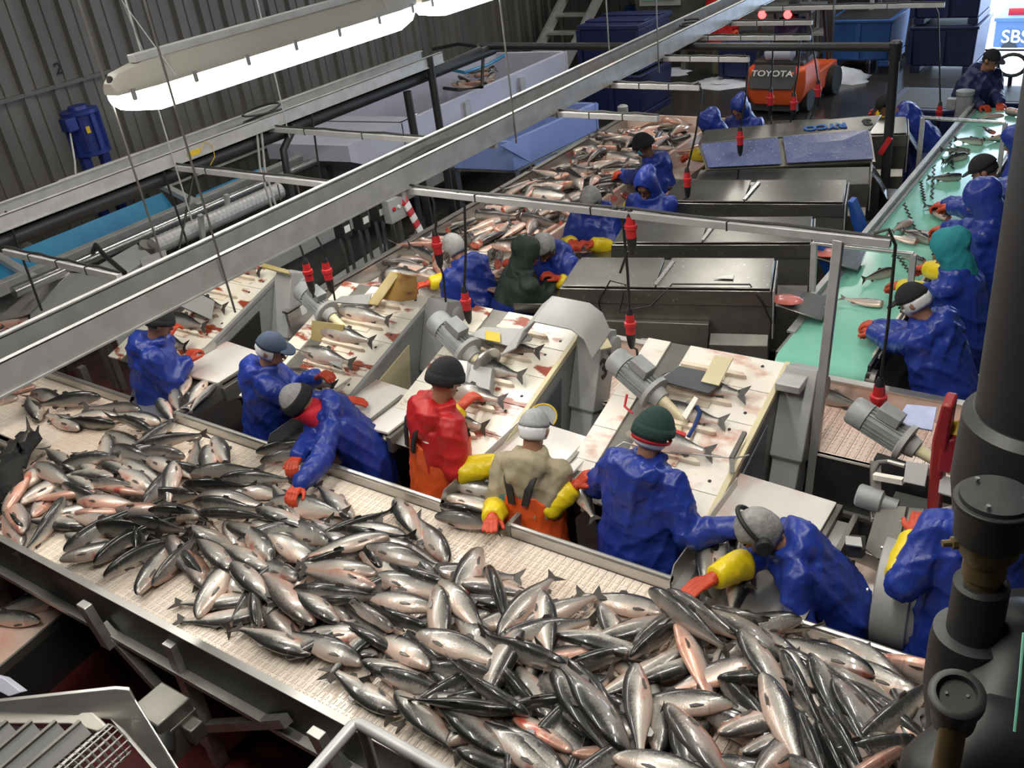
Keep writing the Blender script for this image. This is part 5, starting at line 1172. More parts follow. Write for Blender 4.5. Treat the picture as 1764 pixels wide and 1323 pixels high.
def fin_mesh(name, poly, kl, kd, axis='y', th=.006):
    """flat fin from (x,z) outline"""
    mb = MB(); a = []; b = []
    for x, z in poly:
        oy, oz = off_c(max(-.5, min(.5, x)), kl, kd)
        if x < -.42: oy += 0
        a.append((x, oy - th / 2, oz + z)); b.append((x, oy + th / 2, oz + z))
    mb.loft([a, b]); return mb.mesh(name)
def pect_mesh(kl, kd, side):
    oy, oz = off_c(.26, kl, kd); mb = MB(); y = oy + side * .05; z = oz - .055
    pts = [(.285, y, z + .012), (.27, y + side * .012, z - .004), (.17, y + side * .02, z - .02), (.165, y + side * .022, z + .0), (.22, y + side * .016, z + .016)]
    mb.prism(pts, (0, side * .004, 0)); return mb.mesh('pectoral_fin')
VAR = [(0, 0), (.12, 0), (-.12, 0), (.28, 0), (-.28, 0), (0, .1), (.1, -.08), (.45, 0), (-.45, 0)]
FM = {}
def fish_parts(vi, headless, skin):
    k = (vi, headless, skin)
    if k in FM: return FM[k]
    kl, kd = VAR[vi]
    b = body_mesh(kl, kd, headless); b.materials.append(MATS[skin]); b.materials.append(MATS['flesh_red'])
    kids = [('tail_fin', fin_mesh('tail_fin', [(-.385, .034), (-.505, .108), (-.49, .06), (-.462, .0), (-.49, -.06), (-.505, -.108), (-.385, -.034)], kl, kd)),
            ('dorsal_fin', fin_mesh('dorsal_fin', [(.06, .108), (.02, .15), (-.035, .142), (-.05, .1), (-.045, .09)], kl, kd)),
            ('anal_fin', fin_mesh('anal_fin', [(-.16, -.085), (-.21, -.115), (-.25, -.095), (-.25, -.06)], kl, kd))]
    if not headless:
        kids += [('pectoral_fin', pect_mesh(kl, kd, 1)), ('pectoral_fin', pect_mesh(kl, kd, -1))]
        for sd in (1, -1):
            oy, oz = off_c(.43, kl, kd)
            kids.append(('eye', MB().ell((.435, oy + sd * .034, oz + .012), (.0085, .005, .0085), nu=8, nv=6).mesh('eye')))
    out = []
    for nm, me in kids:
        me.materials.append(MATS['eye' if nm == 'eye' else 'fin_dark'])
        if nm == 'eye': smooth(me, 80)
        me['smd'] = 1; out.append((nm, me))
    FM[k] = (b, out); return FM[k]
FISH = []
def place_fish(head, tail, roll, vi, skin, headless=False, length=None, kids=True, pitch=0., group=None):
    """roll: dorsal direction, 0 = up, + = to the fish's left"""
    head = Vector(head); tail = Vector(tail); L = (head - tail).length if length is None else length
    x = (head - tail).normalized(); c = (head + tail) / 2
    left = Vector((0, 0, 1)).cross(x).normalized(); up = x.cross(left)
    dz = up * math.cos(roll) + left * math.sin(roll); dy = dz.cross(x)
    M = Matrix((x, dy, dz)).transposed().to_4x4() @ Matrix.Scale(L, 4); M.translation = c
    b, ks = fish_parts(vi, headless, skin)
    o = bpy.data.objects.new('headed_salmon' if headless else 'salmon', b); COL.objects.link(o); o.matrix_world = M
    if kids:
        for nm, me in (ks if kids is True else ks[:kids]):
            ch = bpy.data.objects.new(nm, me); COL.objects.link(ch); ch.parent = o
    o['category'] = 'fish'; o['group'] = group or 'whole salmon on the front conveyor'
    FISH.append((o, roll, skin, c, x)); return o
# hx hy tx ty code layer   (image positions on the belt plane; code: side the back faces)
FL = """
-14 852 60 738 b 1;0 872 48 770 b 0;8 884 62 786 vl 2;41 919 12 850 vr 1;36 934 2 884 r 0;108 857 43 924 b 2;46 914 28 866 b 1;53 886 86 836 l 1;32 864 96 820 u 2;61 797 124 830 u 3
95 796 160 782 u 1;192 786 92 798 b 2;182 747 182 806 r 1;187 744 250 769 u 0;299 730 233 775 b 0;236 774 356 750 b 1;318 788 240 779 b 1;194 774 252 790 bu 0;191 819 118 801 d 2;170 796 210 815 d 0
209 788 266 814 u 1;263 843 196 798 u 2;252 788 296 803 u 1;243 869 278 806 b 2;298 794 286 864 l 2;156 835 230 840 b 1;247 853 156 841 vu 1;165 847 105 854 vu 1;140 859 243 867 u 2;128 880 238 867 vu 2
206 880 308 886 vd 1;156 841 120 818 d 2;110 835 148 846 b 1;86 828 106 854 l 0;75 889 127 876 u 1;149 907 68 898 d 0;208 906 110 883 u 1;182 885 232 906 d 1;222 896 328 914 b 2;111 918 184 932 d 0
162 915 266 921 b 1;110 958 246 929 u 1;163 973 230 932 b 1;200 963 284 928 u 0;180 996 274 947 b 1;240 1010 297 926 l 1;262 1010 318 954 b 0;288 920 328 978 l 2;353 1010 326 950 l 1;399 982 330 914 l 2
364 978 408 1011 u 0;317 904 392 930 d 2;250 886 322 895 b 1;344 885 258 868 u 2;330 818 430 813 bu 0;376 829 477 824 b 1;315 836 393 835 b 1;342 850 466 867 u 2;396 836 484 852 u 0;342 868 446 880 b 1
347 885 470 892 bd 2;449 876 534 908 d 2;466 863 602 889 bu 1;605 889 544 830 d 1;533 893 584 926 d 1;685 917 575 903 u 1;582 912 692 923 b 0;658 921 524 951 u 2;646 981 504 965 u 3;639 1008 517 974 vd 3
505 1012 622 1008 b 3;614 1026 536 1004 bd 3;567 934 486 897 bu 1;432 895 492 922 u 1;461 918 536 953 u 2;469 962 414 890 r 2;387 893 421 942 l 1;452 977 374 929 d 2;398 966 470 1036 l 3;537 1075 440 972 l 2
513 992 446 962 u 2;578 1068 484 995 l 3;606 1073 530 1014 r 1;442 1031 303 1037 d 0;456 1049 336 1055 d 1;451 1041 500 1087 d 1;447 1081 455 1022 b 1;527 1125 404 1078 d 1;635 1088 504 1080 u 2;620 1138 494 1085 u 1
647 1126 588 1102 d 1;680 1125 620 1090 bd 1;664 1091 596 1038 b 2;680 1081 616 1026 b 3;741 1143 662 1087 u 3;730 1103 678 1056 u 2;737 1077 652 1029 b 3;621 1136 748 1167 d 2;650 1156 737 1182 b 1;679 1220 568 1144 d 1
723 1138 778 1162 d 1;782 1152 730 1102 b 1;717 1083 884 1140 u 4;652 922 746 960 u 1;642 940 750 969 u 2;620 947 692 983 u 1;762 1002 688 969 bd 2;648 985 748 1010 u 2;655 1003 748 1014 u 1;746 1043 650 1014 u 3
753 1000 757 1090 r 4;764 1001 834 1084 r 3;682 862 727 934 l 0;773 966 726 902 r 0;751 977 894 990 u 1;780 1000 936 1023 d 2;918 1047 800 1022 d 1;831 1073 978 1040 u 1;892 1083 1036 1014 u 2;864 1099 1024 1064 bu 2
1060 1112 894 1120 vu 3;1067 1117 960 1094 vd 2;1058 1119 936 1129 u 1;972 1143 830 1085 b 4;866 1131 776 1050 r 2;1030 1034 1086 1121 l 3;1153 1053 1020 1020 u 1;1118 1011 1262 1120 b 5;1160 1021 1282 1096 b 4;1221 1042 1312 1051 b 3
1381 1058 1258 1073 bu 4;1089 1109 1153 1054 b 3;1085 1131 1164 1062 b 3;1089 1122 998 1143 b 2;1165 1069 1212 1162 vr 4;1098 1166 1170 1138 d 3;1263 1201 1114 1190 u 5;1327 1128 1214 1151 u 4;1235 1168 1322 1176 bd 4;1238 1134 1296 1096 u 3
1277 1080 1368 1212 l 6;1324 1081 1402 1177 r 4;1348 1117 1408 1216 b 4;1315 1145 1378 1278 r 7;1508 1152 1362 1085 u 4;1393 1118 1460 1236 l 4;1410 1134 1566 1213 d 3;1432 1159 1536 1280 l 5;1521 1214 1568 1276 vl 3;1558 1174 1494 1123 u 2
1518 1136 1584 1155 v 1;1412 1212 1476 1322 b 4;1448 1246 1496 1320 l 4;1446 1204 1518 1305 b 3;1554 1286 1482 1324 v 4;1372 1218 1420 1326 b 5;1407 1240 1459 1326 b 3;945 1234 899 1155 l 3;1018 1265 939 1165 l 4;950 1146 1066 1312 l 5
1077 1285 956 1120 l 6;1093 1143 1102 1286 l 6;1138 1290 1129 1199 r 4;1144 1201 1254 1318 l 6;1161 1212 1190 1303 l 5;1055 1289 1214 1316 u 6;984 1291 1062 1286 vu 4;986 1289 899 1224 vu 4;969 1327 834 1226 r 4;950 1322 824 1231 u 4
863 1291 738 1192 d 4;685 1194 791 1292 d 2;880 1220 698 1194 bd 5;852 1228 746 1192 u 3;784 1287 924 1325 d 3;902 1221 781 1136 b 4;858 1139 900 1178 b 3;789 1131 858 1146 b 3;1200 1212 1274 1246 bu 3;1238 1255 1344 1215 d 5
1280 1292 1350 1263 d 4;1298 1335 1356 1272 l 5;1274 1282 1320 1299 u 3;1180 1240 1215 1290 d 3;1420 1160 1480 1215 b 3;1480 1190 1545 1235 b 3;1530 1165 1575 1215 l 2;1230 1300 1300 1325 bu 4;1340 1300 1385 1330 b 4
30 682 -40 690 u 0;61 663 8 672 u 0;66 724 47 679 l 0;60 676 115 694 u 0;170 685 62 701 b 1;237 706 146 704 bu 0;205 716 124 716 u 1;276 725 207 713 u 0;135 736 76 711 u 0;199 732 132 726 b 0
256 742 190 721 b 1;330 813 338 756 r 0;357 767 357 816 l 0;368 753 399 812 r 0
"""
SUP = (P(900, 900, BZ) - P(900, 910, BZ)).normalized(); SRT = (P(910, 900, BZ) - P(900, 900, BZ)).normalized()
SIDE = {'u': SUP, 'd': -SUP, 'l': -SRT, 'r': SRT}
def roll_of(code, x):
    base = {'': 78, 'b': 38, 'v': 122}
    if code == 'b': return random.uniform(-.3, .3)
    if code == 'v': return math.radians(165)
    k = code[0] if len(code) == 2 else ''; s = SIDE[code[-1]]
    left = Vector((0, 0, 1)).cross(x)
    return math.radians(base[k] + random.uniform(-8, 8)) * (1 if left.dot(s) > 0 else -1)
def layer_z(px, py, l): return BZ + .045 + l * .03
for tok in FL.replace('\n', ';').split(';'):
    q = tok.split()
    if len(q) < 6: continue
    hx, hy, tx, ty, code, l = float(q[0]), float(q[1]), float(q[2]), float(q[3]), q[4], int(q[5])
    z = layer_z(hx, hy, l)
    H_, T_ = P(hx, hy, z), P(tx, ty, z); L = (H_ - T_).length; x = (H_ - T_).normalized()
    Lm = min(max(L, .5), .76)
    c = (H_ + T_) / 2
    if L < .40: T_ = H_ - x * Lm; T_.z -= .03 * min(l, 2)      # tail end is buried in the heap
    else: H_, T_ = c + x * Lm / 2, c - x * Lm / 2
    r = roll_of(code, x)
    hw = Lm * math.hypot(.115 * math.cos(r), .062 * math.sin(r))
    dz = BZ + .004 + hw + l * .024 - z
    H_.z += dz; T_.z += dz - (.015 if l > 1 else 0)
    vi = random.choice([0, 0, 1, 2]) if code[0] != 'b' else random.choice([0, 1, 2, 3, 4])
    if l >= 2 and code in 'udlr': vi = 1 if r < 0 else 2
    skin = 'fish_skin_pink' if code[0] == 'v' or random.random() < .12 else 'fish_skin'
    place_fish(H_, T_, r, vi, skin)
# lower layer of the heap, seen only in the gaps
poly = [(20, 800), (180, 770), (330, 790), (480, 850), (640, 900), (700, 930), (780, 990), (900, 1040), (1010, 1060), (1130, 1040), (1260, 1080), (1420, 1100), (1560, 1180), (1570, 1310), (1000, 1315), (820, 1260), (700, 1180), (600, 1110), (480, 1050), (330, 980), (180, 920), (60, 880)]
def inside(x, y, pl):
    c = False
    for i in range(len(pl)):
        x1_, y1_ = pl[i]; x2_, y2_ = pl[i - 1]
        if (y1_ > y) != (y2_ > y) and x < (x2_ - x1_) * (y - y1_) / (y2_ - y1_) + x1_: c = not c
    return c
rr = random.Random(5); cnt = 0; pts_ = []
while cnt < 78:
    px, py = rr.uniform(20, 1570), rr.uniform(770, 1315)
    if not inside(px, py, poly): continue
    if any((px - a) ** 2 + (py - b) ** 2 < 42 ** 2 for a, b in pts_): continue
    pts_.append((px, py)); cnt += 1
    deep = px > 850
    z = BZ + .05 + (rr.uniform(.02, .075) if deep else 0); c = P(px, py, z); a = rr.uniform(0, 2 * math.pi); x = Vector((math.cos(a), math.sin(a), 0)); Lm = rr.uniform(.48, .58)
    if not (FYc + .2 < c.y < RYc - .2): x = Vector((math.copysign(1, math.cos(a)), .15 * math.sin(a), 0)).normalized()
    place_fish(c + x * Lm / 2, c - x * Lm / 2, rr.choice([.2, -.3, 1.3, -1.3]), rr.choice([0, 1, 2, 3, 4]), 'fish_skin')
NFRONT = len(FISH)
# fish lying in the chutes
CH = """322 650 311 684 l;354 656 321 704 l;300 670 309 712 r;274 688 297 724 l;368 668 330 708 r
470 772 522 762 b;478 787 530 775 b
796 815 868 822 bu;800 838 872 850 bu;788 858 858 872 u;775 876 850 892 bd;768 893 842 908 b
1215 945 1212 1010 l;1240 1000 1248 915 r;1282 930 1288 1000 l;1268 985 1262 1030 r;1232 925 1240 960 b;1000 850 1012 872 r"""
for tok in CH.replace('\n', ';').split(';'):
    q = tok.split(); z = .995
    H_, T_ = P(float(q[0]), float(q[1]), z), P(float(q[2]), float(q[3]), z); x = (H_ - T_).normalized(); c = (H_ + T_) / 2; Lm = min(max((H_ - T_).length, .42), .56)
    place_fish(c + x * Lm / 2, c - x * Lm / 2, roll_of(q[4], x), random.choice([0, 1, 2]), 'fish_skin', group='whole salmon in the feed chutes')
NCH = len(FISH)
# fish held on the flights of the heading machines, tails to the right
for mi, ks in enumerate(((0, 1, 2, 4), (0, 1, 2, 3), (0, 1, 2, 3), (1, 2, 3))):
    xr = HXR[mi]
    for k in ks:
        v = -.06 + k * .235 + .075
        t = tp(xr - .1 + random.uniform(-.03, .02), v, .055); h = tp(xr - .66, v + random.uniform(-.01, .01), .055)
        place_fish(h, t, math.radians(-42), random.choice([0, 1, 2]), 'fish_skin', group='salmon on the heading machine tables')
NHM = len(FISH)
# a few on the cross belt and the green belt
def simple(h, t, z, code, headless=False, kids=True, grp='salmon on the cross belt', mn=.42, mx=.6):
    H_, T_ = P(*h, z), P(*t, z); x = (H_ - T_).normalized(); c = (H_ + T_) / 2; Lm = min(max((H_ - T_).length, mn), mx)
    return place_fish(c + x * Lm / 2, c - x * Lm / 2, roll_of(code, x), random.choice([0, 1, 2]), 'fish_skin', headless, group=grp, kids=kids)
simple((1386, 672), (1488, 702), .885, 'bu'); simple((1560, 722), (1490, 698), .885, 'd'); simple((730, 560), (770, 545), .885, 'b'); simple((740, 572), (700, 560), .885, 'u'); simple((812, 575), (770, 560), .885, 'd')
NX = len(FISH)
GB = """1536 524 1446 512 u;1536 468 1500 478 b;1590 452 1548 440 b;1608 415 1560 400 b;1606 402 1562 396 u;1585 418 1530 405 u
1642 372 1590 352 b;1638 380 1600 362 u;1668 303 1596 306 b;1666 268 1630 276 b;1672 262 1628 258 b;1645 268 1628 280 b;1698 245 1648 240 b;1714 232 1690 218 d;1740 235 1702 240 v;1724 200 1694 204 u;1740 192 1760 196 v;1570 380 1540 396 u"""
for tok in GB.replace('\n', ';').split(';'):
    q = tok.split(); simple((float(q[0]), float(q[1])), (float(q[2]), float(q[3])), GZ + .04, q[4], headless=True, grp='gutted salmon on the green belt', mn=.36, mx=.5)
NG = len(FISH)
# headed fish heaped on the back table
rr = random.Random(21); pb = []
poly2 = [(600, 490), (690, 455), (760, 395), (850, 372), (900, 330), (960, 300), (1000, 270), (1080, 232), (1160, 222), (1172, 240), (1150, 262), (1095, 300), (1060, 330), (1000, 370), (960, 400), (930, 430), (880, 470), (840, 500), (760, 500)]
tries = 0
while len(pb) < 215 and tries < 40000:
    tries += 1
    px, py = rr.uniform(590, 1180), rr.uniform(220, 510)
    if not inside(px, py, poly2): continue
    sc = .35 + .65 * (py - 200) / 300
    if sum((px - a) ** 2 + ((py - b) * 1.4) ** 2 < (20 * sc) ** 2 for a, b in pb) > 0: continue
    c = P(px, py, .98)
    if not (-5.72 < c.x < -4.75): continue
    pb.append((px, py)); a = rr.gauss(.6, 1.1) + (math.pi if rr.random() < .5 else 0); x = Vector((math.cos(a), math.sin(a), rr.uniform(-.12, .12))).normalized(); Lm = rr.uniform(.46, .58)
    c.z = .985 + rr.choice([0, 0, .05, .08, .1]); skin = 'fish_skin_pink' if rr.random() < .55 else 'fish_skin'
    place_fish(c + x * Lm / 2, c - x * Lm / 2, rr.choice([.1, 1.3, -1.3, 1.9, -1.9, 2.6, -.5]), rr.choice([0, 1, 2, 3, 4]), skin, True, kids=2, group='headed salmon heaped on the sorting table')
for px, py, a in ((1000, 420, .2), (1018, 428, .8), (980, 432, 2.), (1150, 330, .4), (1165, 318, 1.), (1180, 322, .1), (1170, 335, 2.), (880, 475, .3), (860, 498, .1), (1120, 350, .5), (850, 482, 3.0), (835, 468, 3.3), (890, 455, .2), (1195, 268, .2), (1188, 255, .9)):
    c = P(px, py, 1.03); x = Vector((math.cos(a), math.sin(a), 0)); place_fish(c + x * .21, c - x * .21, 1.4, 1, 'fish_skin_pink', True, kids=2, group='headed salmon waiting at the gutting machines')
NB = len(FISH)
# fish in the white tank, far left
for k in range(16):
    px, py = rr.uniform(785, 850), rr.uniform(118, 150); c = P(px, py, 1.2); a = rr.uniform(0, 6.28); x = Vector((math.cos(a), math.sin(a), .1)).normalized()
    place_fish(c + x * .25, c - x * .25, rr.choice([.2, 1.4, -1.4, 2.2]), rr.choice([0, 1, 2]), rr.choice(['fish_skin', 'fish_skin_pink']), False, kids=1, group='salmon in the white tank')
for px, py in ((20, 570), (10, 555), (35, 562)):
    c = P(px, py, .79); place_fish(c + Vector((.2, .1, 0)), c - Vector((.2, .1, 0)), 1.4, 1, 'fish_skin_pink', False, kids=1, group='salmon in the steel hopper')
c = P(55, 1040, .41); place_fish(c + Vector((.2, .22, 0)), c - Vector((.2, .22, 0)), .3, 0, 'fish_skin', group='salmon in the waste chute')
c = P(10, 1065, .41); place_fish(c + Vector((.22, .1, 0)), c - Vector((.22, .1, 0)), .3, 0, 'fish_skin', group='salmon in the waste chute')

# ---- labels that single each fish out
MARKS = [(60, 690, 'at far left belt end'), (200, 715, 'before the leftmost feed chute'), (80, 850, 'in the heap at left edge'), (250, 830, 'in the heap below the leftmost chute'), (360, 790, 'below the second rear rail'), (230, 950, 'near the front rim at left'),
         (430, 900, 'left of the red-scarf worker gloves'), (400, 1040, 'at the front rim before the brace'), (560, 880, 'under the red-scarf worker gloves'), (600, 990, 'in the middle of the heap'), (560, 1090, 'at the near rim of the heap'), (710, 920, 'before the rail below the orange bibs'),
         (720, 1060, 'left of the bare belt patch'), (660, 1170, 'at the near rim above the handrail'), (850, 1020, 'below the bare belt patch'), (830, 1180, 'near the bottom above the handrail'), (1000, 1090, 'in the heap before the tan hoodie'), (930, 1280, 'at bottom edge beside the handrail'), (1130, 1060, 'before the ear-muff worker glove'),
         (1080, 1210, 'in the deep heap at bottom centre'), (1250, 1150, 'below the ear-muff worker'), (1230, 1270, 'at bottom edge below ear-muff worker'), (1420, 1120, 'along the rear rail at right'), (1400, 1260, 'at bottom right near the valve'), (1530, 1180, 'beside the black valve at right')]
GEN = [(0, NFRONT, None), (NFRONT, NCH, None), (NCH, NHM, None), (NHM, NX, None), (NX, NG, None), (NG, NB, None), (NB, len(FISH), None)]
def tone(r, skin):
    d = abs(math.degrees(r))
    if d > 105: return 'pink-bellied'
    if d < 50: return 'dark-backed'
    return 'pink-flushed silver' if skin.endswith('pink') else 'silver-sided'
DIRS = ['right', 'upper right', 'top', 'upper left', 'left', 'lower left', 'bottom', 'lower right']
def headdir(c, x):
    a = proj(c); b = proj(c + x * .2); an = math.atan2(-(b[1] - a[1]), b[0] - a[0]); return DIRS[int(round(an / (math.pi / 4))) % 8]
ORD = ['first', 'second', 'third', 'fourth', 'fifth', 'sixth', 'seventh', 'eighth', 'ninth', 'tenth', 'eleventh', 'twelfth', '13th', '14th', '15th', '16th', '17th', '18th', '19th', '20th']
pool = {}
for i, (o, r, skin, c, x) in enumerate(FISH):
    u, v = proj(c); d = headdir(c, x)
    if i < NFRONT:
        place = min(MARKS, key=lambda m: (m[0] - u) ** 2 + (m[1] - v) ** 2)[2]; base = f'{tone(r, skin)} salmon facing {d}, {place}'
    elif i < NCH: place = ['leftmost', 'second', 'third', 'fourth'][min(range(4), key=lambda k: abs(c.x - sum(GAPS[k]) / 2))]; base = f'{tone(r, skin)} salmon, head to {d}, in the {place} feed chute'
    elif i < NHM: place = ['leftmost', 'rusty-guard', 'numbered', 'pale-tabled'][min(range(4), key=lambda k: abs(c.x - HXR[k] + .35))]; base = f'salmon held on a flight of the {place} heading machine'
    elif i < NX: base = f'{tone(r, skin)} salmon, head to {d}, on the pink cross belt'
    elif i < NG: base = f'{tone(r, skin)} gutted salmon pointing {d} on the green belt'
    elif i < NB:
        yy = 'near end' if c.y < 6.3 else 'near middle' if c.y < 7.6 else 'far middle' if c.y < 8.9 else 'far end'
        base = f'{tone(r, skin)} headless salmon, cut to {d}, sorting table {yy}'
        if 'waiting' in o['group']: base = f'headless salmon, cut end to {d}, waiting beside a gutting machine'
    else: base = f'{tone(r, skin)} salmon, head to {d}, ' + ('in the white tank' if 'white tank' in o['group'] else 'in the steel hopper' if 'hopper' in o['group'] else 'in the low waste chute')
    pool.setdefault(base, []).append((u, v, o))
for base, L_ in pool.items():
    if len(L_) == 1: L_[0][2]['label'] = base; continue
    byv = 'flight' in base
    L_.sort(key=lambda t: t[1] if byv else t[0])
    for k, (u, v, o) in enumerate(L_):
        o['label'] = (f'{ORD[min(k, 19)]} from top: ' if byv else f'{ORD[min(k, 19)]} from left, ') + base
# ================================================================== PEOPLE
def hand_mesh(curl, mirror):
    mb = MB(); sy = -1 if mirror else 1
    for y0_ in (-.028, -.009, .01, .028):
        mb.capsule((.0, y0_ * .7 * sy, 0), (.08, y0_ * 1.05 * sy, 0), .018, .017, 8)
    for y0_, ln in ((-.033, .058), (-.011, .074), (.011, .078), (.033, .07)):
        p = Vector((.084, y0_ * sy, 0)); a = 0.
        for seg, k in ((.46, 1.), (.32, 1.1), (.26, .9)):
            a += curl * k; q = p + Vector((math.cos(a), (y0_ * 1.2) * sy, -math.sin(a))).normalized() * ln * seg * 1.15
            mb.capsule(p, q, .0118, .0105, 8); p = q
    mb.capsule((.015, .026 * sy, -.006), (.05, .058 * sy, -.018), .018, .014, 8).capsule((.05, .058 * sy, -.018), (.085, .068 * sy, -.034), .0135, .0115, 8)
    mb.capsule((-.07, 0, 0), (0, 0, 0), .043, .034, 12)
    return remesh(mb, .0055, 2, name='glove')
HAND = {}
def hand(kind, mirror):
    if (kind, mirror) not in HAND: HAND[(kind, mirror)] = hand_mesh({'grip': .6, 'flat': .16}[kind], mirror)
    return HAND[(kind, mirror)]
def face_frame(yaw, pitch):
    f = Vector((math.cos(yaw) * math.cos(pitch), math.sin(yaw) * math.cos(pitch), -math.sin(pitch))); r = Vector((math.sin(yaw), -math.cos(yaw), 0)); return f, r, r.cross(f)
def head_pos(x, y, yaw, lean, h, head, z0, back):
    s = h / 1.74; yw = math.radians(yaw); ln = math.radians(lean); f = Vector((math.cos(yw), math.sin(yw), 0)); z = Vector((0, 0, 1)); u = z * math.cos(ln) + f * math.sin(ln)
    Pv = Vector((x, y, z0)) + z * .93 * s - f * (math.sin(ln) * .16 + back); N = Pv + u * .5 * s
    hf, hr_, hu = face_frame(yw + math.radians(head[0]), math.radians(head[1]) + ln * .45)
    return N + (u * .5 + hu * .5).normalized() * .185 * s + hf * .025
def solve_head(hp, x, y, yaw, lean, h, head, z0, back, hr):
    """find the standing place and body height whose head lies on the sight line"""
    for _ in range(8):
        a = proj(head_pos(x, y, yaw, lean, h, head, z0, back)); e = .02
        b = proj(head_pos(x + e, y, yaw, lean, h, head, z0, back)); c = proj(head_pos(x, y, yaw, lean, h + e, head, z0, back))
        J = np.array([[b[0] - a[0], c[0] - a[0]], [b[1] - a[1], c[1] - a[1]]]) / e
        d = np.linalg.solve(J, np.array([hp[0] - a[0], hp[1] - a[1]])); x += d[0]; h = min(max(h + d[1], hr[0]), hr[1])
    return x, h
def person(label, x, y, yaw, lean=8, h=1.74, hands=((None, None), (None, None)), head=(0, 15), jacket='jacket_blue', hood='down', hat=None, bib=None, sleeves=False, glove='glove_orange', trousers='trouser_navy', skin='skin', vox=.0145, grp='blue-jacket workers', mask=None, ear=False, scarf=None, apron=None, z0=0., twist=0., back=.0, hkind='grip', hp=None, net=False, bulk=1.12, hrange=(1.5, 1.9), pole_w=.55, decals=None):
    if hp: x, h = solve_head(hp, x, y, yaw, lean, h, head, z0, back, hrange)
    s = h / 1.74; yaw = math.radians(yaw); ln = math.radians(lean)
    base = Vector((x, y, z0)); t = thing('person', label, 'person', base, grp)
    f = Vector((math.cos(yaw), math.sin(yaw), 0)); r = Vector((math.sin(yaw), -math.cos(yaw), 0)); z = Vector((0, 0, 1))
    u = z * math.cos(ln) + f * math.sin(ln); fp = f * math.cos(ln) - z * math.sin(ln)
    Pv = base + z * .93 * s - f * (math.sin(ln) * .16 + back)
    N = Pv + u * .5 * s
    tw = math.radians(twist); rt = (r * math.cos(tw) + fp * math.sin(tw))
    S = [N - u * .055 * s - rt * .185 * s, N - u * .055 * s + rt * .185 * s]           # left, right
    hy = yaw + math.radians(head[0]); hf, hr_, hu = face_frame(hy, math.radians(head[1]) + ln * .45)
    Hc = N + (u * .5 + hu * .5).normalized() * .185 * s + hf * .025
    arms = []
    for i, (px, hk) in enumerate(hands):
        sd = -1 if i == 0 else 1
        T = Vector(px) if px is not None else S[i] - z * .5 * s + f * .12 + r * sd * .06
        d = T - S[i]; La, Lf = .29 * s, .28 * s
        D = min(d.length, (La + Lf) * .985); d = d.normalized(); T = S[i] + d * D
        a = (La * La - Lf * Lf + D * D) / (2 * D); hh = math.sqrt(max(La * La - a * a, 0))
        pole = (-z * .9 + r * sd * pole_w - f * .35); pole = (pole - d * pole.dot(d)).normalized()
        E_ = S[i] + d * a + pole * hh; arms.append((S[i], E_, T, hk or hkind))
    # legs
    legs = []
    for sd in (-1, 1):
        foot = base + r * sd * .12 * s + f * .03 * sd; hip = Pv + r * sd * .09 * s - z * .04; kn = (foot + z * .5 * s + hip) / 2 + f * .03 + Vector((0, 0, 0)); kn = foot + z * .48 * s + (hip - foot) * Vector((.5, .5, 0)).length * 0 + f * .03
        legs.append((hip, kn, foot + z * .09))
    # ---- body: one continuous skin surface
    hs = s * 1.0; mb = MB(); Rm = Matrix((hr_, hf, hu)).transposed()
    mb.ell(Hc + hu * .02, (.077 * hs, .098 * hs, .105 * hs), Rm, 18, 12).ell(Hc + hf * .025 - hu * .06, (.058 * hs, .066 * hs, .06 * hs), Rm, 14, 8)
    mb.capsule(Hc + hf * .085 + hu * .0, Hc + hf * .108 - hu * .028, .011, .015, 8).ell(Hc + hf * .07 + hu * .03, (.055, .03, .018), Rm, 12, 6)
    mb.ell(Hc + hf * .075 - hu * .062, (.026, .02, .014), Rm, 10, 6)
    for sd in (-1, 1): mb.ell(Hc + hr_ * sd * .08 - hf * .005, (.012, .026, .034), Rm, 8, 6)
    mb.capsule(N - u * .06, Hc - hu * .05 - hf * .01, .058, .052, 12)
    mb.capsule(Pv, Pv + u * .33 * s, .12, .13, 12)
    for (Sh, E_, T, k) in arms: mb.capsule(N - u * .08, Sh, .07, .055).capsule(Sh, E_, .05, .04).capsule(E_, T, .04, .03)
    for hip, kn, an in legs: mb.capsule(hip, kn, .075, .055).capsule(kn, an, .05, .04)
    link('body', shift_mesh(remesh(mb, max(.012, vox * .8), 2, name='body'), base), skin, t)
    for sd in (-1, 1): part('eye', MB().ell(Hc + hf * .092 + hr_ * sd * .032 + hu * .012, (.011, .008, .007), Rm, 8, 6), 'eye', t)
    part('mouth', MB().ell(Hc + hf * .09 - hu * .06, (.024, .012, .006), Rm, 8, 6), 'lip', t)
    # ---- trousers and boots
    mb = MB()
    for hip, kn, an in legs: mb.capsule(hip, kn, .105 * s, .085 * s).capsule(kn, an, .085 * s, .078 * s)
    mb.ell(Pv - z * .02, (.17 * s, .17 * s, .15 * s))
    if bib:
        rings = []
        for dz, a, b in ((-.34, .26, .22), (-.1, .25, .21), (.0, .24, .2), (.12, .23, .19)): rings.append((Pv + (u if dz > 0 else z) * dz * s, a * s, b * s))
        n = 28; R_ = [[c + (r * math.cos(q) * a + fp * math.sin(q) * b) for q in [2 * math.pi * k / n for k in range(n)]] for c, a, b in rings]
        R_.append([Pv + u * (.16 + .17 * max(0, abs(math.sin(q)) - .3) / .7) * s + (r * math.cos(q) * .228 + fp * math.sin(q) * .19) * s for q in [2 * math.pi * k / n for k in range(n)]])
        mb.loft(R_)
    link('overalls' if bib else 'trousers', shift_mesh(remesh(mb, vox, 3, .016, 3, name='trousers', fscale=.8), base), bib or trousers, t)
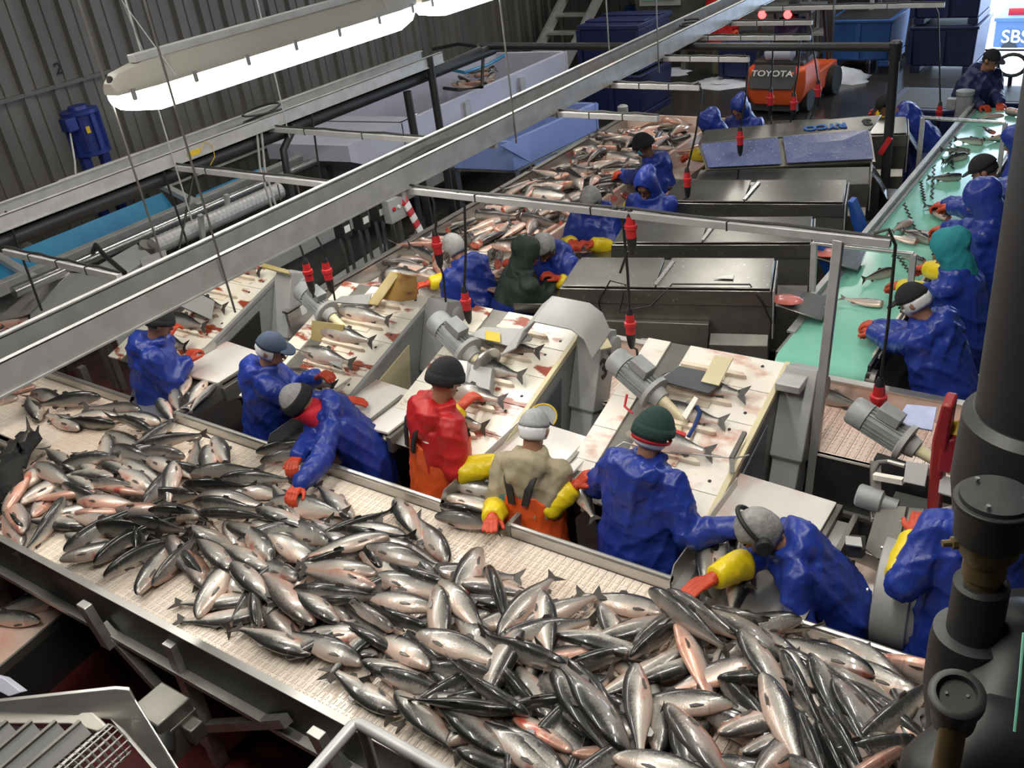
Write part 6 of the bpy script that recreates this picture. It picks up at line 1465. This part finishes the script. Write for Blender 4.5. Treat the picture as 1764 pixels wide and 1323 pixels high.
    for sd, (hip, kn, an) in zip((-1, 1), legs):
        mb = MB().capsule(an + z * .22, an - z * .03, .072, .06, 14).capsule(an - z * .045, an - z * .05 + f * .14, .046, .04, 12); link('boot', shift_mesh(remesh(mb, .014, 2, name='boot'), base), 'boot', t)
    # ---- jacket
    mb = MB(); n = 26
    prof_ = [(-.34, .262, .215), (-.2, .252, .205), (-.02, .238, .195)] if not bib else [(-.1, .2, .16), (-.02, .2, .16)]
    R_ = [(Pv + z * d * s - f * .0, a, b) for d, a, b in prof_] + [(Pv + u * d * s, a, b) for d, a, b in ((.14, .222, .18), (.28, .23, .175), (.39, .228, .158), (.46, .18, .13), (.52, .108, .1), (.555, .09, .09))]
    if not bib: R_ = [(c, a * bulk, b * bulk) if i < 7 else (c, a, b) for i, (c, a, b) in enumerate(R_)]
    mb.loft([[c + ((rt if i > 4 else r) * math.cos(q) * a * s + fp * math.sin(q) * b * s) for q in [2 * math.pi * k / n for k in range(n)]] for i, (c, a, b) in enumerate(R_)])
    for i, (Sh, E_, T, k) in enumerate(arms):
        we = E_.lerp(T, .93) if not sleeves or (sleeves == 'r' and i == 0) else E_.lerp(T, .3)
        mb.capsule(N - u * .09 * s, Sh, .09 * s, .088 * s, 14).capsule(Sh, E_, .094 * s, .084 * s, 14).capsule(E_, we, .084 * s, .07 * s, 14)
    if hood == 'down':
        mb.ell(N - fp * .1 * s + u * .0, (.175 * s, .095 * s, .1 * s), Matrix((rt, fp, u)).transposed()).ell(N - fp * .15 * s - u * .07, (.13 * s, .06 * s, .11 * s), Matrix((rt, fp, u)).transposed()).ell(N - fp * .165 * s - u * .13, (.07 * s, .04 * s, .07 * s), Matrix((rt, fp, u)).transposed())
        mb.tube([N + u * .045 * s + (rt * math.cos(q) * .1 + fp * math.sin(q) * .095) * s for q in np.linspace(-math.pi * 1.35, math.pi * .35, 16)], .03 * s, 10)
    elif hood == 'up':
        mb.tube([N + u * .03 * s + (rt * math.cos(q) * .1 + fp * math.sin(q) * .09) * s for q in np.linspace(-math.pi * 1.5, math.pi * .5, 18)], .04 * s, 10)
    jo = link('jacket', shift_mesh(remesh(mb, vox, 2, .03, int(abs(x * 100 + y * 37)) + 1, name='jacket', fscale=1.), base), jacket, t)
    if decals:
        from mathutils.bvhtree import BVHTree
        jm = jo.data; bv = BVHTree.FromPolygons([v.co for v in jm.vertices], [tuple(p_.vertices) for p_ in jm.polygons])
        for nm_, m_, du, dv, shapes in decals:
            for pl in shapes:
                mbd = MB(); out = []
                for a_, b_ in pl:
                    o_ = Pv + u * (dv + b_) * s + rt * (du + a_) * s - fp * .6; hit = bv.ray_cast(o_ - base, fp)
                    if hit[0] is not None: out.append(hit[0] + base - fp * .005)
                if len(out) == len(pl): mbd.prism(out, -fp * .003); part(nm_, mbd, m_, t)
    def shell(name, rad, m, cut, thick=.012, cz=0., rim=0., off=.0, keep_front=False, jag=0.):
        nu, nv = 28, 18; mbs = MB(); idx = {}
        V = []
        for i in range(nv + 1):
            th = math.pi * i / nv - math.pi / 2
            for k in range(nu):
                a = 2 * math.pi * k / nu; d = Vector((math.cos(th) * math.cos(a), math.cos(th) * math.sin(a), math.sin(th))); V.append(d)
        Fs = []
        for i in range(nv):
            for k in range(nu):
                q = [i * nu + k, i * nu + (k + 1) % nu, (i + 1) * nu + (k + 1) % nu, (i + 1) * nu + k]; c = sum((V[j] for j in q), Vector()) / 4
                if cut(c): Fs.append(q)
        C0 = Hc + hu * (cz + .015) + hf * off
        me = bpy.data.meshes.new(name); me.from_pydata([tuple(C0 + Rm @ Vector((v.x * rad[0], v.y * rad[1], v.z * rad[2])) * (1 + jag * math.sin(v.x * 13 + v.z * 9) * math.sin(v.y * 11)) - base) for v in V], [], Fs)
        bm = bmesh.new(); bm.from_mesh(me); bmesh.ops.remove_doubles(bm, verts=bm.verts, dist=1e-5); bmesh.ops.delete(bm, geom=[v for v in bm.verts if not v.link_faces], context='VERTS'); bmesh.ops.recalc_face_normals(bm, faces=bm.faces); bm.to_mesh(me); bm.free()
        o = link(name, me, m, t, sm=80); sd_ = o.modifiers.new('thickness', 'SOLIDIFY'); sd_.thickness = thick; sd_.offset = 1
        return o
    if hood == 'up':
        hm = MB(); Rmh = Matrix((hr_, hf, hu)).transposed()
        hm.ell(Hc + hu * .03 - hf * .01, (.112 * s, .135 * s, .15 * s), Rmh, 20, 14).ell(Hc - hf * .08 + hu * .06, (.08 * s, .1 * s, .11 * s), Rmh, 16, 10).capsule(Hc - hu * .05 - hf * .03, N - u * .02 - fp * .02, .115 * s, .12 * s, 16)
        hme = remesh(hm, .016, 2, .02, int(abs(x * 50)) + 3, name='hood'); bmh = bmesh.new(); bmh.from_mesh(hme)
        fo = Hc + hf * .1 - hu * .005
        dele = [fc_ for fc_ in bmh.faces if (lambda d_: (d_.dot(hr_) / .072) ** 2 + (d_.dot(hu) / .1) ** 2 < 1 and d_.dot(hf) > -.07)(fc_.calc_center_median() - fo)]
        bmesh.ops.delete(bmh, geom=dele, context='FACES'); bmh.to_mesh(hme); bmh.free()
        ho = link('hood', shift_mesh(hme, base), 'hood_teal' if apron == 'teal' else jacket, t); sd_ = ho.modifiers.new('thickness', 'SOLIDIFY'); sd_.thickness = .012; sd_.offset = -1
    if hat == 'beanie_black' or hat == 'beanie_green':
        m = 'knit_' + hat.split('_')[1]; shell('beanie', (.096 * s, .115 * s, .135 * s), m, lambda c: c.z > .05 - .2 * (c.y < 0), .01)
        shell('beanie_cuff', (.1 * s, .12 * s, .125 * s), m, lambda c: -.05 - .2 * (c.y < 0) < c.z < .32, .012)
    if hat == 'beanie_two':
        shell('beanie', (.096 * s, .115 * s, .14 * s), 'knit_grey', lambda c: c.z > .1, .01); shell('beanie_cuff', (.1 * s, .12 * s, .125 * s), 'knit_black', lambda c: -.2 < c.z < .45, .014)
    if hat and hat.startswith('cap'):
        m = {'cap_grey': 'cap_grey', 'cap_blue': 'cap_blue', 'cap_black': 'knit_black', 'cap_rev': 'cap_grey'}[hat]; shell('cap', (.093 * s, .112 * s, .125 * s), m, lambda c: c.z > .12, .008)
        sg = -1 if hat == 'cap_rev' else 1; c0 = Hc + hu * .045 + hf * sg * .085
        if hat == 'cap_rev':   # worn with the brim to the side, pale with a yellow edge
            c0 = Hc + hu * .085 + hr_ * .04 + hf * .02; ax_, ay_ = (hu * .8 + hr_ * .5 + hf * .25).normalized(), (hr_ * .85 - hu * .5).normalized()
        else: ax_, ay_ = hf * sg, hr_
        rim = [c0 + ax_ * (.085 * math.cos(a)) + ay_ * (.075 * math.sin(a)) - hu * .012 * math.cos(a) for a in np.linspace(-math.pi / 2, math.pi / 2, 12)]
        part('cap_brim', MB().prism(rim, (hf if hat == 'cap_rev' else hu) * .008), m, t)
        if hat == 'cap_rev': part('brim_edge', MB().tube(rim, .005, 6), 'yellow_label', t)
        if net: shell('hairnet', (.09 * s, .11 * s, .12 * s), 'mask_white', lambda c: -.55 < c.z < .15 and c.y < .35, .006, jag=.05)
        else: shell('hair', (.084 * s, .104 * s, .115 * s), 'knit_black', lambda c: -.35 < c.z < .2 and c.y < .3, .004)
    if hat == 'hairnet': shell('hairnet', (.098 * s, .12 * s, .135 * s), 'hairnet', lambda c: c.z > -.1 - .5 * (c.y < .1) and not (c.y > .5 and c.z < .25), .006, jag=.04)
    if hat == 'beanie_green':
        shell('headband', (.102 * s, .122 * s, .13 * s), 'scarf_red', lambda c: -.32 < c.z < -.12, .006); shell('hairnet', (.09 * s, .11 * s, .12 * s), 'mask_white', lambda c: -.62 < c.z < -.25 and c.y < .3, .006)
    if mask: shell('face_mask', (.086 * s, .112 * s, .12 * s), mask, lambda c: c.y > .35 and -.85 < c.z < -.15, .008)
    if ear:
        part('earmuff_band', MB().tube([Hc + hu * .02 + (hr_ * math.cos(a) * .106 + hu * math.sin(a) * .142) for a in np.linspace(-.15, math.pi + .15, 16)], .012, 8), 'strap_black', t)
        for sd in (-1, 1): part('ear_cup', MB().lathe(Hc + hr_ * sd * .092, hr_ * sd, [(0, .04), (.02, .045), (.04, .04), (.045, .025)], 16), 'strap_black', t)
    if scarf: part('neck_warmer', MB().loft([[N + u * dz + hf * .02 * i + (rt * math.cos(q) * a + fp * math.sin(q) * a) for q in [2 * math.pi * k / 18 for k in range(18)]] for i, (dz, a) in enumerate(((-.03, .115), (.03, .105), (.08, .092), (.13, .09)))]), scarf, t, sm=80)
    if bib:
        for sd in (-1, 1):
            path = [Pv + u * .26 * s - fp * .205 * s + rt * sd * .045 * s, Pv + u * .36 * s - fp * .2 * s + rt * sd * .065 * s, N - u * .07 * s - fp * .185 * s + rt * sd * .085 * s, N + u * .02 * s - fp * .08 * s + rt * sd * .12 * s, N + u * .0 * s + fp * .03 * s + rt * sd * .1 * s, N - u * .07 * s + fp * .125 * s + rt * sd * .09 * s, Pv + u * .3 * s + fp * .17 * s + rt * sd * .07 * s]
            part('suspender', MB().strip(path, rt * .04, .014), 'strap_black', t)
    if apron and apron != 'teal': part('apron', MB().loft([[Pv + d + (r * math.cos(q) * a + fp * math.sin(q) * b) for q in [math.pi * 2 * k / 20 for k in range(20)]] for d, a, b in ((z * -.45, .26, .21), (u * .05, .235, .19), (u * .2, .225, .185))], cap=False), apron, t, sm=80)
    # ---- gloves and sleeve covers
    for i, (Sh, E_, T, k) in enumerate(arms):
        d = (T - E_).normalized(); pn = -z; pn = (pn - d * pn.dot(d)).normalized(); yv = (-pn).cross(d)
        M = Matrix((d, yv, -pn)).transposed().to_4x4() @ Matrix.Scale(1.12 * s, 4); M.translation = T - base
        o = link('glove', hand(k, i == 1), glove, t); o.matrix_local = M
        if sleeves and not (sleeves == 'r' and i == 0):
            mb = MB().tube([E_.lerp(T, .02), E_.lerp(T, .1), E_.lerp(T, .5), E_.lerp(T, .9), E_.lerp(T, .96)], [.07 * s, .09 * s, .085 * s, .072 * s, .055 * s], 18)
            link('sleeve_cover', shift_mesh(remesh(mb, max(.01, vox * .7), 2, .01, i + 5, name='sleeve_cover'), base), 'sleeve_yellow', t)
    return t
hv = lambda px, py, z_: P(px, py, z_)
G1 = 'workers at the heading machines'; G2 = 'workers between the sorting table and gutting machines'; G3 = 'workers along the green belt'
person('worker in blue jacket and orange gloves half hidden under the cable tray', -6.42, 3.42, 48, 12, 1.74, ((hv(288, 580, 1.18), 'grip'), (hv(322, 622, 1.12), 'grip')), (0, 20), hood='down', hat='beanie_black', grp=G1, hp=(272, 556))
person('worker in blue jacket with slate blue cap facing right', -4.86, 3.5, 45, 10, 1.76, ((hv(545, 650, 1.15), None), (hv(600, 692, 1.08), 'flat')), (-18, 20), hat='cap_blue', net=True, grp=G1, hp=(466, 602))
person('worker in blue jacket with red scarf and black-grey beanie, leaning over the fish', -4.05, 3.5, 232, 30, 1.74, ((hv(508, 850, 1.06), 'grip'), (hv(497, 818, 1.06), 'grip')), (0, 25), hat='beanie_two', scarf='scarf_red', grp=G1, hp=(518, 692))
person('worker in red jacket and orange bib overalls with black beanie', -3.36, 3.5, 62, 8, 1.74, ((hv(795, 700, 1.15), None), (hv(862, 798, 1.08), 'flat')), (5, 18), jacket='jacket_red', bib='bib_orange', hat='beanie_black', sleeves=True, grp=G1, hp=(766, 656), pole_w=.1, decals=[('jacket_logo', 'ink_white', .11, .36, [[(0, 0), (.03, .006), (.045, .0), (.03, -.006)]])])
person('worker in tan hoodie and orange bib overalls with grey cap', -2.6, 3.42, 100, 14, 1.66, ((hv(848, 893, 1.06), 'flat'), (hv(992, 835, 1.1), None)), (0, 20), jacket='hoodie_tan', bib='bib_orange', hat='cap_rev', net=True, sleeves=True, grp=G1, hp=(920, 752), pole_w=.15, decals=[('hoodie_print', 'print_teal', -.11, .27, [[(.05 * math.cos(a), .022 * math.sin(a)) for a in np.linspace(0, 5.7, 11)], [(.04 + .03 * math.cos(a), .035 + .012 * math.sin(a)) for a in np.linspace(0, 5.7, 9)]]), ('hoodie_print', 'print_grey', .04, .3, [[(-.05, 0), (.06, .02), (.06, .032), (-.05, .012)]])])
person('worker in blue jacket with dark green beanie seen from behind', -1.98, 3.5, 82, 8, 1.8, ((hv(1060, 800, 1.05), None), (hv(1275, 905, 1.12), None)), (-12, 22), hat='beanie_green', grp=G1, hp=(1124, 748))
person('worker in blue jacket with hairnet and black ear muffs, leaning left over the belt', -.95, 3.52, 208, 36, 1.7, ((None, None), (hv(1192, 1018, 1.08), 'flat')), (0, 25), hat='hairnet', ear=True, sleeves='r', grp=G1, hp=(1312, 920))
person('worker in blue jacket at right edge, mostly hidden by the black pipe', -.36, 3.62, 110, 8, 1.76, ((hv(1580, 920, 1.25), None), (None, None)), (0, 20), sleeves=True, glove='sleeve_yellow', grp=G1)
# middle row
person('worker in blue jacket with grey hairnet reaching left, seen from behind', -4.5, 5.68, 165, 24, 1.62, ((None, None), (hv(728, 492, 1.08), None)), (0, 25), hat='hairnet', sleeves=True, vox=.018, grp=G2, hp=(790, 452))
person('worker in dark green hooded jacket with blue apron', -4.02, 5.6, 60, 18, 1.6, ((None, None), (hv(950, 480, 1.08), None)), (0, 15), jacket='jacket_green', hood='up', apron='jacket_blue', vox=.018, grp=G2, hp=(908, 462))
person('worker in blue jacket with pale hairnet looking down, yellow sleeves', -4.05, 6.15, 265, 24, 1.66, ((hv(960, 480, 1.1), None), (hv(893, 455, 1.12), None)), (10, 25), hat='hairnet', sleeves=True, skin='skin_dark', vox=.018, grp=G2, hp=(938, 426))
person('worker in blue jacket with white face mask and hairnet, both gloves forward', -4.08, 6.95, 285, 10, 1.7, ((hv(1018, 420, 1.1), None), (hv(985, 418, 1.1), None)), (0, 20), hat='hairnet', mask='mask_white', sleeves=True, skin='skin_dark', vox=.018, grp=G2, hp=(1018, 345))
person('worker in hooded blue jacket with dark face, yellow sleeves', -3.95, 7.45, 270, 14, 1.64, ((hv(1125, 352, 1.1), None), (hv(1085, 350, 1.1), None)), (0, 22), hood='up', sleeves=True, skin='skin_dark', vox=.018, grp=G2, hp=(1113, 320))
person('worker in blue jacket with black cap and blue face mask facing left', -4.33, 8.35, 195, 10, 1.68, ((hv(1070, 302, 1.1), None), (hv(1080, 300, 1.12), None)), (0, 20), hat='beanie_black', mask='mask_blue', skin='skin_dark', vox=.018, grp=G2, hp=(1110, 252))
person('worker in blue hood bending behind the raised window lid', -4.25, 9.35, 215, 25, 1.6, ((hv(1188, 268, 1.05), None), (None, None)), (0, 25), hood='up', sleeves=True, vox=.02, grp=G2, hp=(1222, 216))
person('worker in pointed blue hood facing the camera behind the window lid', -4.12, 10.2, 262, 16, 1.66, ((hv(1290, 212, 1.1), None), (hv(1255, 212, 1.1), None)), (0, 28), hood='up', sleeves=True, vox=.02, grp=G2, hp=(1274, 188))
person('worker bending beside the far machine, black cap and yellow glove', -2.6, 10.75, 200, 42, 1.66, ((hv(1500, 188, 1.15), None), (None, None)), (0, 20), hat='cap_black', sleeves=True, vox=.02, grp=G2, hp=(1528, 182))
# green belt row
person('worker in blue jacket with black cap and white mask, nearest at the green belt', -1.03, 5.72, 172, 20, 1.72, ((hv(1502, 572, 1.06), None), (hv(1515, 562, 1.06), None)), (8, 25), hat='cap_black', net=True, mask='mask_white', trousers='trouser_green', grp=G3, hp=(1576, 520))
person('worker in blue jacket with teal hood and yellow sleeves', -1.06, 6.5, 178, 12, 1.72, ((hv(1535, 492, 1.06), None), (hv(1590, 462, 1.06), None)), (0, 18), hood='up', apron='teal', sleeves=True, grp=G3, hp=(1633, 432))
person('worker with blue hood up, third from the near end of the green belt', -1.08, 7.35, 178, 14, 1.72, ((hv(1598, 405, 1.06), None), (hv(1612, 396, 1.06), None)), (0, 22), hood='up', vox=.018, grp=G3, hp=(1690, 346))
person('worker in blue jacket with black cap looking down at the green belt', -1.1, 8.05, 182, 10, 1.76, ((hv(1622, 357, 1.08), None), (hv(1630, 352, 1.08), None)), (0, 28), hat='cap_black', vox=.018, grp=G3, hp=(1697, 294))
person('worker with blue hood up at the right edge, farthest along the green belt', -1.0, 8.95, 175, 8, 1.78, ((None, None), (None, None)), (0, 20), hood='up', vox=.018, grp=G3, hp=(1752, 246))
# far people
person('man in navy jacket and black cap leaning at the bright door', -2.0, 12.35, 315, 16, 1.74, ((hv(1722, 178, 1.0), None), (hv(1690, 182, 1.0), None)), (25, 15), jacket='jacket_navy', hat='cap_black', vox=.02, grp='people near the door', hp=(1706, 104), bulk=1.35, hrange=(1.5, 2.0))
person('man in red jacket and camouflage trousers standing on spilled ice', -7.3, 17.0, 280, 2, 1.76, ((None, None), (None, None)), (0, 5), jacket='jacket_red', trousers='camo', hat='cap_black', vox=.022, grp='people near the door')
person('driver seated in the orange forklift', fx, fy + .5, 90, 5, 1.55, ((None, None), (None, None)), (0, 5), jacket='jacket_navy', hat='cap_black', vox=.022, grp='people near the door', z0=.05)
bpy.data.scenes.remove(tmp)
